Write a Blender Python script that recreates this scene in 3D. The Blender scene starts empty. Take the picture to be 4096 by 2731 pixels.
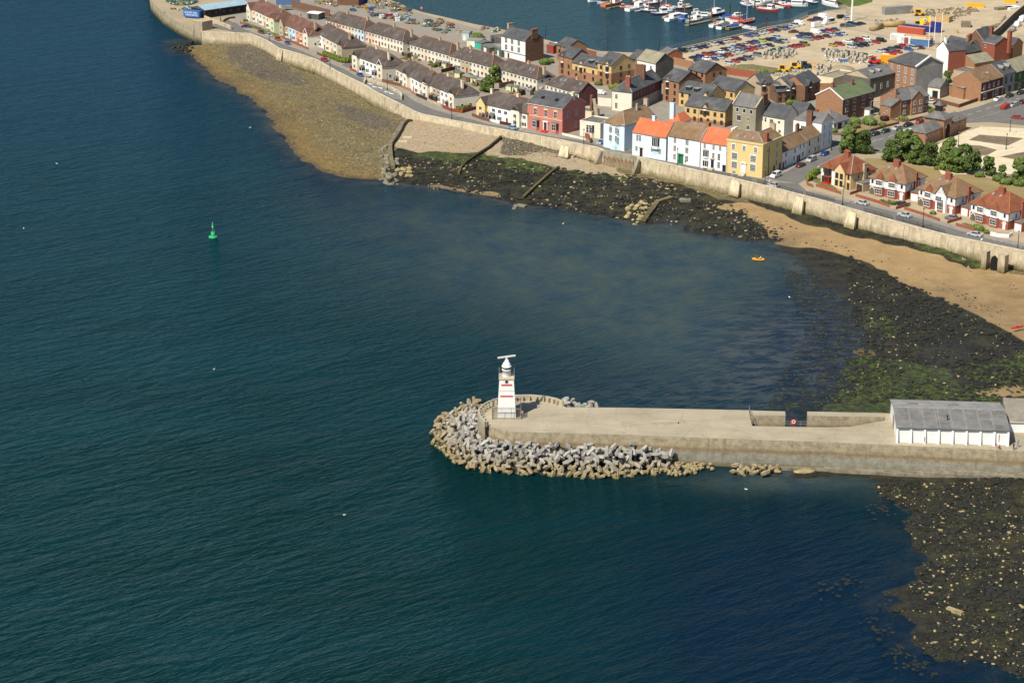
import bpy, math, random
import numpy as np
from mathutils import Vector, Matrix, noise
from mathutils.geometry import tessellate_polygon
R = math.radians
random.seed(7)
# ---------------------------------------------------------------- camera, sky, sun, exposure
SC = bpy.context.scene
COL = SC.collection
F, TH, HC = 8610.0, R(19), 180.0
W0, H0 = 4096, 2731
cam = bpy.data.cameras.new('camera'); cam.lens = F/W0*36.0; cam.sensor_width = 36.0
cam.clip_start = 1.0; cam.clip_end = 20000.0
co = bpy.data.objects.new('camera', cam); COL.objects.link(co)
co.location = (0, 0, HC); co.rotation_euler = (R(90)-TH, 0, 0); SC.camera = co
SUN_EL, SUN_AZ = 50.0, 221.0        # azimuth measured clockwise from +Y
wd = bpy.data.worlds.new('World'); SC.world = wd; wd.use_nodes = True
wn = wd.node_tree.nodes; wl = wd.node_tree.links
sky = wn.new('ShaderNodeTexSky'); sky.sky_type = 'NISHITA'; sky.sun_disc = False
sky.sun_elevation = R(SUN_EL); sky.sun_rotation = R(SUN_AZ); sky.altitude = 100; sky.ozone_density = 2.0; sky.dust_density = 0.3
bg = wn['Background']; wl.new(sky.outputs[0], bg.inputs[0]); bg.inputs[1].default_value = 0.075
sl = bpy.data.lights.new('sun', 'SUN'); sl.energy = 4.9; sl.angle = R(0.53); sl.color = (1.0, 0.93, 0.80)
so = bpy.data.objects.new('sun', sl); COL.objects.link(so)
sd = Vector((math.sin(R(SUN_AZ))*math.cos(R(SUN_EL)), math.cos(R(SUN_AZ))*math.cos(R(SUN_EL)), math.sin(R(SUN_EL))))
so.rotation_euler = sd.to_track_quat('Z', 'Y').to_euler(); so.location = (-200, -200, 400)
vs = SC.view_settings; vs.view_transform = 'Standard'; vs.look = 'None'; vs.exposure = 0.34; vs.gamma = 1.0
SC.render.engine = 'CYCLES'
SC.cycles.max_bounces = 5; SC.cycles.diffuse_bounces = 2; SC.cycles.glossy_bounces = 3
SC.cycles.transparent_max_bounces = 8; SC.cycles.transmission_bounces = 2
# ---------------------------------------------------------------- surveying helpers
G = 5.5
sT, cT = math.sin(TH), math.cos(TH)
def P(px, py, z=G):
    u = (px-W0/2)/F; v = (py-H0/2)/F
    t = (HC-z)/(sT+v*cT)
    return Vector((u*t, (cT-v*sT)*t, z))
def Zat(y, py):                      # height at ground distance y seen on row py
    v = (py-H0/2)/F
    return HC - y*(sT+v*cT)/(cT-v*sT)
def proj(x, y, z):
    dep = y*cT+(HC-z)*sT; ver = (HC-z)*cT-y*sT
    return W0/2+F*x/dep, H0/2+F*ver/dep
ZT = dict(Z1=(560,0,3.36),Z2=(1200,0,3.36),Z3=(1800,0,3.36),Z4=(2400,0,3.36),Z5=(3000,0,3.92),Z6=(3500,0,3.946),
 Y1=(1350,150,3.92),Y2=(1850,180,3.733),Y3=(2350,180,3.733),Y4=(2800,200,3.733),Y5=(3200,340,4.356),Y6=(3400,560,3.379),
 X1=(2300,400,3.92),X2=(2800,440,3.92),X3=(1700,1400,2.851),X4=(1880,1400,4.9),X5=(2400,1550,2.613),X6=(3300,1550,2.955),
 W1=(3560,240,4.356),W2=(2350,0,4.704),W3=(2800,0,4.704),W4=(1000,0,3.92),W5=(2650,80,6.72),W6=(2950,40,6.72),W7=(3200,40,6.533),
 V1=(3300,180,5.88),V2=(1500,450,3.92),V3=(2000,520,2.94),V4=(2700,720,2.94),V5=(3400,950,2.412),V6=(3200,1850,1.78),F0=(0,0,1))
def Z(k, x, y):
    a = ZT[k]; return (a[0]+x/a[2], a[1]+y/a[2])
def ZL(k, *pts): return [Z(k, *p) for p in pts]
# ---------------------------------------------------------------- materials
MATS = {}
def mat(name, c, rough=0.8, var=0.12, sc=0.5, spec=0.3, metal=0.0, c2=None, bump=0.0, det=4.0, obj=True, stretch=None, emis=None):
    if name in MATS: return MATS[name]
    m = bpy.data.materials.new(name); m.use_nodes = True
    nt = m.node_tree; N = nt.nodes; Lk = nt.links; b = N['Principled BSDF']
    b.inputs['Roughness'].default_value = rough; b.inputs['Metallic'].default_value = metal
    b.inputs['Specular IOR Level'].default_value = spec
    if c2 is None: c2 = tuple(max(0, x*(1-var*2.2)) for x in c)
    ge = N.new('ShaderNodeNewGeometry')
    src = ge.outputs['Position']
    if stretch:
        mp = N.new('ShaderNodeMapping'); Lk.new(src, mp.inputs[0]); mp.inputs['Scale'].default_value = stretch; src = mp.outputs[0]
    no = N.new('ShaderNodeTexNoise'); Lk.new(src, no.inputs['Vector'])
    no.inputs['Scale'].default_value = sc; no.inputs['Detail'].default_value = det; no.inputs['Roughness'].default_value = 0.65
    cr = N.new('ShaderNodeValToRGB'); Lk.new(no.outputs[0], cr.inputs[0])
    cr.color_ramp.elements[0].position = 0.32; cr.color_ramp.elements[1].position = 0.68
    cr.color_ramp.elements[0].color = (*c2, 1); cr.color_ramp.elements[1].color = (*c, 1)
    Lk.new(cr.outputs[0], b.inputs['Base Color'])
    if bump:
        bp = N.new('ShaderNodeBump'); bp.inputs['Strength'].default_value = bump; bp.inputs['Distance'].default_value = 0.2
        Lk.new(no.outputs[0], bp.inputs['Height']); Lk.new(bp.outputs[0], b.inputs['Normal'])
    MATS[name] = m; return m
def mixnode(nt, fac, a, b):
    n = nt.nodes.new('ShaderNodeMix'); n.data_type = 'RGBA'
    for s, v in ((0, fac), (6, a), (7, b)):
        if isinstance(v, (int, float)): n.inputs[s].default_value = v
        elif isinstance(v, tuple): n.inputs[s].default_value = (*v, 1)
        else: nt.links.new(v, n.inputs[s])
    return n.outputs[2]
def noisen(nt, sc, det=4, rough=0.6, stretch=None, rot=0.0, dist=0.0):
    N = nt.nodes; ge = N.new('ShaderNodeNewGeometry'); src = ge.outputs['Position']
    if stretch or rot:
        mp = N.new('ShaderNodeMapping'); mp.vector_type = 'TEXTURE' if False else 'POINT'
        mp.inputs['Rotation'].default_value = (0, 0, rot); mp.inputs['Scale'].default_value = stretch or (1, 1, 1)
        nt.links.new(src, mp.inputs[0]); src = mp.outputs[0]
    no = N.new('ShaderNodeTexNoise'); nt.links.new(src, no.inputs['Vector'])
    no.inputs['Scale'].default_value = sc; no.inputs['Detail'].default_value = det; no.inputs['Roughness'].default_value = rough
    no.inputs['Distortion'].default_value = dist
    return no.outputs[0]
def ramp(nt, src, lo, hi, a=0.0, b=1.0):
    n = nt.nodes.new('ShaderNodeMapRange'); nt.links.new(src, n.inputs[0])
    for i, v in enumerate((lo, hi, a, b)): n.inputs[i+1].default_value = v
    return n.outputs[0]
def math_(nt, op, a, b=0.0):
    n = nt.nodes.new('ShaderNodeMath'); n.operation = op
    for i, v in enumerate((a, b)):
        if isinstance(v, (int, float)): n.inputs[i].default_value = v
        else: nt.links.new(v, n.inputs[i])
    return n.outputs[0]
def newmat(name, rough=0.8, spec=0.3):
    m = bpy.data.materials.new(name); m.use_nodes = True; MATS[name] = m
    b = m.node_tree.nodes['Principled BSDF']; b.inputs['Roughness'].default_value = rough; b.inputs['Specular IOR Level'].default_value = spec
    return m, m.node_tree, b
# ---------------------------------------------------------------- mesh helper
class MB:
    def __init__(s): s.v = []; s.f = []; s.m = []
    def quad(s, *p, m=0):
        n = len(s.v); s.v += [tuple(q) for q in p]; s.f.append(tuple(range(n, n+len(p)))); s.m.append(m); return s
    def box(s, x0, y0, z0, x1, y1, z1, m=0, bottom=False):
        n = len(s.v); s.v += [(x0,y0,z0),(x1,y0,z0),(x1,y1,z0),(x0,y1,z0),(x0,y0,z1),(x1,y0,z1),(x1,y1,z1),(x0,y1,z1)]
        fs = [(0,1,5,4),(1,2,6,5),(2,3,7,6),(3,0,4,7),(4,5,6,7)]
        if bottom: fs.append((3,2,1,0))
        for f in fs: s.f.append(tuple(n+i for i in f)); s.m.append(m)
        return s
    def bar(s, a, b, w, h=None, m=0):
        a = Vector(a); b = Vector(b); d = b-a
        if d.length < 1e-6: return s
        h = h or w; d.normalize(); up = Vector((0,0,1)) if abs(d.z) < 0.95 else Vector((1,0,0))
        x = d.cross(up).normalized()*w/2; y = x.cross(d).normalized()*h/2
        n = len(s.v)
        for q in (a, b): s.v += [tuple(q-x-y), tuple(q+x-y), tuple(q+x+y), tuple(q-x+y)]
        for f in ((0,1,5,4),(1,2,6,5),(2,3,7,6),(3,0,4,7),(3,2,1,0),(4,5,6,7)): s.f.append(tuple(n+i for i in f)); s.m.append(m)
        return s
    def lathe(s, prof, seg=12, cx=0, cy=0, m=0, cap=True):
        n = len(s.v)
        for r, z in prof:
            for k in range(seg):
                a = 2*math.pi*k/seg; s.v.append((cx+r*math.cos(a), cy+r*math.sin(a), z))
        for i in range(len(prof)-1):
            for k in range(seg):
                k2 = (k+1) % seg
                s.f.append((n+i*seg+k, n+i*seg+k2, n+(i+1)*seg+k2, n+(i+1)*seg+k)); s.m.append(m)
        if cap:
            s.f.append(tuple(n+(len(prof)-1)*seg+k for k in range(seg))); s.m.append(m)
        return s
    def cyl(s, a, b, r0, r1=None, seg=8, m=0):
        a = Vector(a); b = Vector(b); r1 = r0 if r1 is None else r1; d = (b-a).normalized()
        up = Vector((0,0,1)) if abs(d.z) < 0.95 else Vector((1,0,0))
        x = d.cross(up).normalized(); y = x.cross(d); n = len(s.v)
        for q, r in ((a, r0), (b, r1)):
            for k in range(seg):
                t = 2*math.pi*k/seg; s.v.append(tuple(q+x*r*math.cos(t)+y*r*math.sin(t)))
        for k in range(seg):
            k2 = (k+1) % seg; s.f.append((n+k, n+k2, n+seg+k2, n+seg+k)); s.m.append(m)
        s.f.append(tuple(n+seg+k for k in range(seg))); s.m.append(m)
        s.f.append(tuple(n+seg-1-k for k in range(seg))); s.m.append(m)
        return s
    def prism(s, pts, z0, z1, m=0, mt=None):          # polygon of (x,y) extruded
        mt = m if mt is None else mt
        ar = sum(pts[i][0]*pts[(i+1)%len(pts)][1]-pts[(i+1)%len(pts)][0]*pts[i][1] for i in range(len(pts)))
        if ar < 0: pts = pts[::-1]
        n = len(s.v); k = len(pts)
        s.v += [(p[0],p[1],z0) for p in pts]+[(p[0],p[1],z1) for p in pts]
        for i in range(k):
            j = (i+1) % k; s.f.append((n+i, n+j, n+k+j, n+k+i)); s.m.append(m)
        for t in tessellate_polygon([[Vector((p[0],p[1],0)) for p in pts]]):
            a, b, c = (Vector(pts[i][:2]) for i in t)
            if (b-a).cross(c-a) < 0: t = (t[0], t[2], t[1])
            s.f.append(tuple(n+k+i for i in t)); s.m.append(mt)
        return s
    def blob(s, c, r, m=0, seed=0, amp=0.25, sub=1):
        vs, fs = ICO[sub]; n = len(s.v); rr = r if isinstance(r, (tuple, list)) else (r, r, r)
        rnd = random.Random(seed)
        off = Vector((rnd.random()*50, rnd.random()*50, rnd.random()*50))
        for v in vs:
            k = 1+amp*noise.noise(v*1.3+off)*2
            s.v.append((c[0]+v.x*rr[0]*k, c[1]+v.y*rr[1]*k, c[2]+v.z*rr[2]*k))
        for f in fs: s.f.append(tuple(n+i for i in f)); s.m.append(m)
        return s
    def mesh(s, name, mats, smooth=False):
        me = bpy.data.meshes.new(name); me.from_pydata(s.v, [], s.f)
        for x in (mats if isinstance(mats, (list, tuple)) else [mats]): me.materials.append(x)
        me.polygons.foreach_set('material_index', s.m)
        if smooth: me.polygons.foreach_set('use_smooth', [True]*len(s.f))
        me.update(); return me
    def build(s, name, mats, parent=None, smooth=False):
        return obj(name, s.mesh(name, mats, smooth), parent)
def ico(sub):
    import bmesh
    bm = bmesh.new(); bmesh.ops.create_icosphere(bm, subdivisions=max(1, sub), radius=1)
    r = ([v.co.copy() for v in bm.verts], [tuple(v.index for v in f.verts) for f in bm.faces]); bm.free(); return r
ICO = {1: ico(1), 2: ico(2), 3: ico(3)}
def obj(name, me, parent=None, loc=None, rz=None):
    o = bpy.data.objects.new(name, me); COL.objects.link(o)
    if parent: o.parent = parent
    if loc is not None: o.location = loc
    if rz is not None: o.rotation_euler = (0, 0, rz)
    return o
def tag(o, label=None, cat=None, group=None, kind=None):
    if label: o['label'] = label
    if cat: o['category'] = cat
    if group: o['group'] = group
    if kind: o['kind'] = kind
    return o
def thing(name, label, cat, loc=(0,0,0), rz=0, group=None):
    return tag(obj(name, None, None, loc, rz), label, cat, group)
def dup(root, loc, rz, label=None, sc=None):
    r = root.copy(); COL.objects.link(r); r.location = loc; r.rotation_euler = (0, 0, rz)
    if sc: r.scale = (sc, sc, sc)
    if label: r['label'] = label
    for ch in root.children:
        c = ch.copy(); COL.objects.link(c); c.parent = r
        for g in ch.children:
            d = g.copy(); COL.objects.link(d); d.parent = c
    return r
# ---------------------------------------------------------------- numpy value noise
def vnoise(x, y, seed=0):
    xi = np.floor(x).astype(np.int64); yi = np.floor(y).astype(np.int64); fx = x-xi; fy = y-yi
    fx = fx*fx*(3-2*fx); fy = fy*fy*(3-2*fy)
    def h(a, b):
        n = (a*374761393+b*668265263+seed*1442695) & 0xffffffff
        n = ((n ^ (n >> 13))*1274126177) & 0xffffffff
        return ((n ^ (n >> 16)) & 0xffff)/65535.0
    return (h(xi,yi)*(1-fx)+h(xi+1,yi)*fx)*(1-fy)+(h(xi,yi+1)*(1-fx)+h(xi+1,yi+1)*fx)*fy
def fbm(x, y, sc, oc=4, seed=0):
    s = 0; a = 1; t = 0
    for i in range(oc):
        s = s+a*vnoise(x/sc*2**i, y/sc*2**i, seed+i); t += a; a *= .55
    return s/t*2-1
def inpoly(X, Y, poly):
    r = np.zeros(X.shape, bool); n = len(poly)
    for i in range(n):
        x1, y1 = poly[i][:2]; x2, y2 = poly[(i+1) % n][:2]
        if y1 == y2: continue
        c = ((y1 > Y) != (y2 > Y)) & (X < (x2-x1)*(Y-y1)/(y2-y1)+x1); r ^= c
    return r
def dline(X, Y, pts, vals=None):
    best = np.full(X.shape, 1e9); bv = np.zeros(X.shape)
    for i in range(len(pts)-1):
        ax, ay = pts[i][:2]; bx, by = pts[i+1][:2]; dx = bx-ax; dy = by-ay; q = dx*dx+dy*dy+1e-9
        t = np.clip(((X-ax)*dx+(Y-ay)*dy)/q, 0, 1); d = np.hypot(X-ax-t*dx, Y-ay-t*dy); k = d < best
        best[k] = d[k]
        if vals is not None: bv[k] = (vals[i]+(vals[i+1]-vals[i])*t)[k]
    return best, bv
# ================================================================ SETTING
WALL = [((807,128),(800,172)),((997,134),(994,181)),((1063,162),(1060,205)),((1110,193),(1096,238)),((1130,198),(1131,245)),((1200,218),(1200,282)),
 ((1260,238),(1260,305)),((1350,289),(1350,332)),((1455,340),(1455,393)),((1489,362),(1503,430)),((1601,418),(1567,462)),((1650,444),(1645,494)),((1682,456),(1684,482)),
 ((1822,484),(1822,512)),((1950,507),(1950,541)),((2080,531),(2080,562)),((2240,560),(2240,606)),((2386,590),(2388,650)),((2415,602),(2415,660)),
 ((2568,631),(2568,698)),((2601,640),(2601,706)),((2800,685),(2800,748)),((2922,710),(2930,780)),((3114,756),(3117,830)),((3269,797),(3269,868)),
 ((3400,834),(3400,906)),((3666,909),(3666,970)),((3785,939),(3785,998)),((3953,974),(3950,1060)),((4096,1004),(4096,1098)),((4320,1052),(4320,1160))]
WZ = 6.4
WTOP = [P(*a, WZ) for a, b in WALL]
def norms(pts):
    r = []
    for i in range(len(pts)):
        a = pts[max(0, i-1)]; b = pts[min(len(pts)-1, i+1)]; d = (b-a).to_2d().normalized(); r.append(Vector((d.y, -d.x)))
    return r
WN = norms(WTOP)                       # pointing to the sea (right-hand side of the line)
WBASE = []
for p, n, (a, b) in zip(WTOP, WN, WALL):
    q = p.to_2d()+n*0.7; z = max(0.3, min(5.0, Zat(q.y, b[1]))); WBASE.append(Vector((q.x, q.y, z)))
WBZ = [q.z for q in WBASE]
SHORE_A = [(700,170),(739,213),(777,229),(822,274),(890,330),(1006,399),(1055,440),(1080,470),(1083,505),(1132,557),(1219,644),(1289,688),(1393,714),(1533,723),
 (1672,740),(1811,761),(1968,792),(2055,818),(2177,827),(2351,853),(2490,879),(2612,900),(2680,888),(2751,930),(2926,952),(3065,958),(3135,993),(3204,1045),(3309,1132),
 (3413,1254),(3465,1376),(3413,1498),(3309,1585),(3225,1640),(3200,1680)]
SHORE_B = [(3180,1900),(3400,1905),(3515,1926),(3503,1985),(3588,2030),(3660,2063),(3610,2114),(3677,2142),(3666,2198),(3734,2238),(3650,2266),(3677,2311),(3616,2344),
 (3537,2367),(3593,2389),(3537,2429),(3604,2462),(3706,2496),(3650,2530),(3700,2552),(3655,2580),(3762,2636),(3930,2648),(4015,2687),(4096,2715),(4260,2790)]
SA = [P(*p, 0) for p in SHORE_A]; SB = [P(*p, 0) for p in SHORE_B]
POLY_A = SA+[P(4500,1720,0), P(4500,1200,0)]+[w for w in reversed(WTOP)]
POLY_B = SB+[P(4500,2790,0), P(4500,1850,0), P(3300,1840,0)]
def ground_z(X, Y):
    ina = inpoly(X, Y, POLY_A); inb = inpoly(X, Y, POLY_B)
    da, _ = dline(X, Y, SA); db, _ = dline(X, Y, SB); dw, zw = dline(X, Y, WTOP, WBZ)
    wob = fbm(X, Y, 9, 3, 3)*2.2+fbm(X, Y, 2.4, 2, 9)*0.9
    # flat weedy shore on the right side of the bay and south of the pier
    px = X; flat = np.clip((X-60)/50, 0, 1)
    s = np.where(ina, da, -da)+wob*(0.6+1.9*flat)+fbm(X, Y, 22, 3, 77)*4*flat
    tt = np.clip(s/(np.maximum(da, .01)+dw+1e-6), 0, 1)
    ea = 1+1.2*flat
    za = np.where(s > 0, zw*np.minimum(tt, 1)**ea+np.minimum(s*(.05-.03*flat), .22), s*(.07-.055*flat))
    sb = np.where(inb, db, -db)+wob*1.2
    zb = np.where(sb > 0, np.minimum(sb*0.03+np.minimum(sb*.12, .25), 1.3), sb*.2)
    usea = (Y > P(3000,1760,0).y) | (X < P(3000,1760,0).x)
    z = np.where(usea, za, zb)
    rough = fbm(X, Y, 3.2, 4, 21)*0.16+fbm(X, Y, 14, 3, 31)*0.18
    z = z+rough*np.clip((z+.45)*2, 0, 1)
    return z, np.where(usea, s, sb)
TYPES = []      # (kind, polygon in survey coordinates)
def T(kind, pts): TYPES.append((kind, pts))
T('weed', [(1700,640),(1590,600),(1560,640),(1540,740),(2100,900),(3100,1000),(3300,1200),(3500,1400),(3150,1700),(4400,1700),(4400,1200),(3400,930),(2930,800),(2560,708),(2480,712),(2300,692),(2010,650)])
T('dark', [(902,202),(977,182),(1040,190),(1085,240),(1180,290),(1250,345),(1200,352),(1100,332),(1000,292),(930,250)])
T('dark', [(1330,400),(1420,420),(1520,470),(1600,520),(1590,560),(1480,520),(1380,470)])
T('grit', ZL('V2',(740,100),(2352,400),(2352,700),(2200,745),(2000,770),(1500,700),(900,690),(600,690),(380,600),(270,560),(390,350),(550,200)))
T('grit', ZL('V3',(0,20),(700,230),(1180,400),(1500,540),(1400,550),(1200,545),(750,500),(560,450),(380,400),(0,390)))
T('dark', ZL('V3',(0,60),(240,130),(700,230),(850,290),(1180,400),(1100,420),(800,350),(600,350),(350,370),(0,350)))
T('grit', ZL('V3',(250,340),(800,340),(1180,420),(1500,540),(1200,540),(740,500),(600,440)))
T('green', ZL('V2',(830,680),(1500,700),(1650,740),(1420,850),(1150,830),(900,770),(620,760),(600,700)))
T('green', ZL('V2',(1650,720),(2000,790),(2352,800),(2352,950),(2000,850),(1700,830)))
T('green', ZL('V3',(0,395),(360,395),(560,460),(560,500),(300,520),(0,470)))
T('green', ZL('V3',(740,500),(1200,545),(1500,550),(1500,580),(1100,590),(760,540)))
T('sand', ZL('V2',(640,1110),(900,1100),(1300,1150),(1900,1220),(1880,1260),(1500,1250),(1000,1200)))
T('sand', ZL('V4',(480,300),(560,250),(900,260),(1000,290),(1400,450),(1900,590),(2352,715),(2352,1000),(2000,880),(1700,800),(1400,770),(1150,720),(1150,660),(1000,520),(800,400),(640,350)))
T('sand', ZL('V5',(0,10),(520,120),(800,190),(1200,290),(1310,255),(1500,330),(1679,350),(2200,420),(2200,1300),(1679,970),(1600,900),(1500,880),(1400,830),(1250,740),(1000,620),(800,560),(560,430),(330,330),(150,230),(0,170)))
T('weed', ZL('V4',(750,190),(1000,235),(1400,340),(1980,530),(2352,630),(2352,725),(1900,600),(1400,462),(1000,300),(850,250)))  # wall-foot strip: weed plus the ledge's shadow, painted as one dark band
T('weed', ZL('V5',(-60,-60),(300,-10),(600,80),(1000,185),(1200,250),(1190,285),(800,195),(520,125),(200,35),(-60,-20)))  # same strip further right, ledge shadow painted in along with the weed
T('green', ZL('V5',(1230,130),(1310,255),(1210,285),(800,170),(560,100),(600,70)))
T('green', ZL('V5',(0,1120),(300,1130),(800,1230),(1300,1210),(1679,1120),(2200,1100),(2200,1800),(-400,1800),(-300,1500)))
T('green', ZL('V5',(150,600),(450,780),(500,900),(300,950),(100,800)))
T('weed', ZL('V5',(900,1240),(1679,1230),(1679,1400),(1100,1440)))
T('sand', ZL('V5',(1150,1470),(1500,1400),(2200,1400),(2200,1530),(1300,1510)))
T('weed', [(3150,1860),(4600,1860),(4600,2900),(3150,2900)])
# --- foreshore sheet
def build_foreshore():
    st = 0.9
    xs = np.arange(-150, 300, st); ys = np.arange(325, 905, st)
    X, Y = np.meshgrid(xs, ys); z, s = ground_z(X, Y)
    keep = (s > -14) & ((inpoly(X, Y, POLY_A)) | (inpoly(X, Y, POLY_B)) | (s < 3))
    dwl, _ = dline(X, Y, WTOP)
    cell = keep[:-1,:-1] & keep[1:,:-1] & keep[:-1,1:] & keep[1:,1:]
    # survey coordinates for the ground-cover map
    dep = Y*cT+(HC-.8)*sT; PX = W0/2+F*X/dep; PY = H0/2+F*((HC-.8)*cT-Y*sT)/dep
    PX2 = PX+fbm(X, Y, 7, 4, 41)*32; PY2 = PY+fbm(X, Y, 6, 4, 51)*14
    at = {k: np.zeros(X.shape) for k in ('sand', 'weed', 'green', 'dark', 'grit')}; edge = np.clip(1.25-s/(13+8*fbm(X, Y, 15, 3, 61)), 0, 1)
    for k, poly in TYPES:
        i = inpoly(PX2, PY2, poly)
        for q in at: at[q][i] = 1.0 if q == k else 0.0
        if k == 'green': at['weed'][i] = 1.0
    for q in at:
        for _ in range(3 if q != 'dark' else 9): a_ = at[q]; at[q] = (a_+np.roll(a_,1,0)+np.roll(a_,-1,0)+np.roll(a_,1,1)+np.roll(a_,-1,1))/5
    idx = -np.ones(X.shape, np.int64); used = np.zeros(X.shape, bool)
    used[:-1,:-1] |= cell; used[1:,:-1] |= cell; used[:-1,1:] |= cell; used[1:,1:] |= cell
    idx[used] = np.arange(used.sum())
    V = np.stack([X[used], Y[used], z[used]], 1)
    a = idx[:-1,:-1][cell]; b = idx[:-1,1:][cell]; c = idx[1:,1:][cell]; d = idx[1:,:-1][cell]
    Fc = np.stack([a, b, c, d], 1)
    me = bpy.data.meshes.new('foreshore')
    me.vertices.add(len(V)); me.vertices.foreach_set('co', V.ravel())
    me.loops.add(Fc.size); me.loops.foreach_set('vertex_index', Fc.ravel())
    me.polygons.add(len(Fc)); me.polygons.foreach_set('loop_start', np.arange(0, Fc.size, 4)); me.polygons.foreach_set('loop_total', np.full(len(Fc), 4))
    me.polygons.foreach_set('use_smooth', np.ones(len(Fc), bool))
    me.update(); me.validate()
    for q in at:
        A = me.attributes.new(q, 'FLOAT', 'POINT'); A.data.foreach_set('value', at[q][used].astype(np.float32))
    A = me.attributes.new('edge', 'FLOAT', 'POINT'); A.data.foreach_set('value', edge[used].astype(np.float32))
    m, nt, b = newmat('foreshore', 0.85, 0.25)
    def attr(n):
        k = nt.nodes.new('ShaderNodeAttribute'); k.attribute_name = n; return k.outputs['Fac']
    n1 = noisen(nt, 0.9, 6, .7); n2 = noisen(nt, 0.16, 5, .6); n3 = noisen(nt, 2.3, 3, .6); nw = noisen(nt, 0.5, 5, .75)
    n13 = math_(nt, 'ADD', math_(nt, 'MULTIPLY', n1, .45), math_(nt, 'MULTIPLY', n3, .55)); peb = mixnode(nt, ramp(nt, n13, .42, .58), (.060,.050,.024), (.215,.170,.078))
    peb = mixnode(nt, ramp(nt, n3, .58, .66), peb, (.35,.30,.18))
    peb = mixnode(nt, ramp(nt, n2, .52, .72, 0, .75), peb, (.07,.06,.04))
    brn = mixnode(nt, ramp(nt, n13, .42, .58), (.085,.055,.018), (.25,.175,.065)); geo = nt.nodes.new('ShaderNodeAttribute'); geo.attribute_name = 'edge'
    peb = mixnode(nt, geo.outputs['Fac'], peb, brn)
    sand = mixnode(nt, ramp(nt, n2, .3, .7), (.27,.18,.082), (.35,.24,.12))
    sand = mixnode(nt, ramp(nt, n1, .60, .72, 0, .5), sand, (.27,.18,.10))
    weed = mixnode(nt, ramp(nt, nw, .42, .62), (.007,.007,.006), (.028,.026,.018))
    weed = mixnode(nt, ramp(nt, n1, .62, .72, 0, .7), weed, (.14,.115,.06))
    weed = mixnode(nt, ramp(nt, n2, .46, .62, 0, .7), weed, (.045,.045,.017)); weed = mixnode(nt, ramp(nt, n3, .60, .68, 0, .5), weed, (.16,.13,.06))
    grn = mixnode(nt, ramp(nt, nw, .44, .60), (.03,.035,.014), (.085,.12,.02))
    drk = mixnode(nt, ramp(nt, n1, .42, .62), (.05,.042,.040), (.13,.11,.095))
    drk = mixnode(nt, ramp(nt, n3, .62, .70), drk, (.33,.29,.21))
    def fac(nm, w=.9):
        q = math_(nt, 'ADD', attr(nm), math_(nt, 'MULTIPLY', math_(nt, 'SUBTRACT', nw, .5), w)); return ramp(nt, q, .40, .60)
    grit = mixnode(nt, ramp(nt, n1, .4, .6), (.27,.215,.14), (.40,.325,.225)); grit = mixnode(nt, ramp(nt, n2, .45, .65, 0, .6), grit, (.36,.25,.13)); grit = mixnode(nt, ramp(nt, n3, .57, .63, 0, .6), grit, (.13,.105,.075))
    c = mixnode(nt, fac('grit'), peb, grit); c = mixnode(nt, fac('sand'), c, sand); c = mixnode(nt, math_(nt, 'MULTIPLY', fac('dark', 1.5), .62), c, drk)
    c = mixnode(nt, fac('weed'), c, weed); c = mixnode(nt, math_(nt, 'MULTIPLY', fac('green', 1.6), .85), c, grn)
    # wet edge by height above the water
    ge = nt.nodes.new('ShaderNodeNewGeometry'); sp = nt.nodes.new('ShaderNodeSeparateXYZ'); nt.links.new(ge.outputs['Position'], sp.inputs[0])
    wet = ramp(nt, sp.outputs[2], 0.05, 0.45, .45, 0)
    c = mixnode(nt, wet, c, (.022,.019,.014))
    nt.links.new(c, b.inputs['Base Color']); nt.links.new(ramp(nt, sp.outputs[2], 0.1, .6, .45, .9), b.inputs['Roughness'])
    bp = nt.nodes.new('ShaderNodeBump'); bp.inputs['Strength'].default_value = .9; bp.inputs['Distance'].default_value = .35
    nt.links.new(n1, bp.inputs['Height']); nt.links.new(bp.outputs[0], b.inputs['Normal'])
    me.materials.append(m)
    tag(obj('foreshore', me), kind='structure')
build_foreshore()
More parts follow.
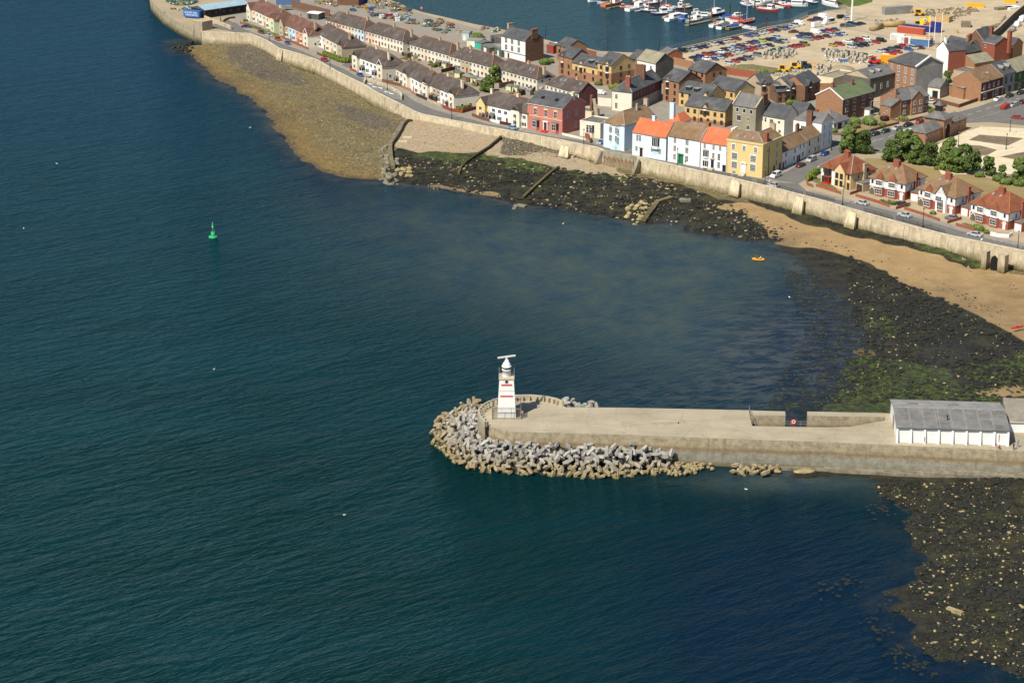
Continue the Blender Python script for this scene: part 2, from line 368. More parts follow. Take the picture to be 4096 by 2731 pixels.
# --- water
def build_water():
    xs = np.concatenate([[-9000,-3500,-1500,-700,-400], np.arange(-300, 340, 2.5), [400,700,1500,3500,9000]])
    ys = np.concatenate([[-6000,-1500,0,150,250], np.arange(300, 1010, 3.0), [1060,1200,1700,3000,6000,14000]])
    X, Y = np.meshgrid(xs, ys); z, s = ground_z(X, Y)
    dep = Y*cT+HC*sT; dep[dep < 1] = 1; PX = W0/2+F*X/dep; PY = H0/2+F*(HC*cT-Y*sT)/dep
    sh = np.clip(1+s/(9.0+5*fbm(X, Y, 20, 3, 91)), 0, 1)*np.where((Y < P(3000,1760,0).y) & (X > 60), .25, 1)
    def gauss(cx, cy, rx, ry, rot=0):
        dx = PX-cx; dy = PY-cy; c, k = math.cos(rot), math.sin(rot); u = (dx*c+dy*k)/rx; v = (-dx*k+dy*c)/ry
        return np.exp(-(u*u+v*v))
    bay = np.clip(gauss(2300,1120,760,210,.1)*1.0+gauss(2750,1000,700,120,.12)*.9+gauss(1650,860,420,120,.15)*.45+gauss(2950,1400,600,170)*.75, 0, 1)
    bay = np.maximum(bay, np.clip(gauss(3150,1920,420,50), 0, 1))
    blue = np.clip(gauss(3250,1230,260,240)*1.1+gauss(1230,660,250,75,.75)*.75+gauss(1600,900,330,90,.35)*.6+gauss(1900,850,500,60,.12)*.55+gauss(3200,2300,750,380)*1.0+gauss(2300,1500,500,90)*.5+gauss(3400,2700,900,300), 0, 1)
    spots = np.clip(gauss(3180,1400,330,210)*1.3+gauss(2700,1580,500,70)*.6, 0, 1)
    harb = ((PY < 260) & (PX > 1450)).astype(float)
    n = X.size; nx = len(xs); ny = len(ys)
    V = np.stack([X.ravel(), Y.ravel(), np.zeros(n)], 1)
    I = np.arange(n).reshape(ny, nx); Fc = np.stack([I[:-1,:-1].ravel(), I[:-1,1:].ravel(), I[1:,1:].ravel(), I[1:,:-1].ravel()], 1)
    me = bpy.data.meshes.new('sea_water')
    me.vertices.add(n); me.vertices.foreach_set('co', V.ravel()); me.loops.add(Fc.size); me.loops.foreach_set('vertex_index', Fc.ravel())
    me.polygons.add(len(Fc)); me.polygons.foreach_set('loop_start', np.arange(0, Fc.size, 4)); me.polygons.foreach_set('loop_total', np.full(len(Fc), 4)); me.update()
    for q, a in (('shallow', sh), ('bay', bay), ('blue', blue), ('harb', harb), ('spots', spots), ('chan', np.clip((Y-430)/450, 0, 1))):
        A = me.attributes.new(q, 'FLOAT', 'POINT'); A.data.foreach_set('value', a.ravel().astype(np.float32))
    m, nt, b = newmat('sea_water', 0.12, 0.35)
    def attr(n):
        k = nt.nodes.new('ShaderNodeAttribute'); k.attribute_name = n; return k.outputs['Fac']
    big = noisen(nt, .012, 3, .5, (1, 2.2, 1)); mot = noisen(nt, .085, 7, .74, (1.0, .8, 1), .3, .15)
    deep = mixnode(nt, ramp(nt, big, .35, .65), (.0012,.0165,.0165), (.0018,.024,.028))
    deep = mixnode(nt, math_(nt, 'MULTIPLY', attr('chan'), .8), deep, (.007,.032,.063))
    deep = mixnode(nt, math_(nt, 'MULTIPLY', attr('blue'), .92), deep, (.0026,.0125,.030))
    bm = mixnode(nt, ramp(nt, mot, .34, .68), (.021,.043,.064), (.064,.080,.060))
    deep = mixnode(nt, math_(nt, 'MULTIPLY', attr('bay'), .85), deep, bm)
    deep = mixnode(nt, math_(nt, 'MULTIPLY', attr('harb'), .8), deep, (.030,.062,.074))
    edge = mixnode(nt, ramp(nt, noisen(nt, .12, 5, .7), .42, .60), (.018,.024,.034), (.075,.068,.055))
    deep = mixnode(nt, math_(nt, 'MULTIPLY', attr('shallow'), .7), deep, edge)
    sn = noisen(nt, .22, 4, .7, (.7,1.6,1)); spot = mixnode(nt, ramp(nt, sn, .46, .56), (.008,.016,.036), (.050,.056,.066))
    deep = mixnode(nt, math_(nt, 'MULTIPLY', attr('spots'), .75), deep, spot)
    # swell + chop
    ge = nt.nodes.new('ShaderNodeNewGeometry'); m0 = nt.nodes.new('ShaderNodeMapping'); nt.links.new(ge.outputs['Position'], m0.inputs[0]); m0.inputs['Rotation'].default_value = (0, 0, R(-34))
    mp = nt.nodes.new('ShaderNodeMapping'); nt.links.new(m0.outputs[0], mp.inputs[0]); mp.inputs['Scale'].default_value = (.36, 1.0, 1)
    def nz(sc, det, ro, di=0.):
        no = nt.nodes.new('ShaderNodeTexNoise'); nt.links.new(mp.outputs[0], no.inputs['Vector']); no.inputs['Scale'].default_value = sc
        no.inputs['Detail'].default_value = det; no.inputs['Roughness'].default_value = ro; no.inputs['Distortion'].default_value = di; return no.outputs[0]
    calm = ramp(nt, attr('bay'), 0, 1, 1.0, .45)
    hgt = math_(nt, 'ADD', math_(nt, 'MULTIPLY', nz(.50, 2, .5, .4), .50), math_(nt, 'MULTIPLY', nz(1.6, 3, .6, .3), .20))
    hgt = math_(nt, 'ADD', hgt, math_(nt, 'MULTIPLY', nz(.12, 2, .5), .8))
    bp = nt.nodes.new('ShaderNodeBump'); bp.inputs['Distance'].default_value = 2.5; nt.links.new(calm, bp.inputs['Strength'])
    nt.links.new(hgt, bp.inputs['Height'])
    # the last metres before the shore are thin enough to see the bottom
    al = ramp(nt, attr('shallow'), .90, 1.0, 0.0, .4)
    N_ = nt.nodes; df = N_.new('ShaderNodeBsdfDiffuse'); gl = N_.new('ShaderNodeBsdfGlossy'); tr = N_.new('ShaderNodeBsdfTransparent'); fr_ = N_.new('ShaderNodeFresnel'); fr_.inputs['IOR'].default_value = 1.33; gl.inputs['Roughness'].default_value = .1; gl.inputs['Color'].default_value = (.42, .72, 1, 1)
    nt.links.new(deep, df.inputs['Color'])
    for q_ in (df, gl, fr_): nt.links.new(bp.outputs[0], q_.inputs['Normal'])
    m1, m2 = N_.new('ShaderNodeMixShader'), N_.new('ShaderNodeMixShader'); nt.links.new(math_(nt, 'MULTIPLY', fr_.outputs[0], .40), m1.inputs[0]); nt.links.new(df.outputs[0], m1.inputs[1]); nt.links.new(gl.outputs[0], m1.inputs[2])
    nt.links.new(al, m2.inputs[0]); nt.links.new(m1.outputs[0], m2.inputs[1]); nt.links.new(tr.outputs[0], m2.inputs[2]); nt.links.new(m2.outputs[0], N_['Material Output'].inputs['Surface']); N_.remove(b)
    me.materials.append(m); tag(obj('sea_water', me), kind='structure')
build_water()
# --- stones and weed on the foreshore
M_rock = mat('rock_pale', (.42,.335,.165), .9, .25, .6, c2=(.19,.15,.08))
M_rock2 = mat('rock_grey', (.27,.24,.175), .9, .25, .6, c2=(.11,.10,.07))
M_weed = mat('seaweed_dark', (.030,.031,.021), .7, .3, 1.5, c2=(.009,.010,.008))
M_weedg = mat('seaweed_green', (.058,.085,.018), .8, .3, 1.0, c2=(.022,.03,.009))
def scatter(name, mats, regions, seed, flat=.6):
    rnd = random.Random(seed); mb = MB()
    for poly, n, r0, r1, mi in regions:
        xs = [p[0] for p in poly]; ys = [p[1] for p in poly]; w = [P(*p, .8) for p in poly]
        X0, X1 = min(p.x for p in w), max(p.x for p in w); Y0, Y1 = min(p.y for p in w), max(p.y for p in w)
        wx = np.array([rnd.uniform(X0, X1) for _ in range(n*4)]); wy = np.array([rnd.uniform(Y0, Y1) for _ in range(n*4)])
        k = inpoly(wx, wy, w); dens = fbm(wx, wy, 12, 3, seed); k &= dens > np.array([rnd.uniform(-.55, .35) for _ in range(n*4)])
        wx = wx[k][:n]; wy = wy[k][:n]; z, s = ground_z(wx, wy)
        for x, y, zz, ss in zip(wx, wy, z, s):
            if ss < -1.5: continue
            r = r0+(r1-r0)*rnd.random()**3
            mb.blob((x, y, zz+r*.2), (r*rnd.uniform(.7,1.4), r*rnd.uniform(.7,1.4), r*flat), m=mi if mi < 9 else rnd.choice((0,1)), seed=rnd.random(), amp=.3, sub=1)
    o = mb.build(name, mats); tag(o, kind='stuff'); return o
ALLW = [(1600,640),(2000,660),(2560,710),(2960,820),(3150,960),(3000,950),(2500,870),(2000,790),(1560,725)]
RIGHT = ZL('V5',(0,170),(560,430),(1000,620),(1500,880),(1679,1000),(1679,1568),(-300,1568),(-100,1100),(100,900),(-50,500))
SOUTH = [(3500,1930),(4096,1905),(4200,2730),(4000,2690),(3700,2600),(3560,2400),(3700,2250),(3620,2080)]
NORTH = [(760,215),(1000,185),(1250,320),(1500,440),(1620,520),(1560,600),(1530,715),(1300,680),(1100,520),(1050,420)]
scatter('beach_stones', [M_rock, M_rock2], [(ALLW,900,.12,.6,9),(RIGHT,380,.10,.42,0),(SOUTH,950,.07,.40,0),(NORTH,2300,.08,.36,9),
  (ZL('V3',(0,60),(700,230),(1180,400),(1100,430),(600,370),(0,350)),420,.12,.6,9),(ZL('V2',(700,300),(2300,450),(2200,700),(800,660)),120,.1,.4,9)], 5)
scatter('seaweed', [M_weed, M_weedg], [(ALLW,1500,.25,1.0,0),(RIGHT,2200,.2,.9,0),(SOUTH,2600,.2,.8,0),
  (ZL('V5',(0,1120),(300,1130),(800,1230),(1679,1150),(1679,1568),(-300,1568)),900,.2,.8,1),
  (ZL('V4',(560,330),(1150,650),(1700,800),(2352,1000),(2352,900),(1500,560),(700,300)),170,.15,.5,0),
  (ZL('V5',(300,230),(1000,560),(1500,860),(1600,700),(900,420),(300,170)),200,.12,.4,0)], 6, .28)
def shoals():
    mb = MB(); rnd = random.Random(3)
    for c in (Z('V6',150,900),Z('V6',290,880),Z('V6',350,830),Z('V6',520,1165),Z('V6',570,1180),Z('V6',700,1340),Z('V6',740,1390),Z('V6',660,1380),Z('V6',550,340),Z('V6',600,325),Z('V6',630,1000),Z('V6',820,1430),Z('V6',880,1470),
              Z('V4',1300,1090),Z('V4',1420,1170),Z('V4',1400,1200),Z('V4',1560,1215),Z('V4',1620,1220),Z('V4',1440,990),Z('V4',1730,1170),(730,180),(715,185)):
        p = P(*c, 0)
        for i in range(9):
            mb.blob((p.x+rnd.gauss(0,1.1), p.y+rnd.gauss(0,2.0), 0.0), (rnd.uniform(.2,.7), rnd.uniform(.2,.7), .12), m=0, seed=rnd.random(), amp=.3)
    tag(mb.build('seaweed_shoals', [M_weed]), kind='stuff')
shoals()
def weed_shallows():
    mb = MB(); rnd = random.Random(8); w = [P(*p, 0) for p in ((3120,1085),(3260,1080),(3490,1330),(3500,1480),(3330,1640),(3060,1640),(3120,1500),(3230,1330))]; n = 0
    X = np.array([rnd.uniform(min(p.x for p in w), max(p.x for p in w)) for _ in range(9000)]); Y = np.array([rnd.uniform(min(p.y for p in w), max(p.y for p in w)) for _ in range(9000)])
    z, s = ground_z(X, Y); k = inpoly(X, Y, w) & (s < 1.5) & (fbm(X, Y, 6, 3, 5) > np.array([rnd.uniform(-.6, .5) for _ in range(9000)])-s*.018-.35)
    for x, y in list(zip(X[k], Y[k]))[:1700]: r = rnd.uniform(.12,.5); mb.blob((x,y,0), (r*rnd.uniform(.8,2),r,.10), m=0 if rnd.random() < .88 else 1, seed=rnd.random(), amp=.35)
    tag(mb.build('seaweed_shallows', [M_weed, M_weedg]), kind='stuff')
weed_shallows()
# --- sea wall
def stone_mat(name, c, c2, tide=True):
    m, nt, b = newmat(name, .9, .2)
    n1 = noisen(nt, .45, 6, .7); n2 = noisen(nt, .9, 4, .7, (1, 1, .12)); n3 = noisen(nt, 2.2, 3, .6)
    q = mixnode(nt, ramp(nt, n1, .35, .65), c2, c); q = mixnode(nt, ramp(nt, n2, .50, .68, 0, .75), q, tuple(x*.38 for x in c))
    q = mixnode(nt, ramp(nt, n3, .56, .64, 0, .5), q, tuple(min(.8, x*.5) for x in c))
    if tide:
        ge = nt.nodes.new('ShaderNodeNewGeometry'); sp = nt.nodes.new('ShaderNodeSeparateXYZ'); nt.links.new(ge.outputs['Position'], sp.inputs[0])
        h = math_(nt, 'ADD', sp.outputs[2], math_(nt, 'MULTIPLY', math_(nt, 'SUBTRACT', n1, .5), 3.0))
        q = mixnode(nt, ramp(nt, h, 1.6, 3.4, .8, 0), q, (.15,.125,.055)); q = mixnode(nt, ramp(nt, h, .6, 1.5, .85, 0), q, (.035,.035,.015))
    nt.links.new(q, b.inputs['Base Color']); bp = nt.nodes.new('ShaderNodeBump'); bp.inputs['Strength'].default_value = .6; bp.inputs['Distance'].default_value = .12
    nt.links.new(n3, bp.inputs['Height']); nt.links.new(bp.outputs[0], b.inputs['Normal']); return m
M_wall = stone_mat('limestone_wall', (.58,.49,.345), (.41,.335,.225))
M_cop = mat('coping_stone', (.66,.58,.43), .9, .2, .7)
M_conc = mat('concrete', (.46,.40,.29), .9, .14, .25, det=8)
M_rust = mat('rusty_steel', (.34,.15,.05), .9, .3, 1.2)
def strip(mb, top, base, z1, th, m=0, drop=1.5):
    n = len(top); ns = norms([Vector((p[0], p[1], 0)) for p in top])
    for i in range(n-1):
        a, b = top[i], top[i+1]; na, nb = ns[i], ns[i+1]; qa, qb = base[i], base[i+1]
        A = (a[0], a[1], z1); B = (b[0], b[1], z1); A2 = (a[0]-na.x*th, a[1]-na.y*th, z1); B2 = (b[0]-nb.x*th, b[1]-nb.y*th, z1)
        mb.quad((qa[0], qa[1], qa[2]-drop), (qb[0], qb[1], qb[2]-drop), B, A, m=m); mb.quad(A, B, B2, A2, m=m)
        mb.quad(A2, B2, (B2[0], B2[1], z1-3), (A2[0], A2[1], z1-3), m=m)
    for i, f in ((0, 1), (n-1, 0)):
        a = top[i]; nn = ns[i]; q = base[i]
        mb.quad((q[0], q[1], q[2]-drop), (a[0], a[1], z1), (a[0]-nn.x*th, a[1]-nn.y*th, z1), (a[0]-nn.x*th, a[1]-nn.y*th, q[2]-drop), m=m)
sw = thing('sea_wall', 'long buff limestone sea wall curving round the bay beside the promenade', 'sea wall')
mb = MB(); strip(mb, WTOP, WBASE, WZ-.22, .75); mb.build('wall', [M_wall], sw)
mb = MB()
for i in range(len(WTOP)-1):
    a, b = WTOP[i], WTOP[i+1]; na, nb = WN[i], WN[i+1]
    o1, o2 = .05, -.80
    pts = [a.to_2d()+na*o1, b.to_2d()+nb*o1, b.to_2d()+nb*o2, a.to_2d()+na*o2]
    t = [(p.x, p.y, WZ) for p in pts]; l = [(p.x, p.y, WZ-.219) for p in pts]
    mb.quad(*t); mb.quad(l[0], l[1], t[1], t[0]); mb.quad(l[2], l[3], t[3], t[2])
mb.build('coping', [M_cop], sw)
def fin(pt, pb, w, out, m, nm='buttress'):
    a = P(*pt, WZ); k = min(range(len(WTOP)-1), key=lambda i: ((WTOP[i]+WTOP[i+1])/2-a).length)
    d = (WTOP[k+1]-WTOP[k]).to_2d().normalized(); n = Vector((d.y, -d.x)); c = a.to_2d(); zb = Zat(c.y-out*abs(n.y), pb[1])-.6
    q = MB(); h = WZ+.004
    for s_ in (0,):
        p0 = c-d*w/2-n*.1; p1 = c+d*w/2-n*.1; t0 = p0+n*.35; t1 = p1+n*.35; b0 = p0+n*out-d*w*.12; b1 = p1+n*out+d*w*.12
        zt = h-.35
        q.quad((t0.x,t0.y,zt),(b0.x,b0.y,zb),(b1.x,b1.y,zb),(t1.x,t1.y,zt)); q.quad((p0.x,p0.y,zt),(t0.x,t0.y,zt),(t1.x,t1.y,zt),(p1.x,p1.y,zt))
        q.quad((p0.x,p0.y,zt),(p0.x,p0.y,zb),(b0.x,b0.y,zb),(t0.x,t0.y,zt)); q.quad((p1.x,p1.y,zt),(t1.x,t1.y,zt),(b1.x,b1.y,zb),(p1.x,p1.y,zb))
    q.build(nm, [m], sw)
M_butt = stone_mat('pale_buttress', (.70,.60,.42), (.58,.48,.32))
M_bconc = stone_mat('grey_buttress', (.34,.30,.22), (.25,.22,.16))
for a, b in (((2262,580),(0,622)),((2945,720),(0,778)),((3200,785),(0,852)),((3410,845),(0,906))): fin(a, b, 3.3, 1.5, M_butt)
for a, b in (((2405,600),(0,658)),((2554,632),(0,700))): fin(a, b, 1.1, 3.2, M_bconc)
fin((1122,197), (0,240), 3.0, 1.6, M_wall)
# recessed concrete panel with a row of rusty sheet piles
a = P(2415,602,WZ); b = P(2546,627,WZ); d = (b-a).normalized(); n = Vector((d.y,-d.x,0))
q = MB(); L = (b-a).length
pa = a+n*.25; pb = b+n*.25
q.quad(tuple(Vector((pa.x,pa.y,.6))+n*.5), tuple(Vector((pb.x,pb.y,.6))+n*.5), (pb.x,pb.y,WZ+.02), (pa.x,pa.y,WZ+.02)); q.quad((pa.x,pa.y,WZ+.02),(pb.x,pb.y,WZ+.02),tuple(b-n*.5+Vector((0,0,.02))),tuple(a-n*.5+Vector((0,0,.02))))
q.build('concrete_panel', [M_bconc], sw)
q = MB()
for i in range(22):
    c = a+d*(.8+i*(L-1.6)/21)+n*.5; q.box(c.x-.12,c.y-.12,2.3+.25*(i%2),c.x+.12,c.y+.12,4.9-.3*(i%3))
q.build('sheet_piles', [M_rust], sw)
# arched steps opening at the far right
a = P(3988,1000,WZ); mbx = MB()
k = len(WTOP)-4; d = (WTOP[k+1]-WTOP[k]).normalized(); n = Vector((d.y,-d.x,0)); M_dark = mat('dark_void', (.012,.011,.010), .95, .1, 1)
for off, w in ((-2.9,1.6),(2.6,2.2)):
    c = a+d*off+n*.9; pts = [c-d*w/2-n*1.2, c+d*w/2-n*1.2, c+d*w/2+n*1.0, c-d*w/2+n*1.0]
    mbx.prism([(p.x,p.y) for p in pts], .2, WZ-.6)
mbx.build('pier_block', [M_wall], sw)
mbx = MB(); c = a+n*.55; ap = [(-1.2,.6),(-1.2,3.6),(-.9,4.4),(0,5.1),(.9,4.4),(1.2,3.6),(1.2,.6)]
mbx.quad(*[(c.x+d.x*u+n.x*.4, c.y+d.y*u+n.y*.4, v) for u, v in ap]); mbx.build('arched_opening', [M_dark], sw)
# --- land
PIERZ = 6.6
QUAY = [(540,-330),(602,0),(649,49),(712,89),(773,119),(790,112),(800,122)]
BASIN = [(3350,-330),(3356,0),(3392,36),(3304,43),(3230,64),(3194,82),(3163,96),(3064,112),(3000,131),(2913,151),(2680,203),(2626,216),(2400,205),(2383,202),(2336,190),(2240,176),(2184,159),(2017,120),(1934,104),(1900,98),(1809,76),(1688,49),(1640,33),(1560,0),(1500,-120),(1380,-330)]
LAND = [P(*q, G).to_2d() for q in QUAY]+[(w-Vector((n.x,n.y,0))*.3).to_2d() for w, n in zip(WTOP, WN)]+[Vector((900,500)), Vector((2500,1500)), Vector((2500,6000)), Vector((600,6000))]
LAND += [P(*q, G).to_2d() for q in BASIN]+[Vector((-120,6000)), Vector((-420,6000))]
def land_mat():
    m, nt, b = newmat('town_ground', .92, .2)
    n1 = noisen(nt, .05, 6, .65); n2 = noisen(nt, .6, 5, .7)
    c = mixnode(nt, ramp(nt, n1, .35, .65), (.30,.245,.165), (.40,.325,.215)); c = mixnode(nt, ramp(nt, n2, .55, .75, 0, .4), c, (.22,.18,.13))
    nt.links.new(c, b.inputs['Base Color']); return m
M_quay = stone_mat('quay_stone', (.44,.37,.25), (.30,.25,.17))
q = MB(); q.prism([(p.x, p.y) for p in LAND], -3, G, m=1, mt=0); tag(q.build('town_ground', [land_mat(), M_quay]), kind='structure')
# --- surfaces
def sheet(name, pts, m, z, kerb=0.0):
    w = [P(*p, G).to_2d() for p in pts]; q = MB(); z *= 4
    if kerb: q.prism([(p.x,p.y) for p in w], G-.05, G+kerb)
    else:
        ps = [(p.x, p.y) for p in w]
        for t in tessellate_polygon([[Vector((x, y, 0)) for x, y in ps]]):
            a, b, c = (Vector(ps[i]) for i in t)
            if (b-a).cross(c-a) < 0: t = (t[0], t[2], t[1])
            q.quad(*[(ps[i][0], ps[i][1], G+z) for i in t])
    return tag(q.build(name, [m]), kind='structure')
M_asph = mat('asphalt', (.165,.158,.145), .9, .1, .25, det=8)
M_pave = mat('paving', (.30,.27,.225), .9, .12, .5, det=6)
M_palest = mat('pale_paving', (.66,.56,.40), .9, .08, .3)
M_dry = mat('dry_grass', (.30,.225,.10), .95, .15, .12, det=8, c2=(.22,.17,.08))
M_grass = mat('garden_grass', (.16,.17,.05), .95, .2, .6)
M_yard = mat('gravel_yard', (.50,.405,.27), .95, .12, .15, det=8)
M_line = mat('road_paint', (.7,.68,.6), .8, .1, 2)
M_brown = mat('bare_soil', (.22,.17,.11), .95, .2, .3)
KERB = [(905,78),(941,92),(977,118),(1036,142),(1110,170),(1200,202),(1280,238),(1383,281),(1427,308),(1529,339),(1605,369),(1656,405),(1730,438),(1809,461),(1875,476),(1957,499),(2037,512),(2080,525),(2230,551),(2343,565),(2415,589),(2496,607),(2530,619),(2670,647),(2797,670),(2902,690),(3050,717),(3080,728),(3193,735)]
KERB2 = [(3193,735),(3230,768),(3400,812),(3472,822),(3700,880),(3860,930),(3950,955),(4096,985),(4320,1040)]
WINX = [proj(w.x-n.x*.8, w.y-n.y*.8, G) for w, n in zip(WTOP, WN)]
sheet('town_paving', [(905,60)]+[(x,y) for x,y in KERB if x>905]+[(3400,640),(3560,470),(3300,380),(2700,260),(2300,200),(2000,140),(1700,60),(1400,-20),(1000,-20)], M_pave, .004)
sheet('promenade_road', [(830,110),(870,92),(905,78)]+KERB[1:]+KERB2+[(x,y) for x,y in reversed(WINX) if x > 830], M_asph, .008)
SIDEL = [(3063,715),(3129,698),(3223,652),(3325,601),(3330,570)]; SIDER = [(3193,735),(3259,693),(3338,640),(3400,612),(3420,600)]
sheet('side_road', SIDEL+[(3420,560)]+list(reversed(SIDER)), M_asph, .012)
sheet('high_road', ZL('Y5',(560,1000),(950,985),(1210,905),(1600,760),(2178,640))+[(3790,460),(3904,430),(4096,359),(4300,300),(4300,500),(4096,502),(3960,488),(3870,492),(3652,540),(3590,575),(3540,612)]+ZL('Y5',(900,1190)), M_asph, .016)
sheet('back_road', [(3400,590),(3528,612),(3640,600),(3780,612),(3900,650),(4000,690),(4096,720),(4400,800),(4400,700),(4096,655),(3900,610),(3750,570),(3600,560)], M_asph, .020)
sheet('dock_road', ZL('Z1',(1500,190),(1900,80),(2020,90))+ZL('Z2',(0,110),(450,200),(560,300),(700,330))+[(1340,75),(1250,60),(1180,40),(1050,35)], M_asph, .020)
sheet('gravel_yard', ZL('Z4',(980,660))+[(2913,155),(3000,135),(3163,100),(3200,84),(3300,50),(3400,45),(3480,-100),(4300,-100),(4300,100),(3960,170),(3830,260),(3640,300),(3400,330),(3200,340),(3050,330),(2950,290),(2860,270),(2760,250),(2700,230)], M_yard, .024)
sheet('lower_terrace_street', ZL('Z2',(560,880),(720,790),(760,830),(700,890),(690,930)), M_asph, .020)
sheet('dry_lawn', ZL('Y6',(150,290),(220,250),(600,260),(1100,385),(1700,480),(2352,640),(2900,760),(2900,1000),(2352,860),(1750,740),(1030,560),(350,430)), M_dry, .028)
sheet('square_paving', ZL('W1',(700,1568),(830,1480),(1330,1250),(1600,1170),(2335,1200),(3000,1250),(3000,2000),(900,2000))+[(3700,590)], M_palest, .032)
for i, pl in enumerate((ZL('W1',(1370,1400),(1560,1310),(2335,1370),(2050,1500)), ZL('Y6',(1450,70),(1750,80),(1990,140),(1830,225),(1700,210),(1500,150)), ZL('Y6',(1940,250),(2352,165),(2700,150),(2700,340),(2352,300)))):
    sheet('planting_bed', pl, M_brown, .036)
sheet('garden_lawn', ZL('Y5',(600,860),(850,860),(1150,800),(1400,720),(1720,650),(1400,560),(1150,620),(760,800)), M_dry, .036)
for pl in (ZL('Z1',(1380,290),(1500,330),(1900,480),(1880,520),(1560,400),(1400,330)), ZL('Z1',(1900,500),(2200,640),(2180,600),(1940,470)), ZL('Y1',(700,660),(1000,760),(1200,860),(1240,820),(900,680)), ZL('Y6',(150,760),(500,870),(520,900),(120,780)), ZL('Y6',(830,930),(1180,1050),(1200,1080),(800,960)), ZL('Y6',(1500,1130),(1680,1200),(1690,1160),(1560,1120)), ZL('X2',(1700,1090),(2100,1270),(2180,1290),(2120,1200),(1900,1080),(1800,1060))):
    sheet('front_garden', pl, M_grass, .012)
# kerbs / pavements raised along the promenade
def ribbon(name, line, off0, off1, m, h):
    pts = [P(*p, G) for p in line]; ns = norms(pts); q = MB()
    for i in range(len(pts)-1):
        a, b = pts[i].to_2d(), pts[i+1].to_2d(); na, nb = ns[i], ns[i+1]
        c = [a+na*off0, b+nb*off0, b+nb*off1, a+na*off1]
        q.quad(*[(p.x,p.y,G+h) for p in c]); q.quad((c[0].x,c[0].y,G),(c[1].x,c[1].y,G),(c[1].x,c[1].y,G+h),(c[0].x,c[0].y,G+h)); q.quad((c[2].x,c[2].y,G),(c[3].x,c[3].y,G),(c[3].x,c[3].y,G+h),(c[2].x,c[2].y,G+h))
    return tag(q.build(name, [m]), kind='structure')
ribbon('pavement', KERB[1:7], 0, -2.6, M_pave, .12); ribbon('pavement', KERB[7:14], 0, -2.6, M_pave, .121); ribbon('pavement', KERB[14:21], 0, -2.4, M_pave, .12)
ribbon('pavement', KERB2[1:], 0, -2.6, M_pave, .12); ribbon('pavement', SIDEL[:4], -.1, -2.2, M_pave, .12)
ribbon('pavement', [(w[0], w[1]) for w in WINX[22:]], -.05, -1.7, M_pave, .12)
def dashes(line, n, w=.13, ln=2.0, gap=3.0):
    pts = [P(*p, G) for p in line]; q = MB(); pos = 0
    for i in range(len(pts)-1):
        a, b = pts[i], pts[i+1]; L = (b-a).length; d = (b-a)/L; x = Vector((-d.y, d.x, 0))*w; t = 0
        while t < L:
            e = min(L, t+ln); s_ = a+d*t; f = a+d*e; z = Vector((0,0,.115)); q.quad(tuple(s_-x+z), tuple(f-x+z), tuple(f+x+z), tuple(s_+x+z)); t += ln+gap
    return tag(q.build('road_marking', [M_line]), kind='structure')
dashes(ZL('Y5',(1230,1008),(1370,963),(2178,710)), 0, .10, 3.4, 2.6); dashes(ZL('W1',(950,970),(1420,850),(1900,700)), 0, .08, 1.5, 1.0)
dashes(ZL('W1',(1200,1010),(1900,790),(2335,650)), 0, .10, 3.4, 2.6); dashes(ZL('W1',(1380,1060),(1900,915)), 0, .08, 1.2, .8)
dashes(ZL('Y5',(940,975),(1140,925)), 0, .15, 1.0, .6); dashes(ZL('Y5',(1320,1115),(1450,1155)), 0, .08, 4, 4)
dashes(ZL('X2',(1820,920),(1890,870)), 0, .18, 6, 2); dashes(ZL('X2',(1080,1150),(1100,1090)), 0, .16, 1.2, .6); dashes(ZL('Y6',(0,60),(130,15),(390,5)), 0, .08, 3, 2)
dashes(ZL('Z6',(2200,690),(2352,560)), 0, .09, 20, 1); dashes(ZL('Y6',(1740,290),(2352,520)), 0, .08, 4, 3); dashes(ZL('Y6',(1930,1355),(2352,1450)), 0, .08, 1.2, .9)
# ================================================================ PIER, LIGHTHOUSE, ARMOUR UNITS
PZ = PIERZ
def pier_wall_mat():
    m, nt, b = newmat('pier_concrete_wall', .9, .2)
    ge = nt.nodes.new('ShaderNodeNewGeometry'); sp = nt.nodes.new('ShaderNodeSeparateXYZ'); nt.links.new(ge.outputs['Position'], sp.inputs[0])
    n1 = noisen(nt, .35, 6, .7, (.25, .25, 1.6)); n2 = noisen(nt, 1.0, 4, .7, (1, 1, .1)); n3 = noisen(nt, .8, 6, .7)
    h = math_(nt, 'ADD', sp.outputs[2], math_(nt, 'MULTIPLY', math_(nt, 'SUBTRACT', n1, .5), .9))
    cr = nt.nodes.new('ShaderNodeValToRGB'); nt.links.new(math_(nt, 'DIVIDE', h, 7.0), cr.inputs[0]); e = cr.color_ramp.elements
    stops = [(0,(.10,.085,.04)),(.07,(.20,.165,.075)),(.13,(.21,.185,.125)),(.16,(.25,.24,.195)),(.38,(.29,.28,.23)),(.44,(.32,.27,.19)),(.56,(.24,.18,.105)),(.66,(.38,.305,.195)),(.9,(.40,.34,.235))]
    e[0].position = 0; e[0].color = (*stops[0][1], 1); e[1].position = stops[-1][0]; e[1].color = (*stops[-1][1], 1)
    for p, c in stops[1:-1]:
        x = e.new(p); x.color = (*c, 1)
    q = mixnode(nt, ramp(nt, n3, .35, .6, .6, 0), cr.outputs[0], (.13,.105,.065)); q = mixnode(nt, ramp(nt, n2, .58, .70, 0, .45), q, (.13,.085,.045))
    nt.links.new(q, b.inputs['Base Color']); bp = nt.nodes.new('ShaderNodeBump'); bp.inputs['Strength'].default_value = .7; bp.inputs['Distance'].default_value = .15
    nt.links.new(n1, bp.inputs['Height']); nt.links.new(bp.outputs[0], b.inputs['Normal']); return m
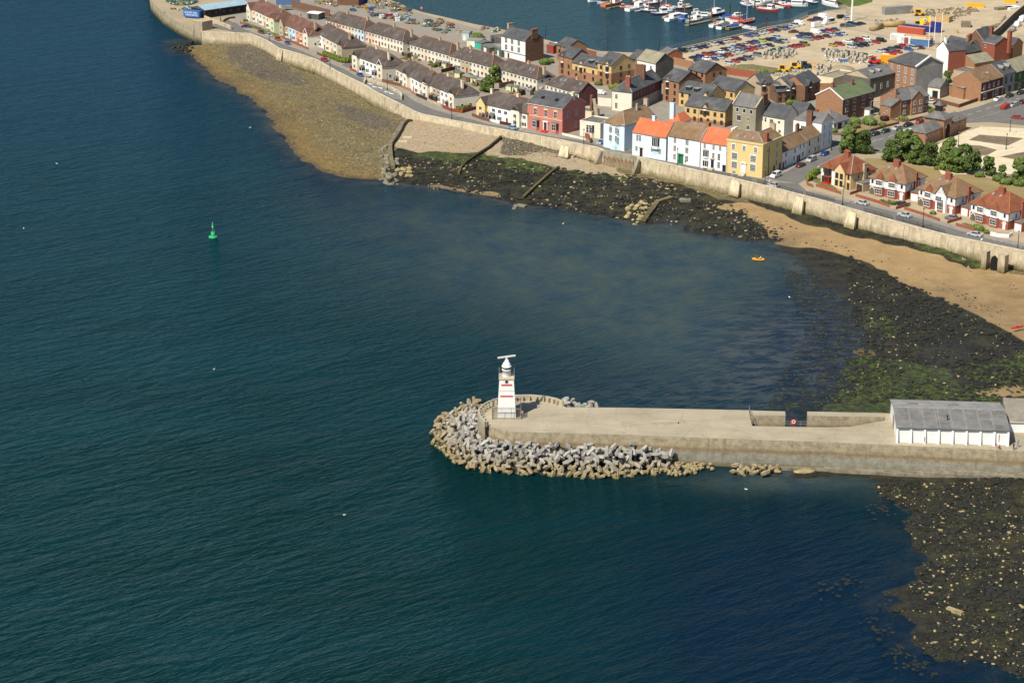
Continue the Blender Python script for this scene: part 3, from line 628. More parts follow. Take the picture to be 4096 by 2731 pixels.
def deck_mat():
    m, nt, b = newmat('pier_deck', .92, .2)
    n1 = noisen(nt, .12, 6, .65); n2 = noisen(nt, 1.3, 5, .7); n3 = noisen(nt, .25, 5, .6, (.3, 1.6, 1))
    vo = nt.nodes.new('ShaderNodeTexVoronoi'); vo.feature = 'DISTANCE_TO_EDGE'; vo.inputs['Scale'].default_value = .12
    ge = nt.nodes.new('ShaderNodeNewGeometry'); mx = nt.nodes.new('ShaderNodeVectorMath'); mx.operation = 'ADD'; nt.links.new(ge.outputs['Position'], mx.inputs[0])
    dn = nt.nodes.new('ShaderNodeTexNoise'); dn.inputs['Scale'].default_value = .8; nt.links.new(ge.outputs['Position'], dn.inputs['Vector']); nt.links.new(dn.outputs['Color'], mx.inputs[1]); nt.links.new(mx.outputs[0], vo.inputs['Vector'])
    c = mixnode(nt, ramp(nt, n1, .35, .65), (.33,.285,.205), (.425,.37,.27)); c = mixnode(nt, ramp(nt, n3, .55, .7, 0, .45), c, (.27,.235,.175))
    c = mixnode(nt, ramp(nt, n2, .60, .70, 0, .55), c, (.20,.165,.115)); bt = nt.nodes.new('ShaderNodeTexBrick'); nt.links.new(nt.nodes.new('ShaderNodeNewGeometry').outputs['Position'], bt.inputs['Vector']); bt.inputs['Scale'].default_value = 1; bt.inputs['Brick Width'].default_value = 7.0; bt.inputs['Row Height'].default_value = 4.2; bt.inputs['Mortar Size'].default_value = .05; bt.inputs['Color1'].default_value = (.0,.0,.0,1); bt.inputs['Color2'].default_value = (.55,.55,.55,1); bt.inputs['Mortar'].default_value = (1,1,1,1); c = mixnode(nt, ramp(nt, bt.outputs['Color'], 0, 1, 0, .34), c, (.20,.17,.12)); c = mixnode(nt, ramp(nt, vo.outputs['Distance'], 0, .012, .5, 0), c, (.2,.16,.11))
    nt.links.new(c, b.inputs['Base Color']); return m
M_pw = pier_wall_mat(); M_pd = deck_mat()
HEADR = [(1939,1691),(1917,1667),(1910,1642),(1928,1621),(1953,1607),(1995,1593),(2061,1582),(2121,1581),(2184,1586),(2226,1595),(2256,1607)]
HR = [P(*p, 7.6) for p in HEADR]
FRONT = [(4330,1812),(4096,1804),(3700,1785),(3300,1767),(2852,1752),(2500,1737),(2209,1730),(2051,1726),(1981,1712),(1945,1697)]
FR = [P(*p, PZ) for p in FRONT]
REAR = [(2262,1628),(2500,1630),(2995,1640),(3008,1703),(3300,1709),(3400,1706),(3540,1682),(3538,1652),(4330,1668)]
RR = [P(*p, PZ) for p in REAR]
pier = thing('stone_pier', 'long pale concrete pier with a rounded head running out into the bay', 'pier')
pts = [(p.x, p.y) for p in FR+HR+RR]
mb = MB(); mb.prism(pts, -2.5, PZ, m=0, mt=1); mb.build('deck', [M_pw, M_pd], pier)
mb = MB(); ns = norms([Vector((p.x,p.y,0)) for p in HR])
for i in range(len(HR)-1):
    a, b = HR[i].to_2d(), HR[i+1].to_2d(); c = (a+b)/2; ctr = P(2090,1650,PZ).to_2d()
    na = (ctr-a).normalized()*.45; nb = (ctr-b).normalized()*.45
    q = [a, b, b+nb, a+na]; mb.prism([(p.x,p.y) for p in q], PZ-.1, PZ+1.25)
mb.build('parapet', [M_conc], pier)
for i in range(len(HR)-1):
    for t in (.0, .5):
        mb = MB(); a = HR[i].to_2d().lerp(HR[i+1].to_2d(), t); n_ = (ctr-a).normalized(); c = a+n_*.75; x = Vector((n_.y,-n_.x))*.15
        mb.prism([tuple(c-x-n_*.35), tuple(c+x-n_*.35), tuple(c+x+n_*.35), tuple(c-x+n_*.35)], PZ, PZ+1.1)
        mb.build('parapet_rib', [M_conc], pier)
for nm, pl in (('rear_wall_remnant', ZL('X5',(1572,237),(1935,247),(1938,292),(1580,282))), ('rear_wall_remnant', ZL('X5',(2165,248))+ZL('X6',(710,300),(715,345),(0,335))+ZL('X5',(2168,290)))):
    mb = MB(); mb.prism([(P(*p, PZ).x, P(*p, PZ).y) for p in pl], -2, PZ-.01, m=0, mt=1); mb.build(nm, [M_pw, M_pd], pier)
# footing ledge along the foot of the pier wall
mb = MB(); A = [P(3100,1868,.6), P(3300,1880,.6), P(3700,1895,1.3), P(4096,1912,1.3), P(4330,1920,1.3)]
for i in range(len(A)-1):
    a, b = A[i], A[i+1]; mb.prism([(a.x,a.y),(b.x,b.y),(b.x,b.y+6),(a.x,a.y+6)], -1, (.55,.9,1.5,1.7)[i])
mb.build('footing', [M_rock2], pier)
mb = MB(); a = P(*Z('X5',535,385),PZ); b = P(*Z('X5',815,380),PZ); mb.prism([(a.x,a.y),(b.x,b.y),(b.x,b.y+1.0),(a.x,a.y+1.0)], PZ, PZ+.55)
tag(mb.build('concrete_bench', [M_conc]), 'low concrete block lying along the middle of the pier deck', 'concrete block')
def rail(name, label, pts, h=1.05, m=None, posts=2.0, rails=(1.0,.5), th=.06, cat='railing', group=None, pick=0):
    o = thing(name, label, cat, group=group); mb = MB(); mp = MB()
    for i in range(len(pts)-1):
        a, b = pts[i], pts[i+1]; L = (b-a).length; n = max(1, int(L/posts))
        for k in range(n+(i == len(pts)-2)): 
            p = a.lerp(b, k/n); mp = MB(); mp.box(p.x-th/2, p.y-th/2, p.z, p.x+th/2, p.y+th/2, p.z+h); mp.build('post', [m], o)
        for r in rails: mb.bar(a+Vector((0,0,h*r)), b+Vector((0,0,h*r)), th*.8)
        if pick:
            n = int(L/pick)
            for k in range(n):
                p = a.lerp(b, (k+.5)/n); mb.box(p.x-.02, p.y-.02, p.z+.05, p.x+.02, p.y+.02, p.z+h)
    mb.build('rails', [m], o); return o
M_galv = mat('galvanised_steel', (.34,.34,.33), .5, .1, 2, metal=.3)
M_black = mat('black_metal', (.02,.02,.022), .5, .1, 2)
M_white = mat('white_paint', (.80,.79,.76), .6, .04, .5)
M_red = mat('red_paint', (.62,.03,.02), .5, .1, 1)
M_pink = mat('faded_red_paint', (.62,.13,.13), .6, .1, 2)
M_glass = mat('window_glass', (.03,.035,.04), .12, .3, .6, spec=.6)
M_brass = mat('lantern_glass', (.16,.10,.06), .2, .2, 2, spec=.6)
rail('pier_railing', 'grey handrail with posts along the gap in the rear of the pier', [P(*Z('X5',1557,235),PZ), P(*Z('X5',1590,398),PZ), P(*Z('X5',2400,405),PZ), P(*Z('X6',60,425),PZ)], 1.1, M_galv)
def lifebuoy(px, z, label):
    p = P(*px, z); o = thing('lifebuoy_stand', label, 'lifebuoy stand', p)
    mb = MB(); mb.box(-.06,-.06,0,.06,.06,.9); mb.build('post', [M_red], o)
    mb = MB(); mb.box(-.5,-.08,.8,.5,.12,1.8); mb.build('board', [M_red], o)
    mb = MB()
    for k in range(16):
        a = 2*math.pi*k/16; b = 2*math.pi*(k+1)/16
        mb.bar((.33*math.cos(a),-.13,1.3+.33*math.sin(a)),(.33*math.cos(b),-.13,1.3+.33*math.sin(b)),.11)
    mb.build('lifebuoy', [M_white], o); return o
lifebuoy(Z('X5',2020,412), PZ, 'red lifebuoy board beside the handrail in the gap of the pier')
# --- lighthouse
base = P(*Z('X4',718,1332), PZ); LH = thing('lighthouse', 'white tapered square lighthouse with red bars and a radar scanner on the pier head', 'lighthouse', (base.x, base.y+2.1, PZ))
def frus(mb, z0, w0, z1, w1, m=0):
    a, b = w0/2, w1/2; lo = [(-a,-a,z0),(a,-a,z0),(a,a,z0),(-a,a,z0)]; hi = [(-b,-b,z1),(b,-b,z1),(b,b,z1),(-b,b,z1)]
    for i in range(4): mb.quad(lo[i], lo[(i+1)%4], hi[(i+1)%4], hi[i], m=m)
    mb.quad(*hi, m=m)
w = lambda z: 4.2-1.05*z/9.2
for nm, z0, z1 in (('tower_base',0,2.45),('tower_middle',2.5,6.3),('tower_top',6.35,9.0)):
    mb = MB(); frus(mb, z0, w(z0), z1, w(z1)); mb.build(nm, [M_white], LH)
for z_ in (2.45, 6.3): mb = MB(); frus(mb, z_, w(z_+.05)+.06, z_+.05, w(z_+.05)+.06); mb.build('seam', [mat('seam_rust',(.4,.28,.12),.8,.2,2)], LH)
for z0, z1, ww in ((4.95,5.32,2.85),(7.55,7.95,2.4)):
    y = -w((z0+z1)/2)/2; mb = MB(); mb.box(-ww/2, y-.07, z0, ww/2, y+.2, z1, bottom=True); mb.build('red_bar', [M_pink], LH)
y = -w(8.5)/2; mb = MB(); mb.box(-.36, y-.05, 8.1, .36, y+.2, 8.85, m=0, bottom=True); mb.box(-.27, y-.07, 8.2, .27, y+.1, 8.78, m=1); mb.build('window', [M_conc, M_glass], LH)
M_yel = mat('weathered_gallery', (.50,.36,.17), .8, .3, 3, c2=(.60,.56,.46))
mb = MB(); mb.box(-1.75,-1.75,9.0,1.75,1.75,9.35,bottom=True); g = mb.build('gallery', [M_yel], LH)
mb = MB()
for sx in (-1,1):
    for sy in (-1,1): mb.box(sx*1.68-.04, sy*1.68-.04, 9.35, sx*1.68+.04, sy*1.68+.04, 10.5)
for h in (9.9,10.4):
    for a, b in (((-1.68,-1.68),(1.68,-1.68)),((1.68,-1.68),(1.68,1.68)),((1.68,1.68),(-1.68,1.68)),((-1.68,1.68),(-1.68,-1.68))): mb.bar((*a,h),(*b,h),.035)
for sx in (-1,1): mb.box(sx*1.68-.05,-.05,9.35,sx*1.68+.05,.05,11.3)
mb.build('railing', [M_galv], LH)
mb = MB(); mb.lathe([(.92,9.35),(.92,10.75),(1.05,10.78),(1.05,10.9),(.88,10.92)], 20); mb.build('lantern_base', [M_white], LH, True)
mb = MB(); mb.lathe([(.86,10.92),(.86,11.55)], 20); mb.build('lantern_glass', [M_brass], LH, True)
for k in range(8):
    mb = MB(); a = 2*math.pi*k/8+.39; mb.bar((.88*math.cos(a),.88*math.sin(a),10.9),(.88*math.cos(a),.88*math.sin(a),11.56),.05); mb.build('glazing_bar', [M_white], LH)
mb = MB(); mb.lathe([(1.1,11.55),(1.12,11.68),(.98,11.75),(.92,12.05),(.72,12.45),(.45,12.75),(.2,12.9)], 20); mb.build('lantern_roof', [M_white], LH, True)
mb = MB(); mb.lathe([(.42,12.8),(.36,13.1),(.24,13.25),(.24,13.65),(.12,13.7)], 12); mb.box(.0,-.3,12.9,.45,.1,13.1); mb.build('radar_pedestal', [M_white], LH)
mb = MB(); a = math.atan2(1.6,3.85); d = Vector((math.cos(a), math.sin(a), 0)); mb.bar(-d*2.1+Vector((0,0,13.85)), d*2.1+Vector((0,0,13.85)), .28, .34); mb.build('radar_scanner', [M_white], LH)
mb = MB(); mb.box(1.95,-1.3,0,2.6,-.4,1.5); mb.build('equipment_cabinet', [M_black], LH)
# palisade fence round it
fc = [Vector((x, y, PZ)) for x, y in ((base.x-3.2,base.y-.75),(base.x+3.2,base.y-.75),(base.x+3.2,base.y+5.6),(base.x-3.2,base.y+5.6),(base.x-3.2,base.y-.75))]
rail('palisade_fence', 'square grey palisade fence enclosing the foot of the lighthouse', fc, 2.75, M_galv, 2.1, (.9,.12), .09, 'fence', None, .22)
lifebuoy(Z('X4',1021,1300), PZ, 'red lifebuoy board on the right side of the lighthouse fence').scale = (.6,.6,.8)
# --- concrete armour units
def dolos():
    mb = MB()
    def leg(a, b, r0, r1, seg=8): mb.cyl(a, b, r0, r1, seg)
    mb.cyl((0,0,-.6),(0,0,.6),.44,.44,6)
    for s, ax in ((-1, Vector((1,0,0))), (1, Vector((0,1,0)))):
        c = Vector((0,0,s*.75)); mb.cyl(c-ax*.95, c, .34, .56, 4); mb.cyl(c, c+ax*.95, .56, .34, 4)
    return mb
def arm_mat():
    m, nt, b = newmat('armour_concrete', .9, .2)
    ge = nt.nodes.new('ShaderNodeNewGeometry'); sp = nt.nodes.new('ShaderNodeSeparateXYZ'); nt.links.new(ge.outputs['Position'], sp.inputs[0])
    n1 = noisen(nt, .7, 5, .7); oi = nt.nodes.new('ShaderNodeObjectInfo')
    h = math_(nt, 'ADD', sp.outputs[2], math_(nt, 'MULTIPLY', math_(nt, 'SUBTRACT', n1, .5), 1.6))
    c = mixnode(nt, oi.outputs['Random'], (.22,.21,.19), (.38,.36,.325)); c = mixnode(nt, ramp(nt, n1, .55, .7, 0, .4), c, (.26,.24,.2))
    c = mixnode(nt, ramp(nt, h, 1.0, 2.7, .85, 0), c, (.27,.205,.095)); c = mixnode(nt, ramp(nt, h, .1, .7, .8, 0), c, (.10,.08,.03))
    nt.links.new(c, b.inputs['Base Color']); return m
M_arm = arm_mat(); me_d = dolos().mesh('armour_unit', [M_arm])
OUT = [(1905,1600),(1860,1625),(1800,1650),(1755,1680),(1728,1712),(1738,1755),(1765,1807),(1816,1850),(1882,1878),(1960,1890),(2051,1896),(2226,1900),(2349,1908),(2500,1906),(2600,1895),(2649,1888)]
INN = [(1925,1618),(1912,1645),(1920,1668),(1945,1695),(1981,1712),(2051,1726),(2209,1730),(2350,1733),(2500,1738),(2640,1744),(2700,1746)]
ow = [P(*p, 0.2) for p in OUT]; iw = [P(*p, PZ) for p in INN]
polyw = ow+iw[::-1]; rnd = random.Random(11)
xs0 = min(p.x for p in polyw); xs1 = max(p.x for p in polyw); ys0 = min(p.y for p in polyw); ys1 = max(p.y for p in polyw)
pk = []
for _ in range(60000):
    x = rnd.uniform(xs0, xs1); y = rnd.uniform(ys0, ys1)
    if any((x-a)**2+(y-b)**2 < 1.62**2 for a, b in pk): continue
    if inpoly(np.array([x]), np.array([y]), polyw)[0]: pk.append((x, y))
PX_, PY_ = np.array([p[0] for p in pk]), np.array([p[1] for p in pk])
do, _ = dline(PX_, PY_, ow); di, _ = dline(PX_, PY_, iw)
order = sorted(range(len(pk)), key=lambda i: pk[i][1])
def heap_z(a, b): return 0.1+3.3*min(1, a/(a+b+.01))**.9
stuffm = MB(); cnt = 0
for i in order:
    x, y = pk[i]; zz = heap_z(do[i], di[i])
    if cnt < 286:
        o = tag(obj('armour_unit', me_d, None, (x, y, zz+rnd.uniform(-.1,.25))), 'grey concrete armour unit with crossed legs heaped against the pier head', 'armour unit', 'concrete armour units heaped round the pier head')
        o.rotation_euler = (rnd.uniform(0,3), rnd.uniform(0,3), rnd.uniform(0,6.3)); k = rnd.uniform(.88,1.16); o.scale = (k,k,k); cnt += 1
    else:
        stuffm.blob((x,y,zz), 1.0, seed=i, amp=.35, sub=2)
# packed rubble underneath the units
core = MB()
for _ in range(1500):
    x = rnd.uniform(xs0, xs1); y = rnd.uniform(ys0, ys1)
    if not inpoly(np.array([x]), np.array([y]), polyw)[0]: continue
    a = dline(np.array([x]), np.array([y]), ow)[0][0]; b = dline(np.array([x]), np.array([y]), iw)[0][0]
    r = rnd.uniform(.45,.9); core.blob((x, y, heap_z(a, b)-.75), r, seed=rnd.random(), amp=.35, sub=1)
small = MB()
for q in ZL('X5',(700,800),(760,830),(800,790),(850,820),(900,840),(960,830),(1000,820),(1050,815),(1100,815),(740,860),(830,860),(900,860),(980,850),(620,860),(680,880)):
    p = P(*q, .3)
    for k in range(9): small.blob((p.x+rnd.gauss(0,1.1), p.y+rnd.gauss(0,1.3), .3+rnd.random()*.4), rnd.uniform(.2,.6), seed=rnd.random(), amp=.35, sub=1)
tag(small.build('loose_rubble', [M_arm]), kind='stuff')
tag(core.build('rubble_mound', [mat('gap_shade_rubble',(.05,.045,.035),.9,.25,1)]), kind='stuff')  # mound coloured dark to paint the shade in gaps between the units
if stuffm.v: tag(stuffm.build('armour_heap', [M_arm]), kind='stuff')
for i, q in enumerate(ZL('X5',(1430,820),(1480,850),(1415,880),(1540,870),(1600,850),(1620,885),(1700,840),(1760,880),(1720,905),(1800,850),(1850,860),(1490,885))):
    p = P(*q, .5); o = tag(obj('armour_unit', me_d, None, p), 'yellowish concrete armour unit in the small outlying heap under the pier wall', 'armour unit', 'armour units in the small outlying heap'); o.rotation_euler = (rnd.uniform(0,3), rnd.uniform(0,3), rnd.uniform(0,6))
for i, q in enumerate([(2262,1606),(2275,1622),(2300,1612),(2318,1630),(2330,1622),(2350,1628),(2365,1622),(2385,1630)]):
    p = P(*q, 4.2); o = tag(obj('armour_unit', me_d, None, p), 'concrete armour unit behind the rear edge of the pier head', 'armour unit', 'armour units behind the pier head'); o.rotation_euler = (rnd.uniform(0,3), rnd.uniform(0,3), rnd.uniform(0,6))
q = MB(); q.blob((0,0,0), (2.3,1.2,.7), seed=4, amp=.15, sub=2); tag(q.build('rock_slab', [M_rock]), 'flat yellow rock slab awash below the pier wall', 'rock').location = P(3218,1886,.2)
# --- shed
A_ = P(*Z('X6',845,640), PZ); B_ = P(*Z('X6',2155,680), PZ); d = (B_-A_); Ls = d.length; rs = math.atan2(d.y, d.x)
SH = thing('pier_shed', 'long white eight-bay shed with a grey panelled roof on the pier', 'shed', A_, rs)
D_ = 16.6; Hs = 3.5; RZ = 4.8
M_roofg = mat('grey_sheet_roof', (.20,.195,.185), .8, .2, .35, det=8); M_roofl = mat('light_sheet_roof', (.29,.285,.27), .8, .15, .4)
mb = MB(); mb.box(0,0,0,Ls,D_,Hs); mb.quad((0,0,Hs),(0,D_,Hs),(0,D_/2,RZ)); mb.quad((Ls,0,Hs),(Ls,D_/2,RZ),(Ls,D_,Hs)); mb.build('wall', [M_white], SH)
bw = Ls/8
for k in range(9):
    mb = MB(); x = k*bw; x0 = max(0, x-.22) if k else -.2; x1 = x0+.44
    mb.quad((x0,-.75,0),(x1,-.75,0),(x1,-.25,Hs-.05),(x0,-.25,Hs-.05)); mb.quad((x0,-.75,0),(x0,-.25,Hs-.05),(x0,0,Hs-.05),(x0,0,0)); mb.quad((x1,-.75,0),(x1,0,0),(x1,0,Hs-.05),(x1,-.25,Hs-.05)); mb.quad((x0,-.25,Hs-.05),(x1,-.25,Hs-.05),(x1,0,Hs-.05),(x0,0,Hs-.05))
    mb.build('buttress', [M_white], SH)
sl_ = (RZ-Hs)/(D_/2)
mb = MB(); mb.box(.3,-.35,Hs-.3,Ls-.3,-.02,Hs+.02,bottom=True); mb.build('gutter', [M_roofl], SH)
def shed_roof(k):
    mb = MB(); x0, x1 = k*bw-(.3 if k == 0 else 0), (k+1)*bw+(.3 if k == 7 else 0); t = .12
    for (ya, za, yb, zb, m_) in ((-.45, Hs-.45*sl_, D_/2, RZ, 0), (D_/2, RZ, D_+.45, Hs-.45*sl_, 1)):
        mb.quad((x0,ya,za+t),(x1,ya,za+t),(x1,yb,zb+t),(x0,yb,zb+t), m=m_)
    mb.quad((x0,-.45,Hs-.45*sl_-.05),(x1,-.45,Hs-.45*sl_-.05),(x1,-.45,Hs-.45*sl_+t),(x0,-.45,Hs-.45*sl_+t))
    for xx in (x0, x1): mb.quad((xx,-.45,Hs-.45*sl_),(xx,D_/2,RZ),(xx,D_/2,RZ+t),(xx,-.45,Hs-.45*sl_+t)); mb.quad((xx,D_/2,RZ),(xx,D_+.45,Hs-.45*sl_),(xx,D_+.45,Hs-.45*sl_+t),(xx,D_/2,RZ+t))
    mb.build('roof_panel', [M_roofg, M_roofl], SH)
for k in range(8): shed_roof(k)
M_seal = mat('white_sealant', (.42,.42,.40), .8, .3, 1.5, c2=(.2,.2,.19))
mb = MB()
for k in range(1, 8):
    x = k*bw
    for dx in ((-.16,.12) if k not in (3,) else (-.3,.3)): mb.bar((x+dx,-.4,Hs-.4*sl_+.16),(x+dx,D_/2-.3,RZ+.13),.07,.05)
for k in range(8):
    if k % 2 == 0: mb.bar((k*bw+.2,D_*.25,Hs+D_*.25*sl_+.17),((k+1)*bw-.2,D_*.25,Hs+D_*.25*sl_+.17),.07,.04)
    else: mb.bar((k*bw+.2,D_*.13,Hs+D_*.13*sl_+.17),((k+1)*bw-.2,D_*.13,Hs+D_*.13*sl_+.17),.07,.04); mb.bar((k*bw+.2,D_*.36,Hs+D_*.36*sl_+.17),((k+1)*bw-.2,D_*.36,Hs+D_*.36*sl_+.17),.07,.04)
mb.bar((0,D_/2,RZ+.17),(Ls,D_/2,RZ+.17),.28,.06); mb.build('roof_seals', [M_seal], SH)
mb = MB()
for k in (1, 4): x = k*bw+.2; mb.quad((x,D_*.74,RZ-D_*.24*sl_+.14),(x+bw-.5,D_*.74,RZ-D_*.24*sl_+.14),(x+bw-.5,D_*.80,RZ-D_*.30*sl_+.14),(x,D_*.80,RZ-D_*.30*sl_+.14), m=0 if k == 1 else 1)
mb.build('roof_patch', [M_rust, M_roofg], SH)
mb = MB(); mb.cyl((bw*3.7,D_*.2,Hs+.5),(bw*3.7,D_*.2,Hs+1.6),.09,.09,8); mb.cyl((bw*3.7,D_*.2,Hs+1.5),(bw*3.7,D_*.2,Hs+1.75),.22,.22,8); mb.build('flue', [M_black], SH)
mb = MB(); mb.box(-.07,D_*.42,0,0,D_*.60,2.9); mb.build('door', [mat('weathered_door',(.30,.29,.27),.8,.2,1)], SH)
mb = MB(); mb.box(7.35*bw,-.03,.7,7.4*bw,.0,2.4); mb.box(2*bw-.1,-.78,.3,2*bw-.04,-.6,1.6); mb.build('rust_streak', [M_rust], SH)
# low building at the right edge
c = P(*Z('X6',2165,525), PZ); o = thing('pier_store', 'low white store with a sloping brown sheet roof at the landward end of the pier', 'store building', c, rs)
mb = MB(); mb.box(0,0,0,14,9,2.4); mb.build('wall', [M_white], o); mb = MB(); mb.quad((-.3,-.3,2.3),(14.3,-.3,2.3),(14.3,9.3,4.6),(-.3,9.3,4.6)); mb.quad((-.3,-.3,2.3),(-.3,9.3,4.6),(-.3,9.3,2.2),(-.3,-.3,2.2)); mb.build('roof', [mat('brown_sheet',(.27,.245,.20),.9,.15,.5)], o)
# ================================================================ BUILDINGS
def wallm(name, c, v=.07): return mat(name, c, .9, v, .35, det=6)
M_cream = wallm('cream_render', (.72,.62,.46)); M_cream2 = wallm('pale_cream_render', (.76,.69,.56)); M_pinkc = wallm('peach_render', (.74,.53,.38)); M_whiter = wallm('white_render', (.80,.79,.77), .03)
M_tan = wallm('tan_render', (.46,.37,.25)); M_lblue = wallm('light_blue_render', (.50,.66,.74)); M_blue2 = wallm('pale_sky_render', (.62,.74,.84), .04); M_aqua = wallm('pale_aqua_render', (.66,.78,.78), .03)
M_yelw = wallm('yellow_render', (.70,.52,.22), .05); M_pinkh = wallm('rose_pink_render', (.50,.185,.15), .06); M_green = wallm('pale_green_render', (.62,.66,.42)); M_salmon = wallm('salmon_render', (.70,.33,.20))
M_greyr = wallm('grey_render', (.30,.29,.27), .12); M_dgrey = wallm('dark_grey_render', (.13,.125,.11), .2); M_olive = wallm('olive_render', (.30,.27,.19), .1)
M_brick = mat('orange_brick', (.34,.18,.10), .9, .1, 1.2); M_brick2 = mat('brown_brick', (.20,.105,.065), .9, .15, 1.0); M_brickr = mat('red_brick', (.31,.10,.06), .9, .12, 1.0)
M_ybrick = mat('yellow_brick', (.60,.42,.19), .9, .08, 1.0); M_dbrick = mat('dark_plum_brick', (.14,.05,.05), .9, .2, .8)
def tiles(name, c, c2, lich=.25, lc=(.35,.33,.30), sc=.5):
    m, nt, b = newmat(name, .88, .2)
    n1 = noisen(nt, sc, 6, .7); n2 = noisen(nt, 1.6, 4, .75); n3 = noisen(nt, .22, 4, .6)
    q = mixnode(nt, ramp(nt, n1, .35, .65), c2, c); q = mixnode(nt, ramp(nt, n2, .64, .72, 0, lich), q, lc); q = mixnode(nt, ramp(nt, n3, .5, .8, 0, .25), q, lc)
    nt.links.new(q, b.inputs['Base Color']); return m
T_dark = tiles('dark_brown_tiles', (.105,.085,.075), (.065,.052,.046), .35); T_slate = tiles('grey_slate', (.088,.090,.097), (.058,.060,.066), .25); T_brown = tiles('brown_tiles', (.235,.15,.085), (.165,.10,.055), .2)
T_orange = tiles('orange_pantiles', (.52,.155,.07), (.42,.115,.05), .15, (.5,.3,.2)); T_red = tiles('russet_tiles', (.24,.085,.045), (.155,.055,.03), .3, (.4,.15,.06)); T_maroon = tiles('reddish_brown_tiles', (.155,.08,.06), (.11,.055,.042), .3)
T_green = tiles('mossy_green_roof', (.145,.175,.09), (.10,.13,.065), .3); T_moss = tiles('lichen_roof', (.30,.275,.19), (.20,.185,.13), .4); T_grey = tiles('pale_grey_roof', (.165,.16,.155), (.11,.107,.103), .3)
T_flat = mat('flat_roof_felt', (.17,.165,.15), .9, .15, .4)
M_ridge = mat('orange_ridge_tiles', (.42,.17,.08), .9, .2, 1.5); M_ridgeg = mat('pale_ridge', (.36,.32,.27), .9, .2, 1.5)
M_frame = M_white; M_dframe = mat('brown_frame', (.06,.035,.025), .7, .1, 1); M_stone = mat('stone_trim', (.60,.52,.38), .9, .1, 1)
M_pot = mat('terracotta_pot', (.40,.16,.08), .9, .1, 1)
def cmat(nm, c): return mat('paint_'+nm, c, .6, .05, 1)
WC = {}
def winmesh(w, h, bars, fr):
    k = (round(w,2), round(h,2), bars, fr.name)
    if k in WC: return WC[k]
    a, b = MB(), MB(); t = .15 if w > .8 else .11; e = .07
    a.box(-t,-e,-t*.9,w+t,0,0,bottom=True); a.box(-t*.5,-e,h,w+t*.5,0,h+t*.7,bottom=True); a.box(-t*.5,-e,0,0,0,h); a.box(w,-e,0,w+t*.5,0,h)
    nx, ny = bars
    for i in range(1, nx): a.box(w*i/nx-.03,-e*.8,0,w*i/nx+.03,0,h)
    for i in range(1, ny): a.box(0,-e*.8,h*i/ny-.03,w,0,h*i/ny+.03,bottom=True)
    b.quad((0,-.025,0),(w,-.025,0),(w,-.025,h),(0,-.025,h))
    WC[k] = (a.mesh('window', [fr]), b.mesh('pane', [M_glass])); return WC[k]
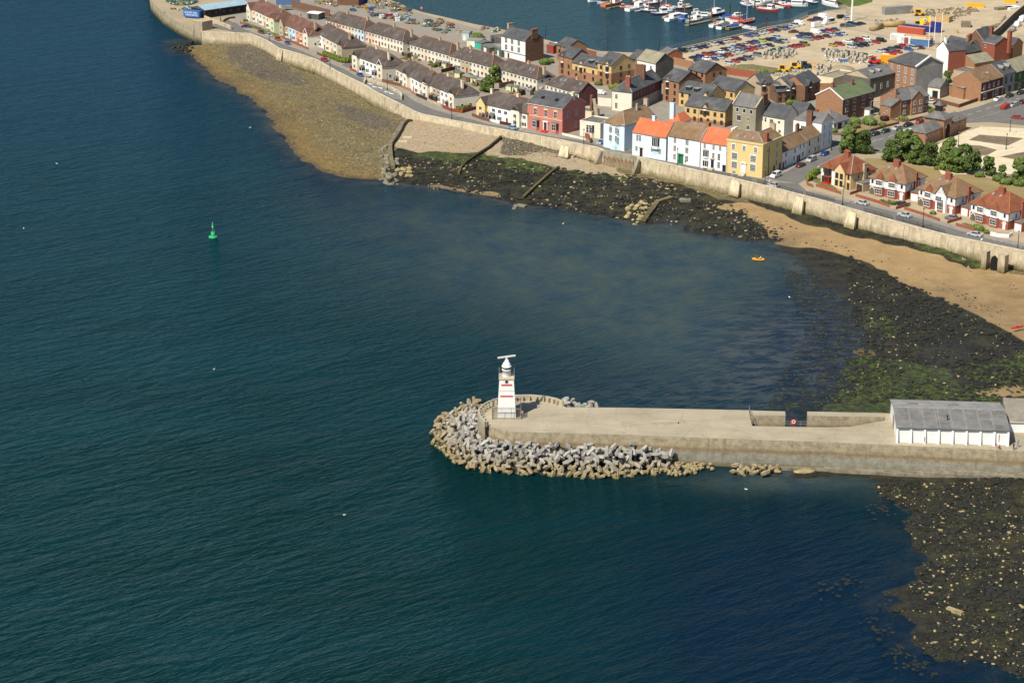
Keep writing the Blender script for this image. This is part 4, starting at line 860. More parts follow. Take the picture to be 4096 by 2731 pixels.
class Bld:
    def __init__(s, name, label, cat, FL, FR, d, h, z=G, eave=False, group=None):
        zz = z+h if eave else z
        a = P(*FL, zz); b = P(*FR, zz); v = (b-a).to_2d(); s.L = v.length; s.d = d; s.h = h; s.z = z
        s.t = thing(name, label, cat, (a.x, a.y, z), math.atan2(v.y, v.x), group); s.n = 0
    def wall(s, m, x0=0, x1=None, y0=0, y1=None, h=None, z0=0, name='wall'):
        x1 = s.L if x1 is None else x1; y1 = s.d if y1 is None else y1
        q = MB(); q.box(x0,y0,z0,x1,y1,s.h if h is None else h); return q.build(name, [m], s.t)
    def segs(s, ms, y0=0, y1=None, h=None):
        n = len(ms)
        for i, m in enumerate(ms): s.wall(m, s.L*i/n+(.002 if i else 0), s.L*(i+1)/n, y0, y1, h)
    def gable(s, m, rise, axis='x', x0=0, x1=None, y0=0, y1=None, z=None, ends=(1,1)):
        x1 = s.L if x1 is None else x1; y1 = s.d if y1 is None else y1; z = s.h if z is None else z; q = MB(); e = .003
        for k in (0, 1):
            if not ends[k]: continue
            if axis == 'x': x = (x0+e, x1-e)[k]; x2 = x+(-.2 if k else .2); A = [(x,y0,z-.01),(x,y1,z-.01),(x,(y0+y1)/2,z+rise-.06)]; B2 = [(x2,p[1],p[2]) for p in A]
            else: y = (y0+e, y1-e)[k]; y2 = y+(-.2 if k else .2); A = [(x0,y,z-.01),(x1,y,z-.01),((x0+x1)/2,y,z+rise-.06)]; B2 = [(p[0],y2,p[2]) for p in A]
            q = MB(); q.v = A+B2; q.f = [(0,1,2),(5,4,3),(0,3,4,1),(1,4,5,2),(2,5,3,0)]; q.m = [0]*5; o = q.build('gable_wall', [m], s.t)
        return
    def roof(s, m, rise, axis='x', hip=(0,0), x0=0, x1=None, y0=0, y1=None, z=None, ov=.3, vg=.18, t=.16, ridge=None, name='roof', wall=None, edge=None):
        x1 = s.L if x1 is None else x1; y1 = s.d if y1 is None else y1; z = s.h if z is None else z
        if wall: s.gable(wall, rise, axis, x0, x1, y0, y1, z, (not hip[0], not hip[1]))
        if axis == 'x': f = lambda u, v, w: (x0+u, y0+v, w); LU, LV = x1-x0, y1-y0
        else: f = lambda u, v, w: (x0+v, y0+u, w); LU, LV = y1-y0, x1-x0
        sl = rise/(LV/2); oz = ov*sl
        h0, h1 = hip; o0 = ov if h0 else vg; o1 = ov if h1 else vg
        e = [f(-o0,-ov,z-oz), f(LU+o1,-ov,z-oz), f(LU+o1,LV+ov,z-oz), f(-o0,LV+ov,z-oz)]
        r0 = f(h0 if h0 else -o0, LV/2, z+rise); r1 = f(LU-h1 if h1 else LU+o1, LV/2, z+rise)
        q = MB(); up = lambda p: (p[0], p[1], p[2]+t)
        tops = [(e[0],e[1],r1,r0),(e[2],e[3],r0,r1)]
        if h0: tops.append((e[3],e[0],r0))
        if h1: tops.append((e[1],e[2],r1))
        for p in tops:
            pp = [up(x) for x in p]; q.quad(*(pp if axis == 'x' else pp[::-1])); q.quad(*p)
        per = [e[0],e[1]]+([] if h1 else [r1])+[e[2],e[3]]+([] if h0 else [r0])
        for i in range(len(per)): a, b = per[i], per[(i+1)%len(per)]; q.quad(a, b, up(b), up(a), m=1)
        o = q.build(name, [m, edge or m], s.t)
        if ridge:
            q = MB(); U = lambda p: (p[0], p[1], p[2]+t+.03); q.bar(U(r0), U(r1), .28, .16)
            if h0: q.bar(U(e[0]), U(r0), .26, .14); q.bar(U(e[3]), U(r0), .26, .14)
            if h1: q.bar(U(e[1]), U(r1), .26, .14); q.bar(U(e[2]), U(r1), .26, .14)
            q.build('ridge_tiles', [ridge], s.t)
        return o
    def flat(s, m, par=.5, wm=None):
        q = MB(); q.box(.25,.25,s.h-.2,s.L-.25,s.d-.25,s.h+.05); q.build('roof', [m], s.t)
        if par:
            q = MB(); q.box(-.05,-.05,s.h+.001,s.L+.05,.25,s.h+par); q.box(-.05,s.d-.25,s.h+.001,s.L+.05,s.d+.05,s.h+par); q.box(-.05,.25,s.h+.001,.25,s.d-.25,s.h+par); q.box(s.L-.25,.25,s.h+.001,s.L+.05,s.d-.25,s.h+par); q.build('parapet', [wm], s.t)
    def win(s, x, z, w=1.1, h=1.3, face='F', bars=(2,1), fr=None, y=0.0, name='window', sur=None):
        a, b = winmesh(w, h, bars, fr or M_frame)
        loc, rz = {'F': ((x-w/2, y-.004, z), 0), 'R': ((s.L+y+.004, x-w/2, z), R(90)), 'L': ((-y-.004, x+w/2, z), R(-90)), 'B': ((x+w/2, s.d+y+.004, z), R(180))}[face]
        o = obj(name, a, s.t, loc, rz); obj('pane', b, o)
        if sur:
            q = MB(); q.box(-.2,-.018,-.12,w+.2,-.002,h+.32,bottom=True); q2 = q.build('surround', [sur], s.t); q2.location = loc; q2.rotation_euler = (0,0,rz)
        return o
    def rows(s, xs, zs, w=1.1, h=1.3, face='F', bars=(2,1), fr=None, y=0.0):
        for z in zs:
            for x in xs: s.win(x, z, w, h, face, bars, fr, y)
    def door(s, x, m, w=1.0, h=2.1, face='F', y=0.0, z=0.0, name='door'):
        q = MB(); q.box(0,-.06,z,w,0,h+z); o = q.build(name, [m], s.t)
        loc, rz = {'F': ((x-w/2, y-.004, 0), 0), 'R': ((s.L+y+.004, x-w/2, 0), R(90)), 'L': ((-y-.004, x+w/2, 0), R(-90))}[face]
        o.location = loc; o.rotation_euler = (0,0,rz); return o
    def chim(s, x, y, top, w=1.0, d=.6, m=None, z0=None, pots=3, pm=None):
        q = MB(); z0 = s.h-.5 if z0 is None else z0; q.box(x-w/2,y-d/2,z0,x+w/2,y+d/2,top); q.box(x-w/2-.08,y-d/2-.08,top+.001,x+w/2+.08,y+d/2+.08,top+.18,bottom=True)
        ch = q.build('chimney', [m or M_cream], s.t); q = MB()
        for i in range(pots):
            q = MB(); u = (i+.5)/pots*(w if w >= d else d)
            cx, cy = (x-w/2+u, y) if w >= d else (x, y-d/2+u)
            q.cyl((cx,cy,top+.15),(cx,cy,top+.65),.14,.11,7); q.build('chimney_pot', [pm or M_pot], ch)
    def bay(s, x, w=2.6, pr=.9, z0=0.0, h=2.3, m=None, rm=None, rr=.5, y=0.0, nw=3, sill=.75, splay=.5, fr=None, hip=True):
        m = m or M_white; pl = [(x-w/2, y), (x-w/2+splay, y-pr), (x+w/2-splay, y-pr), (x+w/2, y)]
        q = MB(); q.prism(pl[::-1], z0, z0+h, m=0); o = q.build('bay_window', [m], s.t)
        q = MB()
        for (a, b, n) in ((pl[0], pl[1], 1), (pl[1], pl[2], nw), (pl[2], pl[3], 1)):
            av, bv = Vector(a), Vector(b); dd = (bv-av); L = dd.length; dd.normalize(); nn = Vector((dd.y, -dd.x))*.03
            for i in range(n):
                p0 = av+dd*(L*(i+.1)/n)+nn; p1 = av+dd*(L*(i+.9)/n)+nn
                if n == 1: p0 = av+dd*L*.15+nn; p1 = av+dd*L*.85+nn
                q.quad((p0.x,p0.y,z0+sill),(p1.x,p1.y,z0+sill),(p1.x,p1.y,z0+h-.15),(p0.x,p0.y,z0+h-.15))
        if sill < 10: q.build('pane', [M_glass], o)
        if rm:
            e = .15; g = [(x-w/2-e, y, z0+h), (x-w/2+splay-e, y-pr-e, z0+h), (x+w/2-splay+e, y-pr-e, z0+h), (x+w/2+e, y, z0+h)]
            tp = (x, y, z0+h+rr) if hip else None; q = MB()
            t2 = [(x-w/4, y, z0+h+rr), (x+w/4, y, z0+h+rr)] if not hip else None
            if hip:
                for i in range(3): q.quad(g[i], g[i+1], tp)
                q.quad(*g)
            else: q.quad(g[0], g[1], t2[0]); q.quad(g[1], g[2], t2[1], t2[0]); q.quad(g[2], g[3], t2[1]); q.quad(*g)
            q.build('bay_roof', [rm], o)
        return o
    def dorm(s, x, y, w=1.8, dd=2.4, z=0, h=1.3, m=None, rm=None, flat=True, fr=None, rise=.9, name='dormer'):
        q = MB(); q.box(x-w/2,y,z-.3,x+w/2,y+dd,z+h); o = q.build(name, [m or M_dgrey], s.t)
        q = MB()
        if flat: q.box(x-w/2-.2,y-.25,z+h+.001,x+w/2+.2,y+dd,z+h+.15,bottom=True)
        else:
            q.quad((x-w/2-.15,y-.2,z+h-.1),(x,y-.2,z+h+rise),(x,y+dd+1,z+h+rise),(x-w/2-.15,y+dd,z+h-.1)); q.quad((x,y-.2,z+h+rise),(x+w/2+.15,y-.2,z+h-.1),(x+w/2+.15,y+dd,z+h-.1),(x,y+dd+1,z+h+rise)); q.quad((x-w/2,y,z+h),(x+w/2,y,z+h),(x,y,z+h+rise-.1), m=1)
        q.build('dormer_roof', [rm or M_roofl, m or M_dgrey], o)
        q = MB(); q.quad((x-w/2+.15,y-.02,z+.15),(x-.05,y-.02,z+.15),(x-.05,y-.02,z+h-.12),(x-w/2+.15,y-.02,z+h-.12)); q.quad((x+.05,y-.02,z+.15),(x+w/2-.15,y-.02,z+.15),(x+w/2-.15,y-.02,z+h-.12),(x+.05,y-.02,z+h-.12)); q.build('pane', [M_glass], o)
        return o
    def skylight(s, x, f, rise, w=.7, h=.9, side=0, hw=None):        # f = fraction up the front slope
        hw = hw or s.d/2; sl = rise/hw; y = f*hw; q = MB(); t = .2
        q.quad((x-w/2,y,s.h+y*sl+t),(x+w/2,y,s.h+y*sl+t),(x+w/2,y+h,s.h+(y+h)*sl+t),(x-w/2,y+h,s.h+(y+h)*sl+t)); q.build('skylight', [mat('skylight_glass',(.25,.28,.30),.2,.1,1,spec=.6)], s.t)
    def wing(s, x, w, pr, m, rm, rise=2.3, back=3.5, trim=None, panel=None, bargem=None, wins=True, h=None):
        h = h or s.h; q = MB(); q.box(x,-pr,0,x+w,-.002,h); q.build('wing_wall', [m], s.t)
        s.gable(m, rise, 'y', x, x+w, -pr, 1.0, h, (1,0))
        s.roof(rm, rise, 'y', (0,0), x, x+w, -pr, back, h, .25, .12, name='wing_roof')
        if panel:
            q = MB(); y = -pr-.05; z = h+.35; e = .35/rise*w/2; q.quad((x+e+.1,y,z),(x+w-e-.1,y,z),(x+w/2,y,h+rise-.25)); q.build('gable_panel', [panel], s.t)
        if bargem:
            q = MB(); y = -pr-.16; q.bar((x-.25,y,h-.2),(x+w/2,y,h+rise+.12),.12,.22); q.bar((x+w+.25,y,h-.2),(x+w/2,y,h+rise+.12),.12,.22); q.build('barge_board', [bargem], s.t)
        if wins: s.win(x+w/2, 3.2, 1.3, 1.15, y=-pr); s.win(x+w/2, .8, 1.5, 1.35, y=-pr, bars=(3,1))
    def porch(s, x, w=1.8, pr=1.3, h=2.2, m=None, rm=None, y=0.0):
        q = MB(); q.box(x-w/2,y-pr,0,x+w/2,y-.002,h); o = q.build('porch', [m or M_white], s.t)
        q = MB(); q.quad((x-w/2-.15,y-pr-.15,h),(x+w/2+.15,y-pr-.15,h),(x+w/2+.15,y,h+.6),(x-w/2-.15,y,h+.6)); q.quad((x-w/2-.15,y-pr-.15,h),(x-w/2-.15,y,h+.6),(x-w/2-.15,y,h)); q.quad((x+w/2+.15,y-pr-.15,h),(x+w/2+.15,y,h),(x+w/2+.15,y,h+.6)); q.build('porch_roof', [rm or T_grey], o)
        q = MB(); q.quad((x-w/2+.12,y-pr-.02,.8),(x+w/2-.12,y-pr-.02,.8),(x+w/2-.12,y-pr-.02,h-.2),(x-w/2+.12,y-pr-.02,h-.2)); q.quad((x+w/2+.02,y-pr+.1,.8),(x+w/2+.02,y-.1,.8),(x+w/2+.02,y-.1,h-.2),(x+w/2+.02,y-pr+.1,h-.2)); q.build('pane', [M_glass], o)
# ---- front row: sea-facing council terraces with gabled wings
def council(label, FL, FR, walls, rm, ridge, wings, d=8.2, h=5.2, rise=3.1, chims=((.28,.5),(.72,.5)), porches=(), chm=None, panel=None, ends=True, inner=None, sidewin=True):
    d, h, rise = 9.4, 5.4, 3.7
    b = Bld('terrace_block', label, 'terraced houses', FL, FR, d, h, group='council terraces along the promenade')
    b.segs(walls, 0, d); L = b.L
    b.roof(rm, rise, 'x', (d/2*.85, d/2*.85), ridge=ridge)
    for i, (fx, m, tr, pn, bg) in enumerate(wings):
        w = 4.4; x = fx*(L-w); b.wing(x, w, 1.15, m, rm, 2.3, 3.8, panel=pn, bargem=bg)
    n = len(walls); sp = L/n
    for i in range(n*2):
        x = (i+.5)*sp/2
        if any(abs(x-(fx*(L-4.4)+2.2)) < 3.0 for fx, *_ in wings): continue
        b.win(x, 3.15, 1.5, 1.15, bars=(3,1)); 
        if i % 2: b.bay(x, 2.0, .5, .1, 2.0, m=M_white, rm=None, nw=2, sill=.6, splay=.3)
        else: b.door(x+.6, cmat(('crimson','navy','forest','chestnut')[i % 4], ((.25,.02,.02),(.02,.03,.12),(.02,.08,.04),(.12,.04,.02))[i % 4]), .9, 2.0)
    for fx, fy in chims: b.chim(fx*L, fy*d, h+rise+.9, 1.1, .7, chm or M_tan, h+rise*.5, 3)
    for fx, m_, r_ in porches: b.porch(fx*L, 1.9, 1.4, 2.2, m_, r_)
    if sidewin: b.rows([2.2,5.6], [.9], .8, 1.1, 'R', (1,1))
    return b
maroon_p = mat('red_gable_panel', (.42,.04,.025), .8, .1, 1); dark_p = mat('dark_gable_panel', (.035,.03,.03), .8, .1, 1)
council('reddish roofed council terrace nearest the fish quay, with a green end house', Z('Z1',1468,262), Z('Z1',1838,440), [M_pinkc, M_cream2, M_cream, M_green], T_maroon, M_ridgeg, [(0,M_cream2,0,None,None),(1,M_green,0,maroon_p,None)], chims=((.30,.5),(.80,.5)), chm=M_cream)
council('reddish roofed council terrace with a blue house and a white edged red gable', Z('Z1',1905,478), Z('Z2',140,648), [M_tan, M_lblue, M_salmon, M_cream2], T_maroon, M_ridgeg, [(0,M_tan,0,None,None),(1,M_cream2,0,maroon_p,M_white)], chims=((.32,.5),(.97,.3)), chm=M_tan)
council('dark roofed council terrace with a conservatory and a clipped hedge in front', Z('Z2',205,600), Z('Z2',602,815), [M_whiter, M_cream, M_cream, M_tan], T_dark, M_ridge, [(0,M_whiter,0,dark_p,M_white),(1,M_tan,0,dark_p,None)], chims=((.42,.5),(.93,.35)), porches=((.14,M_white,T_grey),), chm=M_tan)
council('white fronted council terrace with lichen streaked roof behind the red brick corner wall', Z('Z2',735,925), Z('Z2',1142,1082), [M_cream2, M_whiter, M_whiter, M_cream2], T_dark, M_ridge, [(0,M_cream2,0,dark_p,None),(1,M_cream,0,dark_p,M_white)], chims=((.40,.5),(.93,.3)), porches=((.30,M_white,T_grey),(.72,M_white,T_grey)), chm=M_cream)
council('cream council terrace behind the pebbled seating terrace, with a small central gable', Z('Y1',918,700), Z('Y1',1395,965), [M_cream2, M_cream, M_whiter, M_cream2], T_dark, M_ridge, [(.38,M_cream2,0,dark_p,None)], chims=((.22,.5),(.78,.5)), porches=((.06,M_white,T_grey),), chm=M_tan)
council('cream council terrace with a brown porch and a red fence at its corner', Z('Y1',1368,930), Z('Y1',1868,1140), [M_cream2, M_tan, M_whiter, M_cream2], T_dark, M_ridge, [(0,M_cream2,0,dark_p,None),(1,M_cream2,0,dark_p,None)], chims=((.40,.5),(.93,.35)), porches=((.27,M_brick2,T_brown),(.40,M_brick2,T_grey),(.80,M_brick2,T_brown)), chm=M_cream)
council('yellowish council terrace adjoining the rose pink house, with white conservatories', Z('Y2',240,1078), Z('Y2',968,1248), [M_cream, M_whiter, M_whiter, M_cream2], T_dark, M_ridge, [(0,M_yelw,0,None,None),(.86,M_cream2,0,dark_p,None)], chims=((.12,.4),(.62,.5)), porches=((.16,M_white,T_red),(.30,M_white,T_grey)), chm=M_cream)
# ---- back row: plain hipped council terraces
def backrow(label, FL, FR, walls, rm=None, d=8.4, h=5.1, rise=3.4, hip=(1,1), chims=((.5,.5),), sky_=(), ext=None):
    b = Bld('terrace_block', label, 'terraced houses', FL, FR, d, h, eave=True, group='plain council terraces of the back row')
    b.segs(walls); b.roof(rm or T_dark, rise, 'x', (d/2*hip[0], d/2*hip[1]), ridge=M_ridge, wall=(ext or walls[-1]))
    L = b.L; n = int(L/2.3)
    for i in range(n):
        x = (i+.5)*L/n; b.win(x, 3.3, (1.3 if i % 3 else .9), 1.1, bars=(3,1) if i % 3 else (2,1))
        if i % 3 == 1: b.door(x, cmat(('chestnut','crimson','slate')[i//3 % 3], ((.12,.04,.02),(.25,.02,.02),(.1,.12,.14))[i//3 % 3]), .9, 2.0)
        else: b.win(x, .9, 1.2, 1.15, bars=(2,1))
    for fx, fy in chims: b.chim(fx*L, fy*d, h+rise+.8, 1.1, .7, M_tan, h+rise*.4, 4)
    for fx, f in sky_: b.skylight(fx*L, f, rise)
    for k in (.2, .45, .8):
        q = MB(); q.cyl((k*L, 1.2, h+.6), (k*L, 1.2, h+1.5), .07, .07, 6, 0); q.build('vent_pipe', [M_white], b.t)
    b.rows([2.5,6.0], [.9,3.3], .8, 1.0, 'R', (1,1)); return b
backrow('peach back row terrace with a pale blue end house', Z('Z2',352,262), Z('Z2',862,402), [M_pinkc, M_pinkc, M_cream, M_lblue], T_dark, chims=((.36,.5),(.88,.5)))
backrow('peach back row terrace behind the blue ended one, nearest the net heaps', Z('Z2',878,408), Z('Z2',1382,552), [M_pinkc, M_cream2, M_cream2, M_cream2], chims=((.55,.5),(1.05,.4)))
backrow('cream back row terrace with a round bush by its doors', Z('Z2',1480,592), Z('Z2',2008,738), [M_cream2, M_cream, M_cream2, M_cream2], chims=((.55,.5),(1.02,.45)))
backrow('cream back row terrace with one tan house, in front of the row of garages', Z('Z3',0,748), Z('Z3',562,898), [M_cream2, M_tan, M_cream2, M_cream], chims=((.30,.5),(.84,.5)), sky_=((.35,.6),))
backrow('cream back row terrace behind the two trees, with two roof lights', Z('Z3',600,905), Z('Z3',1168,1062), [M_cream2, M_cream, M_cream2, M_cream2], chims=((.60,.5),(1.02,.35)), sky_=((.72,.5),(.8,.5)))
backrow('cream terrace with a plain dark brick gable end behind the rose pink house', Z('Y2',1240,578), Z('Y2',1738,724), [M_cream2, M_cream2, M_cream2], hip=(1,0), chims=((.68,.5),), sky_=((.3,.5),(.42,.55),(.85,.6)), ext=M_dbrick).wall(M_dbrick, None, None) if 0 else None
b = backrow('cream terrace with a plain dark brick gable end behind the rose pink house', Z('Y2',1240,578), Z('Y2',1738,724), [M_cream2, M_cream2, M_cream2], hip=(1,0), chims=((.68,.5),), sky_=((.3,.5),(.42,.55),(.85,.6)), ext=M_dbrick)
b.wall(M_dbrick, b.L-.02, b.L+.15, -.02, b.d+.02, name='end_wall')
# ---- rose pink villa
b = Bld('town_house', 'rose pink double fronted house with a slate roof and two skylights', 'house', Z('Y2',977,1246), Z('Y2',1490,1340), 13.2, 9.0)
b.wall(M_pinkh); b.roof(T_slate, 3.6, 'x', ridge=M_ridgeg, wall=M_pinkh, edge=M_white); L = b.L
for fx in (.22,.52,.80): b.win(fx*L, 5.4, 1.15, 2.2, bars=(2,2), sur=None); q = MB(); q.box(fx*L-.85,-.05,7.7,fx*L+.85,0,8.15,bottom=True); q.build('lintel', [M_yelw], b.t)
for fx in (.24,.80): b.bay(fx*L, 3.0, 1.1, 0, 3.6, m=M_pinkh, rm=T_grey, rr=.5, nw=2, sill=1.2, hip=False); b.win(fx*L, 1.25, 1.5, 2.1, y=-1.12, bars=(2,2))
q = MB(); q.box(0,-.06,4.7,L,-.002,4.95,bottom=True); q.build('string_course', [M_yelw], b.t)
b.door(.53*L, cmat('charcoal',(.03,.03,.035)), 1.1, 2.6, z=.5); q = MB(); q.box(.53*L-.95,-.5,0,.53*L-.65,-.002,3.4); q.box(.53*L+.65,-.5,0,.53*L+.95,-.002,3.4); q.box(.53*L-1.1,-.6,3.401,.53*L+1.1,-.002,3.75,bottom=True); q.build('door_case', [M_white], b.t)
for k in range(4): q = MB(); q.box(.53*L-1.2,-.9-.4*k,0,.53*L+1.2,-.5-.4*k,.6-.15*k); q.build('step', [M_red], b.t)
for fx in (.28,.68): b.dorm(fx*L, 2.6, 1.1, 1.6, b.h+1.35, .75, M_black, M_black, flat=False, rise=.35, name='skylight')
for yy, zz in ((3.2,5.6),(8.0,5.6),(7.6,1.6)): b.win(yy, zz, .9, 1.7, 'R', (2,2))
b.chim(.97*L, b.d*.5, 13.6, 1.0, 1.2, M_cream, 11, 0); b.chim(.02*L, b.d*.55, 13.2, .6, 1.2, M_cream, 11, 0)
# ---- tall white house by the harbour
b = Bld('harbour_house', 'tall white three storey house with a bare dark brick side wall by the harbour', 'house', Z('Z3',690,765), Z('Z3',1012,842), 9.5, 8.6)
b.wall(M_whiter); b.wall(M_brick2, b.L-.02, b.L+.2, -.02, b.d, h=b.h+.05, name='side_wall'); b.roof(T_slate, 3.0, 'x', ridge=None, wall=M_brick2, vg=.05)
for z_ in (6.2,3.4): 
    for fx in (.2,.45,.73): b.win(fx*b.L, z_, 1.1, 1.9, bars=(2,3), fr=M_frame); q = MB(); q.box(fx*b.L-.78,-.03,z_-.15,fx*b.L+.78,-.001,z_+2.1,bottom=True); q.build('brown_surround', [M_dframe], b.t)
q = MB(); q.box(0,-.12,2.6,b.L,-.002,2.85,bottom=True); q.build('shop_fascia', [M_dgrey], b.t)
for fx in (.1,.3): b.door(fx*b.L, cmat('chestnut',(.12,.04,.02)), 1.1, 2.2)
b.chim(.02, b.d*.5, 13.0, .9, 2.6, M_tan, 9, 4, M_black); b.chim(b.L-.1, b.d*.5, 12.6, 1.0, 3.0, M_brick2, 9, 6)
# ---- garages and sheds behind the back row
for i, (x, y, x2, y2, m, lb) in enumerate(((225,625,410,640,M_green,'garage with a white roof, first in the row by the tree'),(330,650,420,672,cmat('seagreen',(.05,.40,.28)),'garage with a bright sea green door'),(415,690,530,735,M_dgrey,'long garage with a grey felt roof'),(525,690,605,730,cmat('sage',(.16,.24,.15)),'garage with a pale roof and sage green wall'),(605,720,690,775,cmat('bottle',(.06,.13,.08)),'dark green garage beside the tall white house'))):
    b = Bld('garage', lb, 'garage', Z('Z3',x,y), Z('Z3',x2,y2), 6, 2.5); b.wall(m); b.roof(M_roofl if i in (0,3) else T_flat, .25, 'x', ov=.1, vg=.1); b.door(b.L*.5, M_white if i != 1 else cmat('seagreen',(.05,.40,.28)), 2.2, 2.0, name='garage_door')
b = Bld('metal_shed', 'pale blue grey corrugated shed beside the big bush', 'shed', Z('Z3',160,545), Z('Z3',255,552), 4, 3.2); b.wall(cmat('galv',(.42,.48,.52))); b.roof(M_roofl, .3, 'x', ov=.1); b.door(1.2, M_white, 1, 2)
b = Bld('flat_shed', 'low grey flat roofed store beside the tall white house', 'shed', Z('Z3',545,575), Z('Z3',690,620), 7, 2.8); b.wall(M_dgrey); b.flat(T_flat, .2, M_dgrey); b.door(2, M_black, 1.2, 2)
b = Bld('red_shed', 'red boarded shed between the tall white house and the brick house', 'shed', Z('Z3',1298,715), Z('Z3',1388,730), 5, 3.2); b.wall(mat('red_boards',(.38,.05,.03),.8,.1,1)); b.roof(T_flat, .3, 'x', ov=.1); b.door(1.2, M_dgrey, 1.2, 2)
b = Bld('shelter', 'white roofed shelter behind the reddish terrace', 'shed', Z('W4',900,300), Z('W4',1075,320), 5, 2.6); b.wall(M_dgrey); b.roof(M_white, .3, 'x', ov=.2); b.door(1.5, M_black, 1, 2)
# ---- long fish store with a light blue roof and blue lorry body
b = Bld('fish_store', 'long low store with a pale blue sheet roof and black walls on the quay', 'store building', Z('Z1',880,252), Z('Z1',1470,165), 11, 3.6)
b.wall(mat('black_boards',(.03,.028,.028),.8,.2,.6)); b.roof(mat('pale_blue_sheet',(.33,.46,.55),.6,.1,.3), 1.3, 'x', wall=M_dgrey)
for i in range(6): b.win((i+.5)*b.L/6, 1.6, 1.2, .8, fr=M_dgrey)
t = thing('lorry_container', 'blue lorry container with white lettering on the fish quay', 'container', P(*Z('Z1',585,240)), -.42)
q = MB(); q.box(0,0,.5,8.2,2.5,3.3,bottom=True); q.build('body', [cmat('ocean',(.035,.14,.42))], t)
q = MB()
for k in range(3): q.cyl((1.2+k*2.9,.2,.5),(1.2+k*2.9,2.3,.5),.5,.5,10)
q.build('wheels', [M_black], t)
fc = bpy.data.curves.new('lettering', 'FONT'); fc.body = 'HOLMET FISH\n  MERCHANTS'; fc.size = 1.05; fc.extrude = .01
fo = bpy.data.objects.new('lettering', fc); COL.objects.link(fo); dg = bpy.context.evaluated_depsgraph_get(); mfo = bpy.data.meshes.new_from_object(fo.evaluated_get(dg)); bpy.data.objects.remove(fo)
mfo.materials.clear(); mfo.materials.append(M_white); o = obj('lettering', mfo, t, (.6,-.02,2.15)); o.rotation_euler = (R(90),0,0)
# ---- brick and cream flats
def flats(label, FL, FR, d, h, wm, wm2=None, rise=3.0, hip=(0,0), gab=(), dorms=(), nwin=3, eave=False, side=None, rm=None, split=.55, rows_=None, fr=None, endm=None, name='block_of_flats', cat='flats'):
    b = Bld(name, label, cat, FL, FR, d, h, eave=eave); L = b.L
    if wm2: b.wall(wm, h=h*split); b.wall(wm2, z0=h*split+.001, name='upper_wall')
    else: b.wall(wm)
    b.roof(rm or T_slate, rise, 'x', hip, wall=(endm or wm2 or wm))
    zs = rows_ or [.9+2.6*i for i in range(int(h/2.55))]
    for i in range(nwin): 
        for z_ in zs: b.win((i+.5)*L/nwin, z_, .95, 1.25, bars=(2,1), fr=fr or M_dframe)
    for g in gab:
        x = g*L; w = 2.6; q = MB(); q.quad((x-w/2,-.06,h-.05),(x+w/2,-.06,h-.05),(x,-.06,h+1.5)); q.quad((x-w/2,.3,h-.05),(x+w/2,.3,h-.05),(x,.3,h+1.5)); q.build('gablet', [wm2 or wm], b.t)
        b.roof(rm or T_slate, 1.55, 'y', (0,0), x-w/2, x+w/2, -.2, 3.0, h, .2, .12, name='gablet_roof')
        for z_ in zs[1:]: b.bay(x, 1.5, .5, z_-.3, 1.9, m=M_dframe, rm=M_white, rr=.25, nw=1, sill=.5, splay=.3, hip=False)
    for g in dorms: b.dorm(g*L, .9, 2.1, 2.6, h+.45, 1.5, M_dgrey, M_roofl)
    if side:
        for y in side:
            for z_ in zs: b.win(y*d, z_, .9, 1.2, 'R', (2,1), fr or M_dframe)
    q = MB(); q.box(.05,-.12,h-.3,L-.05,-.003,h-.12,bottom=True); q.build('gutter', [M_black], b.t)
    q = MB(); q.box(L*.35,-.1,0,L*.35+.1,-.003,h); q.build('drainpipe', [M_black], b.t)
    return b
flats('orange brick flats, left third of the long three storey block by the garden', Z('Z3',1460,1000), Z('Z3',1640,1050), 9, 7.6, M_brick, gab=(.27,), nwin=2)
flats('yellow brick middle of the long three storey block, with dormers', Z('Z3',1641,1051), Z('Z3',1980,1130), 9, 6.2, M_brick, M_ybrick, gab=(.35,), dorms=(.65,.92), nwin=3)
flats('yellow over orange brick right third of the long three storey block', Z('Z3',1981,1130), Z('Z3',2165,1172), 12.5, 8.2, M_brick, M_ybrick, gab=(.7,), nwin=2, side=(.4,.75), rise=3.4, split=.62)
flats('small orange brick house with its gable to the left behind the red shed', Z('Z3',1432,812), Z('Z3',1580,860), 9, 6.4, M_brick, nwin=2, rise=2.6, side=(.5,), endm=M_brick)
b = Bld('white_house', 'white house with a mossy roof and dark rendered side behind the plum brick hall', 'house', Z('Z4',495,1085), Z('Z4',742,1142), 9.5, 8.2); b.wall(M_whiter); b.wall(M_dgrey, b.L-.02, b.L+.15, -.02, b.d, h=b.h+.03, name='side_wall'); b.roof(T_moss, 3.2, 'x', wall=M_dgrey, ridge=M_ridgeg); b.rows([b.L*.3,b.L*.75], [2.6,5.4], .9, 1.5, bars=(2,2))
flats('orange brick house hidden behind the white mossy roofed house', Z('Z4',385,1010), Z('Z4',505,1035), 9, 6.8, M_brick, nwin=1, rise=2.6)
flats('small brown roofed cottage beside the dock fence', Z('Z4',800,790), Z('Z4',900,830), 7, 2.8, M_brickr, nwin=2, rise=1.6, rm=T_grey, rows_=[.8])
flats('orange brick three storey house with one gablet beside the plum brick hall', Z('Z4',845,1360), Z('Z4',1052,1415), 11, 8.4, M_brick, gab=(.28,), nwin=2, rise=3.2, endm=M_brick2)
flats('cream two storey flats with two flat topped dormers', Z('Y3',1358,905), Z('Y3',1800,990), 10, 5.2, M_ybrick, dorms=(.25,.52), gab=(.9,), nwin=4, rise=3.3)
flats('grey roofed orange gabled house behind the flats, beside the car park wall', Z('Y3',1500,560), Z('Y3',1750,625), 11, 5.2, M_brick, nwin=3, rise=3.2, endm=M_brick2, side=(.4,.7))
